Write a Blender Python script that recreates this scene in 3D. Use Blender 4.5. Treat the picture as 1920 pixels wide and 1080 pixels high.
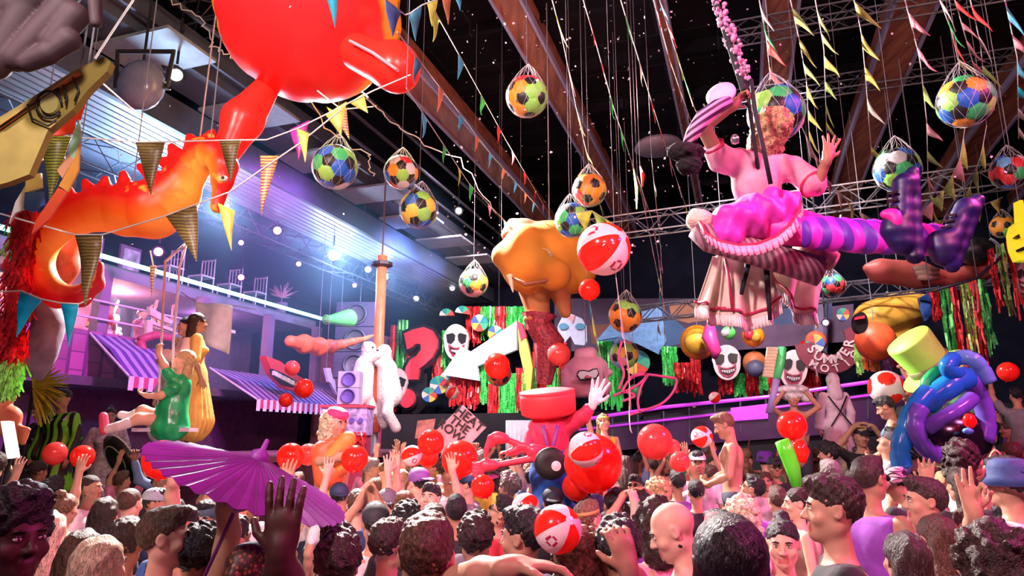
import bpy, bmesh, math, random
import numpy as np
from mathutils import Vector, Matrix, Euler
for o in list(bpy.data.objects): bpy.data.objects.remove(o)
SC = bpy.context.scene
COL = SC.collection
RND = random.Random(11)
PI = math.pi
# ---------------------------------------------------------------- camera
FPX = 1280.0
TILT = math.radians(12.55)
CAMZ = 1.95
cam_d = bpy.data.cameras.new('camera'); cam_d.sensor_width = 36; cam_d.lens = 24
cam_d.clip_start = 0.05; cam_d.clip_end = 200
cam = bpy.data.objects.new('camera', cam_d); COL.objects.link(cam)
cam.location = (0, 0, CAMZ); cam.rotation_euler = (PI/2 + TILT, 0, 0)
SC.camera = cam
SC.view_settings.view_transform = 'Standard'; SC.view_settings.look = 'None'
SC.view_settings.gamma = 1; SC.view_settings.use_curve_mapping = False
SC.view_settings.exposure = 0.3
# ---------------------------------------------------------------- world (dim magenta ambient fill)
w = bpy.data.worlds.new('world'); SC.world = w; w.use_nodes = True
w.node_tree.nodes['Background'].inputs[0].default_value = (0.50, 0.20, 0.42, 1)
w.node_tree.nodes['Background'].inputs[1].default_value = 0.085
RA = math.radians(18.6)                      # the hall is turned against the camera
UU = Vector((math.cos(RA), -math.sin(RA), 0)); VV = Vector((math.sin(RA), math.cos(RA), 0))
def W(a, b, z): return Vector((a*UU.x + b*VV.x, a*UU.y + b*VV.y, z))
def lamp(kind, name, loc, target, color, power, size=60, blend=.5, radius=.15):
    l = bpy.data.lights.new(name, kind); l.color = color; l.energy = power
    l.shadow_soft_size = radius
    if kind == 'SPOT': l.spot_size = math.radians(size); l.spot_blend = blend
    o = bpy.data.objects.new(name, l); COL.objects.link(o); o.location = loc
    if target is not None:
        o.rotation_euler = (Vector(target) - Vector(loc)).to_track_quat('-Z', 'Y').to_euler()
    return o
# stage wash lights hung from the roof, plus added fill spots
lamp('SPOT', 'wash_white', W(-6.4, 10.5, 8.4), W(-.5, 4.0, 1.2), (1.0, .86, .80), 19000, 80, .6, .15)
lamp('SPOT', 'wash_front_pink', W(5.5, 0.0, 7.0), W(-1.0, 10, 1.8), (1.0, .22, .42), 2300, 75, .8, .5)
lamp('SPOT', 'wash_front_white', W(-3.5, -2.5, 6.6), W(1.5, 10, 3.2), (1.0, .78, .76), 2900, 78, .8, .4)
lamp('SPOT', 'wash_magenta', W(6.5, 5.5, 7.5), W(2.8, 4.6, 1.2), (1.0, .08, .45), 3400, 85, .7, .3)
lamp('SPOT', 'wash_red', W(0.5, -1.5, 5.5), W(0.5, 4, 0.8), (1.0, .14, .30), 520, 90, .8, .4)
lamp('SPOT', 'wash_back_wall', W(1, 12.4, 8.6), W(1.5, 20.3, 3.6), (1.0, .80, .82), 3000, 95, .8, .4)
lamp('SPOT', 'wash_back_left', W(-6, 13, 8.0), W(-9, 20.5, 3.0), (1.0, .80, .85), 3000, 80, .8, .4)
lamp('SPOT', 'fill_question', W(-5.0, 14, 7.2), W(-9.6, 20.3, 4.0), (1.0, .85, .85), 1500, 60, .7, .3)  # added spot to brighten the question mark
lamp('SPOT', 'fill_pink_creature', W(.5, 10, 6.8), W(-1.6, 16, 3.8), (1.0, .82, .86), 900, 45, .7, .3)  # extra spot put in because the pink creature stayed dim
lamp('SPOT', 'wash_facade', W(-6.5, 9, 6.2), W(-12, 12.0, 3.4), (.80, .24, 1.0), 2000, 100, .7, .3)
lamp('SPOT', 'blue_wash_facade', W(-7.0, 15.5, 6.4), W(-12.5, 15, 5.2), (.25, .40, 1.0), 1400, 110, .8, .3)
lamp('SPOT', 'fill_front_left', W(1.0, -2.0, 5.8), W(-5.5, 5.5, 4.6), (1.0, .80, .72), 1500, 70, .8, .4)  # fill added for the dark tinsel and props at front left
lamp('SPOT', 'fill_pole', W(-2.5, 8.5, 6.6), W(-7.2, 12.4, 3.2), (1.0, .84, .86), 2600, 55, .8, .3)  # fill added so the furry climbers come out white
lamp('SPOT', 'roof_warm', W(4.8, 7, 6.4), W(3.2, 10, 9.0), (1.0, .52, .38), 520, 110, .8, .3)
lamp('SPOT', 'roof_warm', W(-1.0, 9, 6.6), W(-3.4, 12, 9.0), (1.0, .48, .40), 260, 90, .8, .3)
lamp('SPOT', 'roof_blue', W(-10.0, 9, 5.6), W(-8.8, 8, 8), (.45, .68, 1.0), 900, 130, .8, .4)
lamp('SPOT', 'roof_blue', W(-10.0, 15, 5.4), W(-8.8, 14, 8), (.45, .62, 1.0), 450, 130, .8, .4)
# ---------------------------------------------------------------- helpers
_R = Vector((1,0,0)); _F = Vector((0, math.cos(TILT), math.sin(TILT))); _U = Vector((0, -math.sin(TILT), math.cos(TILT)))
def ray(px, py): return _F + _R*((px-960)/FPX) + _U*((540-py)/FPX)
def at(px, py, Y):                            # point seen at a pixel, Y metres ahead
    r = ray(px, py); return Vector((0,0,CAMZ)) + r*(Y/r.y)
def ab(px, py, b):                            # same on the cross plane of the hall at depth b
    r = ray(px, py); return Vector((0,0,CAMZ)) + r*(b/r.dot(VV))
def aa(px, py, a):
    r = ray(px, py); return Vector((0,0,CAMZ)) + r*(a/r.dot(UU))
def sz(px, py, Y): return px/FPX*(Y/ray(960, py).y)
def tag(o, label=None, cat=None, group=None, kind=None):
    if label: o['label'] = label
    if cat: o['category'] = cat
    if group: o['group'] = group
    if kind: o['kind'] = kind
    return o
def empty(name, loc=(0,0,0), label=None, cat=None, group=None, rz=0):
    o = bpy.data.objects.new(name, None); COL.objects.link(o); o.location = loc; o.rotation_euler = (0,0,rz)
    o.empty_display_size = .1
    return tag(o, label, cat, group)
def link(name, me, parent=None, loc=None, kind=None):
    o = bpy.data.objects.new(name, me); COL.objects.link(o)
    if parent is not None:
        o.parent = parent
    if loc is not None: o.location = loc
    if kind: o['kind'] = kind
    return o
def dup_tree(o, parent=None):
    c = o.copy(); COL.objects.link(c); c.parent = parent
    for ch in o.children: dup_tree(ch, c)
    return c
_M = {}
def mat(name, col, rough=.6, metal=0, emit=0, var=.12, scale=8, bump=.0, spec=.5, trans=0, objcol=False, sheen=0, alpha=1):
    if name in _M: return _M[name]
    m = bpy.data.materials.new(name); m.use_nodes = True; nt = m.node_tree; N = nt.nodes; L = nt.links
    p = N['Principled BSDF']; p.inputs['Roughness'].default_value = rough; p.inputs['Metallic'].default_value = metal
    p.inputs['Specular IOR Level'].default_value = spec
    if sheen: p.inputs['Sheen Weight'].default_value = sheen
    tc = N.new('ShaderNodeTexCoord'); no = N.new('ShaderNodeTexNoise'); no.inputs['Scale'].default_value = scale; no.inputs['Detail'].default_value = 4
    L.new(tc.outputs['Object'], no.inputs['Vector'])
    mr = N.new('ShaderNodeMapRange'); mr.inputs['To Min'].default_value = 1-var; mr.inputs['To Max'].default_value = 1+var
    mr.inputs['From Min'].default_value = .3; mr.inputs['From Max'].default_value = .7
    L.new(no.outputs[0], mr.inputs['Value'])
    mx = N.new('ShaderNodeVectorMath'); mx.operation = 'SCALE'
    if objcol:
        oi = N.new('ShaderNodeObjectInfo'); L.new(oi.outputs['Color'], mx.inputs[0])
    else: mx.inputs[0].default_value = col[:3]
    L.new(mr.outputs[0], mx.inputs['Scale']); L.new(mx.outputs[0], p.inputs['Base Color'])
    if emit:
        p.inputs['Emission Color'].default_value = (*col[:3], 1); p.inputs['Emission Strength'].default_value = emit
    if bump:
        bp = N.new('ShaderNodeBump'); bp.inputs['Strength'].default_value = bump; bp.inputs['Distance'].default_value = .02
        L.new(no.outputs[0], bp.inputs['Height']); L.new(bp.outputs[0], p.inputs['Normal'])
    if trans:
        tr = N.new('ShaderNodeBsdfTranslucent'); L.new(mx.outputs[0], tr.inputs[0]); ms = N.new('ShaderNodeMixShader')
        ms.inputs[0].default_value = trans; L.new(p.outputs[0], ms.inputs[1]); L.new(tr.outputs[0], ms.inputs[2])
        L.new(ms.outputs[0], N['Material Output'].inputs[0])
    if alpha < 1: p.inputs['Alpha'].default_value = alpha
    m.diffuse_color = (*col[:3], 1)
    _M[name] = m; return m
def meshdata(name, V, F, mats=(), fm=None, smooth=True):
    me = bpy.data.meshes.new(name); V = np.asarray(V, dtype=np.float32)
    if isinstance(F, np.ndarray) and F.ndim == 2:
        n = F.shape[1]; me.vertices.add(len(V)); me.vertices.foreach_set('co', V.ravel())
        me.loops.add(F.size); me.loops.foreach_set('vertex_index', F.ravel().astype(np.int32))
        me.polygons.add(len(F)); me.polygons.foreach_set('loop_start', np.arange(0, F.size, n, dtype=np.int32))
        me.update(calc_edges=True)
    else:
        me.from_pydata([tuple(map(float, v)) for v in V], [], [tuple(int(i) for i in f) for f in F])
    for m in mats: me.materials.append(m)
    if fm is not None: me.polygons.foreach_set('material_index', np.asarray(fm, dtype=np.int32))
    me.polygons.foreach_set('use_smooth', np.full(len(me.polygons), smooth))
    me.update(); return me
class MB:                                       # collects geometry for ONE mesh
    def __init__(s): s.V = []; s.F = []; s.M = []
    def add(s, V, F, m=0):
        n = len(s.V); s.V += [tuple(v) for v in V]; s.F += [tuple(i+n for i in f) for f in F]; s.M += [m]*len(F); return s
    def box(s, c, size, m=0, R=None):
        c = Vector(c); x, y, z = [k/2 for k in size]
        P = [Vector((i*x, j*y, k*z)) for i in (-1,1) for j in (-1,1) for k in (-1,1)]
        if R is not None: P = [R @ p for p in P]
        return s.add([c+p for p in P], [(0,1,3,2),(4,6,7,5),(0,4,5,1),(2,3,7,6),(0,2,6,4),(1,5,7,3)], m)
    def hbox(s, a0, a1, b0, b1, z0, z1, m=0):  # box along the hall axes
        P = [W(a, b, z) for a in (a0, a1) for b in (b0, b1) for z in (z0, z1)]
        return s.add(P, [(0,1,3,2),(4,6,7,5),(0,4,5,1),(2,3,7,6),(0,2,6,4),(1,5,7,3)], m)
    def bar(s, a, b, w, m=0, n=6, w2=None):
        return s.tube([a, b], [w, w if w2 is None else w2], n, m)
    def tube(s, pts, r, n=8, m=0, cap=True, flat=1.0):
        pts = [Vector(p) for p in pts]; N = len(pts)
        if not hasattr(r, '__len__'): r = [r]*N
        up = None; V = []
        for i, p in enumerate(pts):
            t = (pts[min(i+1, N-1)] - pts[max(i-1, 0)])
            t = t.normalized() if t.length > 1e-9 else Vector((0,0,1))
            if up is None:
                up = Vector((0,0,1)) if abs(t.z) < .9 else Vector((1,0,0))
            up = (up - t*up.dot(t)).normalized(); sd = t.cross(up)
            for k in range(n):
                a = 2*PI*k/n; V.append(p + (up*math.cos(a)*flat + sd*math.sin(a))*r[i])
        F = [(i*n+k, i*n+(k+1) % n, (i+1)*n+(k+1) % n, (i+1)*n+k) for i in range(N-1) for k in range(n)]
        if cap: F += [tuple(range(n))[::-1], tuple((N-1)*n+k for k in range(n))]
        return s.add(V, F, m)
    def prism(s, poly, origin, ex, ey, t, m=0, mside=None):   # 2D outline in plane (ex, ey) with thickness t both ways
        o = Vector(origin); n = Vector(ex).cross(Vector(ey)).normalized()*t/2
        A = [o + Vector(ex)*x + Vector(ey)*y + n for x, y in poly]; B = [p - 2*n for p in A]; k = len(poly)
        from mathutils.geometry import tessellate_polygon
        T = tessellate_polygon([[Vector((x, y, 0)) for x, y in poly]])
        c = len(s.V); s.V += [tuple(v) for v in A+B]
        for t3 in T:
            s.F.append((c+t3[0], c+t3[1], c+t3[2])); s.M.append(m)
            s.F.append((c+k+t3[2], c+k+t3[1], c+k+t3[0])); s.M.append(m)
        for i in range(k):
            j = (i+1) % k; s.F.append((c+i, c+k+i, c+k+j, c+j)); s.M.append(m if mside is None else mside)
        return s
    def lathe(s, c, prof, n=24, m=0, R=None, cap=True):        # prof: (radius, z)
        c = Vector(c); V = []
        for r, z in prof:
            for k in range(n):
                a = 2*PI*k/n; p = Vector((r*math.cos(a), r*math.sin(a), z)); V.append(c + (R @ p if R is not None else p))
        F = [(i*n+k, i*n+(k+1) % n, (i+1)*n+(k+1) % n, (i+1)*n+k) for i in range(len(prof)-1) for k in range(n)]
        if cap: F += [tuple(range(n))[::-1], tuple((len(prof)-1)*n+k for k in range(n))]
        return s.add(V, F, m)
    def ball(s, c, r, n=16, m=0, R=None):
        if not hasattr(r, '__len__'): r = (r, r, r)
        prof = [(max(1e-4, math.sin(PI*i/(n//2))), -math.cos(PI*i/(n//2))) for i in range(n//2+1)]
        S = Matrix.Diagonal(r); 
        return s.lathe(c, prof, n, m, (R @ S) if R is not None else S)
    def data(s, name, mats, smooth=False, center=None):
        V = s.V
        if center is not None: V = [Vector(v)-Vector(center) for v in V]
        me = meshdata(name, V, s.F, mats if isinstance(mats, (list, tuple)) else [mats], s.M, smooth)
        bm = bmesh.new(); bm.from_mesh(me); bmesh.ops.recalc_face_normals(bm, faces=bm.faces); bm.to_mesh(me); bm.free()
        return me
    def build(s, name, mats, parent=None, smooth=False, center=None, kind=None):
        # vertices are given in world space; a child stores them relative to its thing's origin
        if center is None and parent is not None: center = parent.location
        if center is None: center = (0,0,0)
        o = link(name, s.data(name, mats, smooth, center), parent, None if parent is not None else center, kind)
        return o
# ---------------------------------------------------------------- smooth solid modelling (distance fields)
def rc(a, b, r1, r2=None, k=.02, m=0, sub=False): return ('rc', np.array(a, float), np.array(b, float), r1, r1 if r2 is None else r2, k, m, sub)
def el(c, r, R=None, k=.02, m=0, sub=False):
    return ('el', np.array(c, float), np.array(r if hasattr(r, '__len__') else (r, r, r), float), None if R is None else np.array(R).T, 0, k, m, sub)
def _dist(p, X, Y, Z):
    if p[0] == 'rc':
        a, b, r1, r2 = p[1:5]; ba = b-a; L = float((ba*ba).sum()) or 1e-9
        x, y, z = X-a[0], Y-a[1], Z-a[2]
        h = np.clip((x*ba[0]+y*ba[1]+z*ba[2])/L, 0, 1)
        return np.sqrt((x-h*ba[0])**2+(y-h*ba[1])**2+(z-h*ba[2])**2) - (r1+(r2-r1)*h)
    c, r, R = p[1:4]; x, y, z = X-c[0], Y-c[1], Z-c[2]
    if R is not None:
        x, y, z = (R[0,0]*x+R[0,1]*y+R[0,2]*z, R[1,0]*x+R[1,1]*y+R[1,2]*z, R[2,0]*x+R[2,1]*y+R[2,2]*z)
    k0 = np.sqrt((x/r[0])**2+(y/r[1])**2+(z/r[2])**2); k1 = np.sqrt((x/r[0]**2)**2+(y/r[1]**2)**2+(z/r[2]**2)**2)
    return k0*(k0-1)/np.maximum(k1, 1e-9)
def _bb(p):
    if p[0] == 'rc':
        R = max(p[3], p[4]); return np.minimum(p[1], p[2])-R, np.maximum(p[1], p[2])+R
    R = p[2] if p[3] is None else np.full(3, p[2].max()); return p[1]-R, p[1]+R
def sdf_mesh(name, prims, h, mats, zs=None, disp=None, cut=None):
    """one continuous surface round all the prims; h grid step, zs = list of (z0, z1, step) for a finer band"""
    lo = np.min([_bb(p)[0] for p in prims if not p[7]], axis=0)-2.5*h-.01; hi = np.max([_bb(p)[1] for p in prims if not p[7]], axis=0)+2.5*h+.01
    ax = []
    for i in range(3):
        if i == 2 and zs:
            z = [lo[2]]
            while z[-1] < hi[2]:
                st = h
                for z0, z1, s_ in zs:
                    if z0 <= z[-1] < z1: st = s_
                z.append(z[-1]+st)
            ax.append(np.array(z))
        else: ax.append(np.arange(lo[i], hi[i]+h, h))
    D = np.full([len(a) for a in ax], 9.0, dtype=np.float32)
    for p in prims:
        k = p[5]; b0, b1 = _bb(p); g = max(3*h, 1.5*k, .03)
        if zs: g = max(g, .03)
        sl = [slice(max(0, np.searchsorted(ax[i], b0[i]-g)-1), np.searchsorted(ax[i], b1[i]+g)+1) for i in range(3)]
        X, Y, Z = ax[0][sl[0]][:,None,None], ax[1][sl[1]][None,:,None], ax[2][sl[2]][None,None,:]
        d = _dist(p, X, Y, Z); E = D[sl[0], sl[1], sl[2]]
        if p[7]:
            hh = np.clip(.5-.5*(E+d)/k, 0, 1); D[sl[0], sl[1], sl[2]] = E*(1-hh)+(-d)*hh+k*hh*(1-hh)
        else:
            hh = np.clip(.5+.5*(E-d)/k, 0, 1); D[sl[0], sl[1], sl[2]] = np.minimum(E, np.minimum(d, E*(1-hh)+d*hh-k*hh*(1-hh)))
    X, Y, Z = ax[0][:,None,None], ax[1][None,:,None], ax[2][None,None,:]
    if disp is not None:
        msk = np.abs(D) < .08
        D = D + np.where(msk, disp(X, Y, Z), 0)
    if cut is not None: D = np.maximum(D, cut(X, Y, Z))
    D[0]=D[-1]=9; D[:,0]=D[:,-1]=9; D[:,:,0]=D[:,:,-1]=9
    D = np.where(np.abs(D) < 1e-5, 1e-5, D)
    nx, ny, nz = D.shape; S = D < 0
    C = [(i,j,k) for i in (0,1) for j in (0,1) for k in (0,1)]
    cnt = sum(S[i:nx-1+i, j:ny-1+j, k:nz-1+k].astype(np.int8) for i,j,k in C)
    I, J, K = np.nonzero((cnt > 0) & (cnt < 8)); n = len(I)
    acc = np.zeros((n,3)); num = np.zeros(n)
    for c1 in C:
        for axn in range(3):
            if c1[axn]: continue
            c2 = list(c1); c2[axn] = 1
            i1 = (I+c1[0], J+c1[1], K+c1[2]); i2 = (I+c2[0], J+c2[1], K+c2[2])
            d1, d2 = D[i1], D[i2]; cr = (d1 < 0) != (d2 < 0)
            t = np.where(cr, d1/np.where(cr, d1-d2, 1), 0)
            for q in range(3):
                v1, v2 = ax[q][i1[q]], ax[q][i2[q]]
                acc[:,q] += np.where(cr, v1+(v2-v1)*t, 0)
            num += cr
    V = acc/num[:,None]
    idx = np.full((nx-1, ny-1, nz-1), -1, dtype=np.int64); idx[I,J,K] = np.arange(n)
    Q = []
    for a in range(3):
        sl1 = [slice(1, -1)]*3; sl1[a] = slice(0, -1); sl2 = [slice(1, -1)]*3; sl2[a] = slice(1, None)
        s1 = S[tuple(sl1)]; s2 = S[tuple(sl2)]
        e = np.nonzero(s1 != s2); flip = s1[e]
        g = [e[0].copy(), e[1].copy(), e[2].copy()]
        for q in range(3):
            if q != a: g[q] = g[q]+1
        b, c = [(1,2),(2,0),(0,1)][a]
        def cell(db, dc):
            t = [g[0].copy(), g[1].copy(), g[2].copy()]; t[b] = t[b]-db; t[c] = t[c]-dc; return idx[t[0], t[1], t[2]]
        q4 = np.stack([cell(1,1), cell(0,1), cell(0,0), cell(1,0)], 1)
        q4 = np.where(flip[:,None], q4, q4[:,::-1]); Q.append(q4)
    F = np.concatenate(Q); F = F[(F >= 0).all(1)]
    fm = None
    if len(mats) > 1:
        ce = V[F].mean(1); best = np.full(len(ce), 1e9); fm = np.zeros(len(ce), int)
        for p in prims:
            if p[7]: continue
            d = _dist(p, ce[:,0], ce[:,1], ce[:,2]); s_ = d < best; best[s_] = d[s_]; fm[s_] = p[6]
    return meshdata(name, V, F, mats, fm)
# ================================================================ THE HALL
def grid_mat(name, c1, c2, sx, sy, rough=.6):
    m = bpy.data.materials.new(name); m.use_nodes = True; N = m.node_tree.nodes; L = m.node_tree.links
    p = N['Principled BSDF']; p.inputs['Roughness'].default_value = rough; p.inputs['Specular IOR Level'].default_value = .12
    tc = N.new('ShaderNodeTexCoord'); mp = N.new('ShaderNodeMapping'); mp.inputs['Rotation'].default_value = (0,0,RA)
    br = N.new('ShaderNodeTexBrick'); br.inputs['Color1'].default_value = (*c1,1); br.inputs['Color2'].default_value = (*[k*.7 for k in c1],1)
    br.inputs['Mortar'].default_value = (*c2,1); br.inputs['Scale'].default_value = 1; br.inputs['Brick Width'].default_value = sx; br.inputs['Row Height'].default_value = sy
    br.inputs['Mortar Size'].default_value = .02
    L.new(tc.outputs['Object'], mp.inputs[0]); L.new(mp.outputs[0], br.inputs['Vector']); L.new(br.outputs['Color'], p.inputs['Base Color'])
    return m
M_floor = mat('floor_dark', (.05,.03,.05), .5, var=.3, scale=3)
M_black = mat('black_paint', (.012,.012,.018), .7)
M_navy = mat('navy_wall', (.007,.009,.020), .9, var=.3, scale=2, spec=.1)
M_ceil = grid_mat('ceiling_panels', (.008,.007,.011), (.02,.02,.028), 2.2, 1.1, .95)
M_truss = mat('truss_aluminium', (.42,.42,.46), .35, .8)
M_trussd = mat('truss_dark', (.10,.10,.13), .5, .5)
M_wood = None
def wood_mat(name, c1, c2, scale=3):
    m = bpy.data.materials.new(name); m.use_nodes = True; N = m.node_tree.nodes; L = m.node_tree.links
    p = N['Principled BSDF']; p.inputs['Roughness'].default_value = .55
    tc = N.new('ShaderNodeTexCoord'); mp = N.new('ShaderNodeMapping'); mp.inputs['Rotation'].default_value = (0,0,RA); mp.inputs['Scale'].default_value = (3,.35,3)
    no = N.new('ShaderNodeTexNoise'); no.inputs['Scale'].default_value = scale; no.inputs['Detail'].default_value = 6
    cr = N.new('ShaderNodeValToRGB'); cr.color_ramp.elements[0].color = (*c1,1); cr.color_ramp.elements[1].color = (*c2,1)
    cr.color_ramp.elements[0].position = .35; cr.color_ramp.elements[1].position = .65
    L.new(tc.outputs['Object'], mp.inputs[0]); L.new(mp.outputs[0], no.inputs['Vector']); L.new(no.outputs[0], cr.inputs[0]); L.new(cr.outputs[0], p.inputs['Base Color'])
    return m
M_beam = wood_mat('brown_timber', (.16,.045,.03), (.36,.13,.075))
M_beamedge = mat('pale_beam_edge', (.30,.27,.42), .4)
A0, A1, B0, B1, ZC = -15, 11, -5, 22.5, 9.6
MB().hbox(A0, A1, B0, B1, -.2, 0).build('floor', M_floor, kind='structure')
MB().hbox(A0, A1, B1, B1+.3, 0, ZC).build('wall_back', M_navy, kind='structure')
MB().hbox(A0-.3, A0, B0, B1, 0, ZC).build('wall_left', M_navy, kind='structure')
MB().hbox(A1, A1+.3, B0, B1, 0, ZC).build('wall_right', M_navy, kind='structure')
m = MB().hbox(A0, A1, B0, B1, ZC, ZC+.2)
for b in np.arange(3, 22, 1.9): m.hbox(A0, A1, b, b+.12, ZC-.22, ZC)
m.build('ceiling', M_ceil, kind='structure')
# brown timber roof beams, bowed towards the back
def roof_beam(a, z, w, dep, droop, name='trim_1'):
    m = MB(); n = 14; st = []
    for i in range(n+1):
        t = i/n; b = 1.5 + 20.6*t; dz = -droop*max(0, t-.72)**2*14
        st.append((b, z+dz))
    for i in range(n):
        (b0, z0), (b1, z1) = st[i], st[i+1]
        for (wa, wb, d0, d1, mi) in ((-w/2, w/2, 0, dep, 0), (-w/2-.05, -w/2, -.05, .10, 1), (w/2, w/2+.05, -.05, .1, 1)):
            P = [W(a+x, bb, zz+q) for x in (wa, wb) for (bb, zz) in ((b0, z0), (b1, z1)) for q in (d0, d1)]
            m.add(P, [(0,1,3,2),(4,6,7,5),(0,4,5,1),(2,3,7,6),(0,2,6,4),(1,5,7,3)], mi)
    return m.build(name, [M_beam, M_beamedge], kind='structure')
for i, (a, z, w) in enumerate([(-5.55, 8.6, .5), (-3.25, 9.0, .42), (1.05, 9.1, .5), (3.1, 8.9, .62), (5.6, 8.7, .6), (-.9, 9.3, .12), (7.8, 8.7, .5)]):
    roof_beam(a, z, w, .5, .35, 'trim_%d' % (i+1))
# ribbed steel soffit over the left side with dark fascia and duct
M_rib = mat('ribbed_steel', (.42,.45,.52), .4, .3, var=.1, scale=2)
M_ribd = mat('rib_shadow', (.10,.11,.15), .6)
m = MB()
for i in range(9):
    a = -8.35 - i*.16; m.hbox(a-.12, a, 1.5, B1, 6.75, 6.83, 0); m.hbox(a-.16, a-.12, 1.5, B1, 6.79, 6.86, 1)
m.build('trim_8', [M_rib, M_ribd], kind='structure')
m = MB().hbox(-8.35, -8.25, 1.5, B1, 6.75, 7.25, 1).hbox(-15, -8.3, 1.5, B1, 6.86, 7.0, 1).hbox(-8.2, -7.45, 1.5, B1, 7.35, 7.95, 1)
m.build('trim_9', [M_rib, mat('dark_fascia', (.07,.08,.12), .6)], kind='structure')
m = MB()
for b in np.arange(4.2, 20, 2.0): m.hbox(-8.25, -6.9, b, b+.9, 7.28, 7.33, 0)
for i in range(4): m.hbox(-7.25+i*.25, -7.2+i*.25, 1.5, B1, 7.45+i*.3, 7.5+i*.3, 1)
m.build('trim_10', [mat('pale_panel', (.30,.33,.38), .5), M_trussd], kind='structure')
# lattice trusses
def truss(p0, p1, s, name, label, seg=None, r=.018, mt=None):
    p0, p1 = Vector(p0), Vector(p1); L = (p1-p0).length; t = (p1-p0)/L
    sd = t.cross(Vector((0,0,1))).normalized(); up = Vector((0,0,1))
    C = [sd*s/2, -sd*s/2, sd*s/2+up*s, -sd*s/2+up*s]; mb = MB()
    for c in C: mb.bar(p0+c, p1+c, r, n=5)
    n = max(2, int(L/(seg or s)))
    for i in range(n):
        a, b = p0+t*L*i/n, p0+t*L*(i+1)/n
        for (c, d) in ((0,2),(1,3),(0,1),(2,3)):
            (e, f) = (c, d) if i % 2 else (d, c)
            mb.bar(a+C[e], b+C[f], r*.6, n=4)
    o = empty(name, p0, label, 'truss'); mb.build('lattice', mt or M_truss, o)
    return o
truss(W(-9.75, 2, 6.2), W(-9.75, 21, 6.2), .45, 'lighting_truss', 'long lighting truss under the ribbed soffit above the left buildings', mt=M_trussd)
truss(W(-4.5, 17.2, 7.1), W(9, 17.2, 7.6), .5, 'lighting_truss', 'silver lattice truss crossing high behind the swinging performer', r=.024)
truss(W(-2.6, 16.5, 4.75), W(6.8, 16.5, 5.25), .35, 'lighting_truss', 'dark lattice truss hung just above the orange eye and monster props', mt=M_trussd, r=.022)
truss(W(-8, 7.5, 8.2), W(-4.5, 7.5, 8.2), .4, 'lighting_truss', 'short truss in blue haze behind the red inflatable fish', mt=M_trussd)
truss(W(0.2, 11, 8.5), W(9.5, 11, 8.5), .3, 'lighting_truss', 'thin dark truss high above the striped stockings', mt=M_trussd)
truss(W(.2, 14, 8.8), W(9.5, 14, 8.8), .3, 'lighting_truss', 'thin dark truss near the roof between the two right hand beams', mt=M_trussd)
# lamps seen in the picture
M_lens = mat('white_lens', (.85,.93,1), emit=60); M_lensm = mat('magenta_lens', (1,.25,.85), emit=9); M_lensd = mat('dim_lens', (.8,.85,1), emit=4)
def fixture(p, aim, s, label, ml, group=None, name='stage_light'):
    p = Vector(p); up = 7.3 if (p.dot(UU) < -8.3) else ZC; q = (Vector(aim)-p).to_track_quat('Z', 'Y').to_matrix()
    o = empty(name, p, label, 'stage light', group)
    hs = MB().lathe(p, [(.5*s,-1.0*s),(.62*s,-.7*s),(.62*s,-.1*s),(.75*s,.25*s),(.68*s,.25*s),(.5*s,.05*s)], 14, 0, q).build('housing', M_black, o, smooth=True)
    mb = MB(); mb.tube([p+q@Vector((.8*s,0,-.3*s)), p+q@Vector((.85*s,0,-1.3*s)), p+q@Vector((-.85*s,0,-1.3*s)), p+q@Vector((-.8*s,0,-.3*s))], .08*s, 5).build('yoke', M_black, o)
    MB().bar(p+Vector((0,0,s)), Vector((p.x,p.y,min(up,6.72) if up < 8 and p.z < 6.7 else max(up-.26, p.z+s+.05))), .02).build('drop_rod', M_black, o)
    MB().lathe(p, [(.01,.06*s),(.5*s,.06*s),(.5*s,.12*s),(.01,.2*s)], 14, 0, q).build('lens', ml, hs, smooth=True, center=p)
    return o
def beam_lamp(px, py, a, aim, col, pw, sp=50, s=.16, lab=''):
    p = aa(px, py, a); fixture(p, aim, s, lab, M_lens)
    d = (Vector(aim)-p).normalized()
    lamp('SPOT', 'spot_lamp', p+d*.2, aim, col, pw, sp, .5, .06)
beam_lamp(415, 385, -8.2, (-1.0, 1.0, 2.0), (.75,.88,1), 900, 60, .2, 'blazing white spotlight just below the orange dragon head')
beam_lamp(625, 478, -9.0, (1.5, 2.0, 2.0), (.75,.88,1), 1000, 60, .22, 'blazing white spotlight on the truss left of the orange pole')
beam_lamp(722, 518, -9.2, (2.5, 3.0, 2.0), (.80,.88,1), 400, 50, .15, 'small white spotlight right behind the top of the orange pole')
for px, py, s, lb in [(297,472,.16,'pink glowing lamp above the terrace chairs'), (452,520,.13,'magenta lamp glowing in the blue haze, below the other one beside the dragon'),
                  (452,455,.11,'magenta lamp glowing highest in the blue haze'), (560,495,.12,'magenta lamp left of the white spotlight on the truss'), (665,535,.12,'magenta lamp just left of the orange pole'), (1548,605,.12,'magenta lamp below the white petticoats on the right')]:
    p = aa(px, py, -10.5) if px < 1000 else at(px, py, 15)
    fixture(p, (0,0,3), s, lb, M_lensm)
for px, py, a, lb in [(520,432,-9.6,'moving head light on the truss above the left magenta lamps'),(690,505,-9.6,'moving head light on the truss left of the orange pole top'),(860,395,-7.0,'moving head light near the soffit right of the lower left football'),(780,560,-9.6,'moving head light on the truss right of the orange pole'),(848,540,-8.7,'moving head light at the far end of the truss beside the lone football'),(265,150,-7.2,'small stage light beside the big round one at upper left'),(330,140,-7.2,'small stage light on the fascia between the big round light and the red leg'),(555,335,-9.6,'moving head light under the soffit left of the green football')]:
    fixture(aa(px, py, a), (0,4,1), .17, lb, M_lensd)
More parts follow.
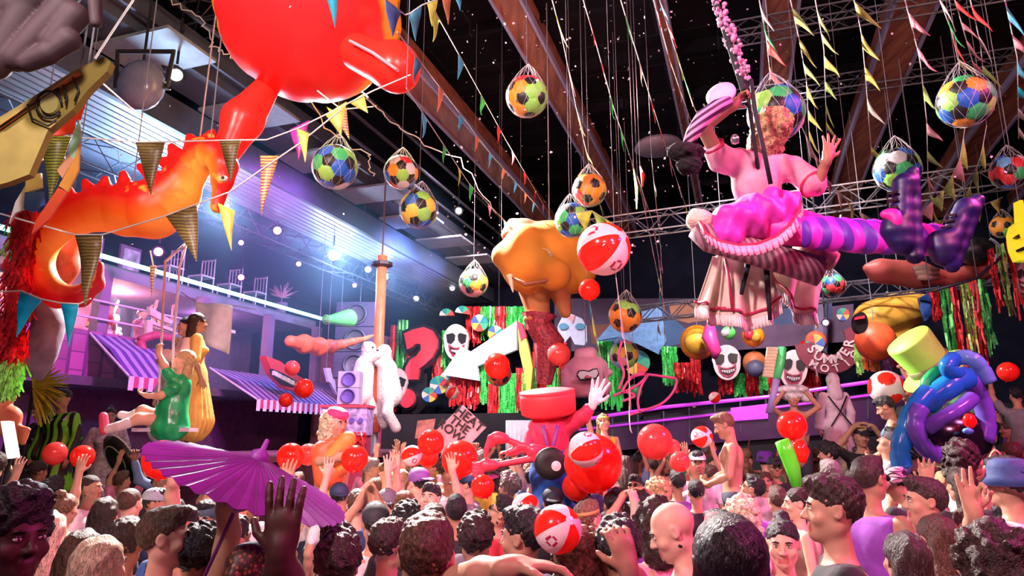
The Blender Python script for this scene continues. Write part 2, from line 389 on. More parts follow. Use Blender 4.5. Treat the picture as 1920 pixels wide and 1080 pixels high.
# oval roof speaker / reflector discs
o = empty('ceiling_speaker', at(1235, 272, 11), 'dark oval ceiling disc left of the swinging performer', 'ceiling disc')
MB().lathe(o.location, [(.02,.05),(.38,.03),(.42,-.06),(.02,-.12)], 24).build('disc', mat('grey_disc', (.12,.10,.14), .5), o, smooth=True)
o = empty('moving_mirror_light', aa(265, 160, -6.6), 'large round blue-grey moving light hung at the upper left', 'stage light')
MB().ball(o.location, (.28,.2,.32), 16).build('head', mat('smoky_shell', (.18,.2,.32), .2), o, smooth=True)
MB().tube([Vector(o.location)+Vector((.3,0,-.05)), Vector(o.location)+Vector((.34,0,.45)), Vector(o.location)+Vector((-.34,0,.45)), Vector(o.location)+Vector((-.3,0,-.05))], .035, 6).build('yoke', M_black, o)

# smoke drifting in the light beams on the left
hz = bpy.data.materials.new('stage_haze'); hz.use_nodes = True; N = hz.node_tree.nodes; N.remove(N['Principled BSDF'])
vs = N.new('ShaderNodeVolumeScatter'); vs.inputs['Density'].default_value = .030; vs.inputs['Color'].default_value = (.35,.6,1,1); vs.inputs['Anisotropy'].default_value = .35
hz.node_tree.links.new(vs.outputs[0], N['Material Output'].inputs['Volume'])
tag(MB().hbox(-14.9,-6.8,7.5,16.5,2.8,9.3).build('stage_haze', hz), 'blue lit stage smoke in front of the left houses', 'haze', kind='stuff')
# ================================================================ PEOPLE
M_skin = mat('skin', (.7,.45,.35), .5, objcol=True, var=.06, scale=20, spec=.35)
M_eye = mat('eye_white', (.75,.72,.7), .25, var=0); M_iris = mat('iris_dark', (.03,.02,.02), .2, var=0); M_lip = mat('lips', (.7,.45,.35), .4, objcol=True, var=.05)
_n = M_lip.node_tree; _v = _n.nodes.new('ShaderNodeVectorMath'); _v.operation = 'MULTIPLY'; _v.inputs[1].default_value = (.80,.42,.50); _l = [l for l in _n.links if l.to_socket.name == 'Base Color'][0]; _n.links.new(_l.from_socket, _v.inputs[0]); _n.links.new(_v.outputs[0], _n.nodes['Principled BSDF'].inputs['Base Color'])
M_cloth = mat('cloth', (1,1,1), .8, objcol=True, var=.18, scale=14, bump=.25, sheen=.1)
M_denim = mat('dark_denim', (.035,.04,.07), .85, var=.2, scale=12)
def hair_mat(name, str_=.55, sc=45, z=.35):
    m = bpy.data.materials.new(name); m.use_nodes = True; N = m.node_tree.nodes; L = m.node_tree.links; p = N['Principled BSDF']
    p.inputs['Roughness'].default_value = .42; p.inputs['Specular IOR Level'].default_value = .45
    tc = N.new('ShaderNodeTexCoord'); mp = N.new('ShaderNodeMapping'); mp.inputs['Scale'].default_value = (1,1,z)
    no = N.new('ShaderNodeTexNoise'); no.inputs['Scale'].default_value = sc; no.inputs['Detail'].default_value = 5
    no.inputs['Distortion'].default_value = 1.2
    oi = N.new('ShaderNodeObjectInfo'); mr = N.new('ShaderNodeMapRange'); mr.inputs['From Min'].default_value=.35; mr.inputs['From Max'].default_value=.68; mr.inputs['To Min'].default_value=1-str_; mr.inputs['To Max'].default_value=1+str_*.9
    vm = N.new('ShaderNodeVectorMath'); vm.operation='SCALE'; bp = N.new('ShaderNodeBump'); bp.inputs['Strength'].default_value=.9; bp.inputs['Distance'].default_value=.012
    L.new(tc.outputs['Object'], mp.inputs[0]); L.new(mp.outputs[0], no.inputs['Vector']); L.new(no.outputs[0], mr.inputs['Value'])
    L.new(oi.outputs['Color'], vm.inputs[0]); L.new(mr.outputs[0], vm.inputs['Scale']); L.new(vm.outputs[0], p.inputs['Base Color'])
    L.new(no.outputs[0], bp.inputs['Height']); L.new(bp.outputs[0], p.inputs['Normal']); return m
M_hair = hair_mat('hair', .6, 110, .3); M_curl = hair_mat('curly_hair', .7, 75, 1)
def nrm(v): v = np.array(v, float); return v/np.linalg.norm(v)
def hand(w, d, n, curl=.5, spread=.25, sc=1.0, m=0, thumb=1, side=1, bends=None):
    """palm, four fingers of different length with two bends, thumb on the side"""
    w = np.array(w, float); d = nrm(d); n = np.array(n, float); n = nrm(n - d*np.dot(n, d)); s = np.cross(d, n)*side
    P = []
    R = np.stack([s, d, n], 1)
    P.append(el(w+d*.048*sc, (.040*sc, .052*sc, .017*sc), R, .012, m)); P.append(rc(w-d*.02*sc, w+d*.02*sc, .025*sc, .027*sc, .02, m))
    for i, (o, L_) in enumerate(((.030,.072),(.010,.082),(-.011,.077),(-.031,.060))):
        c = curl if bends is None else bends[i]
        b = w+d*.082*sc + s*o*sc; a0 = spread*(1.5-i)/1.5
        dd = nrm(d*math.cos(a0)+s*math.sin(a0)); c1 = c*.6
        d1 = dd*math.cos(c1)+n*math.sin(c1); d2 = dd*math.cos(c*1.6)+n*math.sin(c*1.6); d3 = dd*math.cos(c*2.4)+n*math.sin(c*2.4)
        q1 = b+d1*L_*.42*sc; q2 = q1+d2*L_*.33*sc; q3 = q2+d3*L_*.27*sc
        P += [rc(b-d*.015*sc, q1, .0098*sc, .0092*sc, .005, m), rc(q1, q2, .0092*sc, .0083*sc, .003, m), rc(q2, q3, .0083*sc, .0070*sc, .003, m)]
    if thumb:
        b = w+d*.022*sc+s*.026*sc; t1 = nrm(s*.8+d*.65+n*(.15+.4*curl)); t2 = nrm(s*.45+d*.95+n*(.2+.8*curl))
        P += [rc(b, b+t1*.042*sc, .014*sc, .0105*sc, .008, m), rc(b+t1*.042*sc, b+t1*.042*sc+t2*.03*sc, .0102*sc, .0085*sc, .004, m)]
    return P
def head_prims(T, fem=0, lip=1, beard=0):
    """head in its own frame (see below), T = 4x4 placing it"""
    T = np.array(T, float); Rm = T[:3,:3]; sc = np.linalg.norm(Rm[:,0]); Rn = Rm/sc
    tp = lambda p: Rm@np.array(p, float)+T[:3,3]
    E = lambda c, r, k=.02, m=0, sub=False, R=None: el(tp(c), np.array(r)*sc, Rn if R is None else Rn@R, k*sc, m, sub)
    C = lambda a, b, r1, r2, k=.015, m=0, sub=False: rc(tp(a), tp(b), r1*sc, r2*sc, k*sc, m, sub)
    # frame: y forward, z up, origin at the skull base (0,0,0) = person z 1.52
    jw = .052 if fem else .058
    P = [E((0,-.012,.142), (.077,.096,.088), .03), E((0,.028,.085), (.062,.066,.080), .03), C((-jw*.72,.0,.055), (0,.068,.026), .026, .022, .03), C((jw*.72,.0,.055), (0,.068,.026), .026, .022, .03),
         C((-.034,.076,.133), (.034,.076,.133), .013, .013, .018), E((-.042,.060,.083), (.026,.022,.022), .02), E((.042,.060,.083), (.026,.022,.022), .02),
         C((0,.090,.122), (0,.112,.087), .0075, .012, .010), E((-.012,.100,.083), (.009,.011,.008), .006), E((.012,.100,.083), (.009,.011,.008), .006),
         E((-.031,.101,.119), (.017,.014,.013), .012, 0, True), E((.031,.101,.119), (.017,.014,.013), .012, 0, True),
         C((-.018,.088,.056), (.018,.088,.056), .0075, .0075, .005, lip), C((-.013,.087,.047), (.013,.087,.047), .0085, .0085, .005, lip)]
    for s in (-1, 1):
        P += [E((s*.079,-.005,.112), (.010,.021,.031), .008), E((s*.088,.000,.114), (.006,.011,.018), .006, 0, True)]
    return P
_EY = []
def add_eyes(o, T):
    if not _EY:
        for s in (-1, 1):
            mb = MB(); mb.ball(Vector((s*.031,.0835,.119)), (.0115,.0105,.0075), 10, 0); mb.ball(Vector((s*.031,.0905,.119)), (.0052,.0042,.0056), 8, 1)
            mb.tube([Vector((s*.020,.0905,.1245)), Vector((s*.031,.095,.1275)), Vector((s*.042,.0885,.1245))], .002, 5, 1)
            mb.tube([Vector((s*.015,.094,.137)), Vector((s*.032,.095,.142)), Vector((s*.050,.082,.136))], [.003,.0045,.0025], 5, 1)
            _EY.append(mb.data('eye', [M_eye, M_iris], True))
    for me in _EY: e = link('eye', me, o); e.matrix_local = T
NECK = Vector((0,-.005,1.52))
def head_T(pitch=0, yaw=0, roll=0, at_=NECK):
    return Matrix.Translation(at_) @ Matrix.Rotation(yaw, 4, 'Z') @ Matrix.Rotation(pitch, 4, 'X') @ Matrix.Rotation(roll, 4, 'Y')
SHX = .178
def arm(side, elb, wr, d, n, curl=.5, spread=.2, r=1.0, bends=None):
    sh = np.array((side*SHX, -.01, 1.405)); elb = np.array(elb, float); wr = np.array(wr, float)
    P = [rc(sh, elb, .050*r, .040*r, .03), rc(elb, elb+(wr-elb)*.4, .039*r, .038*r, .02), rc(elb+(wr-elb)*.35, wr, .038*r, .026*r, .02)]
    # the thumb sits on the inner side of the palm: d x n for a right hand facing n
    return P + hand(wr, d, n, curl, spread, side=-side, bends=bends)
def torso(fem=0, inf=0.0, k=.05):
    w = .90 if fem else 1.0
    P = [el((0,-.005,1.27), (.158*w+inf, .108+inf, .19), None, k), rc((-.125*w,-.012,1.385), (.125*w,-.012,1.385), .058+inf*.7, None, k), el((0,0,1.07), (.135*w+inf, .095+inf, .17), None, k), el((0,-.008,.93), (.160+inf, .112+inf, .125), None, k)]
    if fem: P += [el((-.072,.085,1.27), (.062+inf,.05+inf,.058), None, .03), el((.072,.085,1.27), (.062+inf,.05+inf,.058), None, .03)]
    else: P += [el((-.075,.062,1.31), (.085+inf,.05+inf,.06), None, .03), el((.075,.062,1.31), (.085+inf,.05+inf,.06), None, .03)]
    P += [el((-.08,-.07,1.32), (.075+inf,.045+inf,.10), None, .04), el((.08,-.07,1.32), (.075+inf,.045+inf,.10), None, .04)]
    return P
def legs(inf=0):
    P = []
    for s in (-1, 1):
        P += [rc((s*.088,0,.90), (s*.10,.012,.50), .088+inf, .055+inf, .03), rc((s*.10,.012,.50), (s*.10,-.01,.28), .053+inf, .052+inf, .03), rc((s*.10,-.01,.30), (s*.10,-.025,.09), .05+inf, .036+inf, .02)]
        P += [rc((s*.10,-.045,.045), (s*.115,.12,.035), .042, .034, .02)]
    return P
POSES = {
 'down':  dict(l=((-.25,-.02,1.14), (-.24,.08,.90), (0,.3,-1), (1,0,0), .5), r=((.25,-.02,1.14), (.24,.08,.90), (0,.3,-1), (-1,0,0), .5), h=(0,0)),
 'dance': dict(l=((-.27,.02,1.16), (-.17,.24,1.24), (.35,.5,.6), (.8,-.2,0), 1.1), r=((.27,.0,1.16), (.20,.22,1.16), (-.35,.6,.4), (-.8,-.2,0), 1.1), h=(-.1,.2)),
 'wave':  dict(l=((-.25,-.02,1.14), (-.22,.12,.92), (0,.4,-1), (1,0,0), .6), r=((.27,.05,1.66), (.22,.12,1.90), (-.05,.1,1), (0,1,-.1), .12), h=(.12,-.1)),
 'both':  dict(l=((-.30,.04,1.62), (-.24,.10,1.87), (.1,.1,1), (0,1,-.1), .2), r=((.28,.05,1.64), (.27,.10,1.89), (.05,.1,1), (0,1,-.1), .25), h=(.2,0)),
 'phone': dict(l=((-.25,-.02,1.14), (-.20,.15,.95), (0,.5,-1), (1,0,0), .6), r=((.22,.20,1.50), (.14,.30,1.72), (-.25,.15,1), (-1,.2,0), 1.0), h=(.15,0)),
 'clap':  dict(l=((-.24,.20,1.52), (-.07,.26,1.74), (.3,.0,1), (1,.1,0), .25), r=((.24,.20,1.52), (.07,.26,1.74), (-.3,0,1), (-1,.1,0), .25), h=(.15,0)),
 'point': dict(l=((-.27,.10,1.62), (-.24,.22,1.86), (-.05,.35,1), (0,1,-.3), 1.2), r=((.25,-.02,1.14), (.22,.14,.94), (0,.4,-1), (-1,0,0), .6), h=(.05,.15)),
 'head_hands': dict(l=((-.31,.06,1.50), (-.11,.10,1.74), (.8,-.2,.5), (.3,-.3,-1), .5), r=((.31,.06,1.50), (.11,.10,1.74), (-.8,-.2,.5), (-.3,-.3,-1), .5), h=(-.1,0)),
 'bow':   dict(l=((-.25,.04,1.15), (-.12,.24,1.05), (.5,.5,.2), (.6,-.4,.3), .9), r=((.25,.04,1.15), (.12,.24,1.06), (-.5,.5,.2), (-.6,-.4,.3), .9), h=(-.42,0)),
 'up':    dict(l=((-.25,-.02,1.14), (-.24,.08,.90), (0,.3,-1), (1,0,0), .5), r=((.25,-.02,1.14), (.24,.08,.90), (0,.3,-1), (-1,0,0), .5), h=(.45,0)),
}
_BODY = {}; PEOPLE = []
def body_parts(pose, fem, shirt):
    key = (pose, fem, shirt)
    if key in _BODY: return _BODY[key]
    D = POSES[pose]; bk = ('b', pose, fem)
    T = head_T(D['h'][0], D['h'][1])
    if bk not in _BODY:
        P = torso(fem)+[rc((0,-.018,1.40), tuple(Vector(NECK)+Vector((0,0,.045))), .056-.006*fem, .050-.006*fem, .035)] + head_prims(T, fem)
        P += arm(-1, D['l'][0], D['l'][1], D['l'][2], D['l'][3], D['l'][4], r=1-.15*fem) + arm(1, D['r'][0], D['r'][1], D['r'][2], D['r'][3], D['r'][4], r=1-.15*fem)
        me = sdf_mesh('body', P + [el((0,0,.80),(.15,.10,.12))], .0085, [M_skin, M_lip], zs=[(0,1.0,.02),(1.0,1.42,.012),(1.5,1.72,.0058)])
        _BODY[bk] = (me, None, T)
    sh = None
    if shirt != 'bare':
        P = torso(fem, .012)
        if shirt == 'tee':
            for s, q in ((-1, D['l']), (1, D['r'])):
                a = np.array((s*SHX,-.01,1.405)); e = np.array(q[0]); P.append(rc(a, a+(e-a)*.55, .060, .058, .03))
        elif shirt == 'long':
            for s, q in ((-1, D['l']), (1, D['r'])):
                a = np.array((s*SHX,-.01,1.405)); e = np.array(q[0]); w_ = np.array(q[1]); P += [rc(a, e, .060, .052, .03), rc(e, e+(w_-e)*.9, .052, .040, .02)]
        if shirt == 'tank': P += [el((0,.05,1.50), (.095,.14,.13), None, .02, 0, True), el((-.24,0,1.40), (.085,.2,.17), None, .02, 0, True), el((.24,0,1.40), (.085,.2,.17), None, .02, 0, True)]
        else: P += [el((0,.02,1.515), (.085,.095,.085), None, .015, 0, True)]
        f = lambda X, Y, Z: .004*np.sin(9*X+31*Z)*np.sin(23*Y+14*Z)+.003*np.sin(40*X+12*Z)
        sh = sdf_mesh('shirt', P, .012, [M_cloth], disp=f, cut=lambda X, Y, Z: (.86-Z)+0*X+0*Y)
    if 'trousers' not in _BODY:
        _BODY['trousers'] = sdf_mesh('trousers', [el((0,-.005,.93), (.165,.118,.12))]+legs(.012), .022, [M_denim])
    _BODY[key] = _BODY[bk] + (sh,); return _BODY[key]
# hair and headwear, all in the head frame
def _hn(a, f): return lambda X, Y, Z: a*(np.sin(f*X+1.7*np.sin(f*.6*Z))*np.sin(f*Y+2*np.sin(f*.5*X))+.6*np.sin(f*1.9*Z+f*X)*np.sin(f*1.7*Y))
def hair_mesh(kind):
    hl = lambda z0, s: (lambda X, Y, Z: (z0+s*np.minimum(Y, .06)-Z)*.8)
    c0 = (0,-.016,.150)
    if kind == 'short': return sdf_mesh('hair', [el(c0, (.081,.100,.091)), el((0,.0,.190),(.072,.092,.058),None,.02), el((0,.045,.215),(.05,.055,.032),None,.02), el((0,.13,.10),(.07,.07,.085),None,.02,0,True)], .006, [M_hair], disp=_hn(.004,105), cut=hl(.100,.85))
    if kind == 'fade': return sdf_mesh('hair', [el((0,-.013,.142), (.0815,.1005,.0925)), el((0,.0,.196), (.066,.090,.048),None,.012), el((0,.05,.222),(.045,.05,.026),None,.02), el((0,.13,.10),(.07,.07,.085),None,.02,0,True)], .006, [M_hair], disp=_hn(.002,105), cut=hl(.115,.85))
    if kind == 'buzz': return sdf_mesh('hair', [el((0,-.013,.143), (.0815,.1005,.0925)), el((0,.13,.10),(.07,.075,.085),None,.02,0,True)], .006, [M_hair], disp=_hn(.001,120), cut=hl(.125,.8))
    if kind == 'curly': return sdf_mesh('hair', [el((0,-.02,.158), (.097,.113,.100)), el((0,.03,.225),(.07,.07,.045),None,.03), el((0,.14,.09),(.075,.075,.095),None,.02,0,True)], .006, [M_curl], disp=_hn(.009,70), cut=hl(.085,.8))
    if kind == 'big_curly': return sdf_mesh('hair', [el((0,-.035,.135), (.125,.120,.135)), el((0,-.07,.02),(.12,.09,.12),None,.04), el((0,.15,.08),(.075,.11,.12),None,.02,0,True)], .008, [M_curl], disp=_hn(.013,58))
    if kind == 'long': return sdf_mesh('hair', [el(c0, (.087,.105,.094)), el((0,-.065,.02), (.092,.058,.17),None,.05), el((0,-.085,-.12), (.08,.04,.14),None,.04), el((0,.135,.07),(.066,.10,.115),None,.02,0,True)], .007, [M_hair], disp=lambda X,Y,Z: .005*np.sin(95*X+3*np.sin(20*Z))*np.cos(40*Y)+.002*np.sin(170*X+9*Z))
    if kind == 'bun': return sdf_mesh('hair', [el(c0, (.083,.101,.090)), el((0,-.075,.235),(.040,.040,.036),None,.012), el((0,.13,.10),(.07,.075,.085),None,.02,0,True)], .006, [M_hair], disp=_hn(.003,90), cut=hl(.105,.85))
    if kind == 'ponytail': return sdf_mesh('hair', [el(c0, (.083,.101,.090)), rc((0,-.11,.19),(0,-.15,.14),.025,.03,.015), rc((0,-.15,.15),(0,-.13,-.02),.03,.016,.02), el((0,.13,.10),(.07,.075,.085),None,.02,0,True)], .0065, [M_hair], disp=_hn(.003,90), cut=None)
    if kind == 'beard': return sdf_mesh('beard', [rc((-.044,.0,.057),(0,.068,.026),.028,.0245), rc((.044,.0,.057),(0,.068,.026),.028,.0245), rc((-.018,.088,.070),(.018,.088,.070),.0062,None,.004), el((0,.10,.052),(.024,.022,.010),None,.005,0,True)], .006, [M_hair], disp=_hn(.0015,110), cut=lambda X,Y,Z: (Z-.080)+.6*np.maximum(-Y,0)+.0*X)
_HAIR = {}
def get_hair(k):
    if k not in _HAIR: _HAIR[k] = hair_mesh(k)
    return _HAIR[k]
M_hat = mat('hat_cloth', (.2,.2,.2), .7, objcol=True, var=.15, scale=20, bump=.2)
M_plaid = None
def hat_mesh(kind):
    if kind in _HAIR: return _HAIR[kind]
    mb = MB()
    if kind == 'cap':
        me = sdf_mesh('cap', [el((0,-.012,.165), (.090,.108,.085)), rc((-.02,.10,.168),(.02,.10,.168),.012,None,.01), el((0,.130,.160),(.072,.075,.007),None,.01)], .007, [M_hat], cut=lambda X,Y,Z: (.150-Z)+0*X)
    elif kind == 'back_cap':
        me = sdf_mesh('cap', [el((0,-.012,.165), (.090,.108,.085)), el((0,-.145,.150),(.068,.065,.007),Matrix.Rotation(.2,3,'X'),.01)], .007, [M_hat], cut=lambda X,Y,Z: (.125-Z)+0*X)
    elif kind in ('bucket', 'plaid_bucket'):
        mt = M_hat
        if kind == 'plaid_bucket':
            mt = bpy.data.materials.new('plaid_cloth'); mt.use_nodes = True; N = mt.node_tree.nodes; L = mt.node_tree.links; br = N.new('ShaderNodeTexBrick'); br.offset = 0
            br.inputs['Color1'].default_value = (.62,.50,.55,1); br.inputs['Color2'].default_value = (.75,.68,.70,1); br.inputs['Mortar'].default_value = (.03,.02,.03,1)
            br.inputs['Scale'].default_value = 1; br.inputs['Brick Width'].default_value = .035; br.inputs['Row Height'].default_value = .035; br.inputs['Mortar Size'].default_value = .0035
            mp = N.new('ShaderNodeMapping'); mp.inputs['Rotation'].default_value = (1.1,.5,.3)
            tc = N.new('ShaderNodeTexCoord'); L.new(tc.outputs['Object'], mp.inputs[0]); L.new(mp.outputs[0], br.inputs['Vector']); L.new(br.outputs['Color'], N['Principled BSDF'].inputs['Base Color'])
        mb.lathe((0,-.01,0), [(.132,.105),(.100,.145),(.098,.19),(.088,.222),(.06,.236),(.001,.238)], 28, 0); mb.lathe((0,-.01,0), [(.135,.105),(.131,.102),(.094,.146),(.09,.19),(.001,.2)], 28, 0)
        me = mb.data('bucket_hat', [mt], True)
    elif kind == 'sunglasses':
        for s in (-1, 1):
            mb.ball((s*.033,.104,.118), (.024,.006,.019), 12); mb.bar((s*.055,.10,.122), (s*.082,-.005,.122), .0025, n=5)
        mb.bar((-.012,.112,.124), (.012,.112,.124), .0025, n=5); me = mb.data('sunglasses', [M_iris], True)
    elif kind == 'headband':
        mb.lathe((0,-.012,0), [(.098,.160),(.100,.172),(.098,.186)], 24, 0, Matrix.Diagonal((.85,1.05,1))); me = mb.data('headband', [M_hat], True)
    elif kind == 'phone':
        mb.box((0,0,0), (.075,.009,.15)); me = mb.data('phone', [M_black])
    _HAIR[kind] = me; return me
SK = dict(pale=(.66,.38,.28), mid=(.50,.27,.18), tan=(.38,.19,.12), brown=(.22,.10,.06), dark=(.055,.022,.018))
HC = dict(black=(.012,.010,.014), dark_brown=(.035,.018,.014), brown=(.09,.045,.028), light_brown=(.20,.11,.06), blonde=(.55,.38,.18), pale_blonde=(.75,.62,.42), grey=(.22,.20,.20), red=(.30,.06,.03), pink=(.8,.2,.5), green=(.1,.5,.15))
TC = dict(black=(.012,.012,.016), white=(.72,.68,.70), navy=(.02,.03,.10), grey=(.20,.20,.23), red=(.55,.03,.05), pink=(.75,.22,.38), purple=(.25,.05,.42), blue=(.05,.16,.50), yellow=(.80,.60,.08), green=(.06,.38,.12), orange=(.85,.26,.04), lilac=(.50,.40,.66), denim_blue=(.12,.20,.36), beige=(.52,.40,.30))
def person(name, x, y, scale, yaw, pose='down', fem=0, skin='mid', hair='short', hc='dark_brown', shirt='tee', tc='black', extra=(), hatc=None, label=None, group=None, z=0, tilt=(0,0), low=False):
    o = empty(name, (x, y, z), label, 'person', group); o.rotation_euler = (tilt[0], tilt[1], yaw); o.scale = (scale,)*3
    me, ey, T, sh = body_parts(pose, fem, shirt)
    b = link('body', me, o); b.color = (*SK[skin], 1)
    if not low: add_eyes(o, T)
    t = link('trousers', _BODY['trousers'], o)
    if sh is not None: s = link('shirt', sh, o); s.color = (*TC[tc], 1)
    def hl(n, me, c):
        h = link(n, me, o); h.matrix_local = T; h.color = (*c, 1); return h
    if hair != 'bald': hl('hair', get_hair(hair), HC[hc])
    for e in extra:
        if e == 'beard': hl('beard', get_hair('beard'), HC[hc])
        elif e == 'phone':
            h = link('phone', hat_mesh('phone'), None); q = POSES[pose]['r']; p = Vector(q[1]) + Vector(q[2]).normalized()*.10 + Vector((-.035,0,0))
            h.matrix_world = o.matrix_basis @ Matrix.Translation(p) @ Matrix.Rotation(.2, 4, 'Y')
            h.matrix_world = Matrix.LocRotScale(Vector(o.location)+ (o.rotation_euler.to_matrix() @ (p*scale)), (o.rotation_euler.to_matrix() @ Euler((0.1,PI/2,0)).to_matrix()).to_quaternion(), None)
            tag(h, 'slim black phone held up by ' + (label or 'a person').replace('person ', 'the person ', 1), 'phone'); 
        else: hl(e if e != 'back_cap' else 'cap', hat_mesh(e), hatc or (.03,.03,.06))
    return o
# ================================================================ BIG INFLATABLES
def vcol_mat(name, rough=.35, spots=None, trans=.0, bump=0):
    m = bpy.data.materials.new(name); m.use_nodes = True; N = m.node_tree.nodes; L = m.node_tree.links; p = N['Principled BSDF']; p.inputs['Roughness'].default_value = rough
    at_ = N.new('ShaderNodeAttribute'); at_.attribute_name = 'Col'; out = at_.outputs['Color']
    if spots:
        tc = N.new('ShaderNodeTexCoord'); no = N.new('ShaderNodeTexNoise'); no.inputs['Scale'].default_value = spots[1]; L.new(tc.outputs['Object'], no.inputs['Vector'])
        cr = N.new('ShaderNodeValToRGB'); cr.color_ramp.elements[0].position = spots[2]; cr.color_ramp.elements[1].position = spots[2]+.08; L.new(no.outputs[0], cr.inputs[0])
        mx = N.new('ShaderNodeMixRGB'); L.new(cr.outputs[0], mx.inputs[0]); L.new(out, mx.inputs[1]); mx.inputs[2].default_value = (*spots[0],1); out = mx.outputs[0]
    L.new(out, p.inputs['Base Color'])
    if trans:
        tr = N.new('ShaderNodeBsdfTranslucent'); L.new(out, tr.inputs[0]); ms = N.new('ShaderNodeMixShader'); ms.inputs[0].default_value = trans
        L.new(p.outputs[0], ms.inputs[1]); L.new(tr.outputs[0], ms.inputs[2]); L.new(ms.outputs[0], N['Material Output'].inputs[0])
    return m
def paint(me, fn):
    V = np.zeros(len(me.vertices)*3, dtype=np.float32); me.vertices.foreach_get('co', V); V = V.reshape(-1,3)
    C = np.ones((len(V),4), dtype=np.float32); C[:,:3] = fn(V); a = me.color_attributes.new('Col', 'FLOAT_COLOR', 'POINT'); a.data.foreach_set('color', C.ravel()); return me
def cord(p, r=.006, top=None, mt=None, parent=None, name='hanging_cord', up=None):
    p = Vector(p); q = Vector((p.x, p.y, top if top is not None else ZC-.25)) if up is None else Vector(up)
    return MB().tube([p, p.lerp(q, .5), q], r, 5).build(name, mt or M_cord, parent)
M_cord = mat('pale_cord', (.20,.19,.22), .8)
M_vinr = mat('red_vinyl', (.90,.045,.03), .30, trans=.35, var=.05, scale=3)
M_vino = mat('orange_vinyl', (.95,.20,.03), .30, trans=.3, var=.08, scale=3)
M_stripe = mat('pale_pink_stripe', (.9,.45,.5), .5)
# --- red fish overhead
c = at(582, 18, 6.0); o = empty('inflatable_fish', c, 'huge round red inflatable fish hanging overhead, yellow spotted back', 'inflatable')
ax = Vector((.03,-.62,-.78)).normalized(); q = ax.to_track_quat('Z','Y').to_matrix()
V = []; F = []; nl, na = 64, 40
for i in range(na+1):
    th = PI*i/na
    for k in range(nl):
        ph = 2*PI*k/nl; s = 1-.035*abs(math.cos(4*ph))**14*math.sin(th)
        d = q@Vector((math.sin(th)*math.cos(ph)*s, math.sin(th)*math.sin(ph)*s, math.cos(th))); V.append((d.x*.90, d.y*.92, d.z*.90))
F = [(i*nl+k, (i+1)*nl+k, (i+1)*nl+(k+1)%nl, i*nl+(k+1)%nl) for i in range(na) for k in range(nl)]
me = meshdata('body', V, np.array(F), [vcol_mat('fish_skin', .3, trans=.3)]); qa = np.array(ax)
rr = np.random.RandomState(3); dots = rr.normal(size=(220,3)); dots /= np.linalg.norm(dots,axis=1)[:,None]
def fishcol(V):
    n = V/np.linalg.norm(V,axis=1)[:,None]; t = n@qa; red = np.array((.90,.03,.04)); yel = np.array((.95,.50,.05)); grn = np.array((.08,.55,.10))
    c = np.where((t > .50)[:,None], red, yel); nd = (n@dots.T).max(1); c = np.where(((nd > .9983) & (t < .47))[:,None], (.03,.02,.02), c)
    a = np.arctan2(n[:,1], n[:,0]); return c
paint(me, fishcol); link('body', me, o)
T_ = lambda px, py, Y: np.array(at(px, py, Y)-c)
P = [rc(T_(672,98,5.35), T_(745,132,5.15), .16, .19, .05), el(T_(738,120,5.15), (.20,.17,.20), None, .06)]
link('fin', sdf_mesh('fin', P, .022, [M_vinr]), o)
MB().tube([at(658,78,5.12), at(700,100,4.98), at(745,132,4.94)], [.028,.03,.028], 8, flat=.5).build('stripe', M_stripe, o, center=c)
link('leg', sdf_mesh('leg', [rc(T_(500,165,6.1), T_(455,225,6.0), .12, .19, .05), rc(T_(455,225,6.0), T_(420,300,5.9), .19, .10, .06)], .022, [M_vinr]), o)
for px in (540, 640): cord(at(px, 12, 6.0), .008, parent=o)
# --- seahorse dragon
pts = [(184,498,10,5.9),(178,532,15,5.9),(150,556,19,5.9),(108,554,23,5.9),(76,522,26,5.9),(68,476,30,5.9),(92,432,34,5.9),(138,404,38,5.9),(190,392,42,5.9),(240,394,50,5.9),(286,392,57,5.9),(328,362,47,5.9),(352,326,34,5.85),(375,296,31,5.8),(402,288,29,5.75),(420,312,26,5.7),(417,340,20,5.7),(411,366,12,5.7),(407,388,13,5.7)]
pw = [(np.array(at(x, y, Y)), r/FPX*Y) for x, y, r, Y in pts]; c = at(250, 390, 5.9); ca = np.array(c)
P = [rc(pw[i][0]-ca, pw[i+1][0]-ca, pw[i][1], pw[i+1][1], .05, 0) for i in range(len(pw)-1)]
pc = np.array([p-ca for p, _ in pw])
for (x, y, r) in [(45,455,13),(70,415,12),(100,385,14),(128,352,16),(160,342,17),(198,336,18),(232,326,18),(262,312,16),(300,300,17),(322,276,20),(356,258,20),(398,250,20),(425,262,14),(56,500,10),(62,535,10)]:
    p = np.array(at(x, y, 5.85))-ca; j = np.argmin(((pc-p)**2).sum(1)); dr = pc[j]-p; P.append(rc(p, p+dr*.6, r/FPX*5.9*.45, r/FPX*5.9*1.3, .02))
me = sdf_mesh('body', P, .022, [vcol_mat('dragon_skin', .4, ((.95,.62,.08), 5.5, .62), trans=.25)])
def dcol(V):
    d = ((V[:,None,:]-pc[None])**2).sum(2); j = d.argmin(1); t = pc[np.minimum(j+1,len(pc)-1)]-pc[np.maximum(j-1,0)]
    nz = np.stack([-t[:,2], np.zeros(len(t)), t[:,0]],1)*np.where(np.arange(len(pc))[j] < 99, 1, 1)[:,None]; nz /= np.linalg.norm(nz,axis=1)[:,None]; r = np.array([q[1] for q in pw])[j]
    s = np.clip(((V-pc[j])*nz).sum(1)/r*.75+.80+.08*np.sin(9*V[:,0]), 0, 1)[:,None]
    c = np.where(s > .5, np.array((.88,.22,.02))*(1-(s-.5)*2)+np.array((.80,.02,.015))*(s-.5)*2, np.array((.95,.62,.10))*(1-s*2)+np.array((.88,.22,.02))*s*2)
    ft = np.clip((j-1)/4,0,1)[:,None]; c = c*ft+np.array((.62,.02,.05))*(1-ft); return c
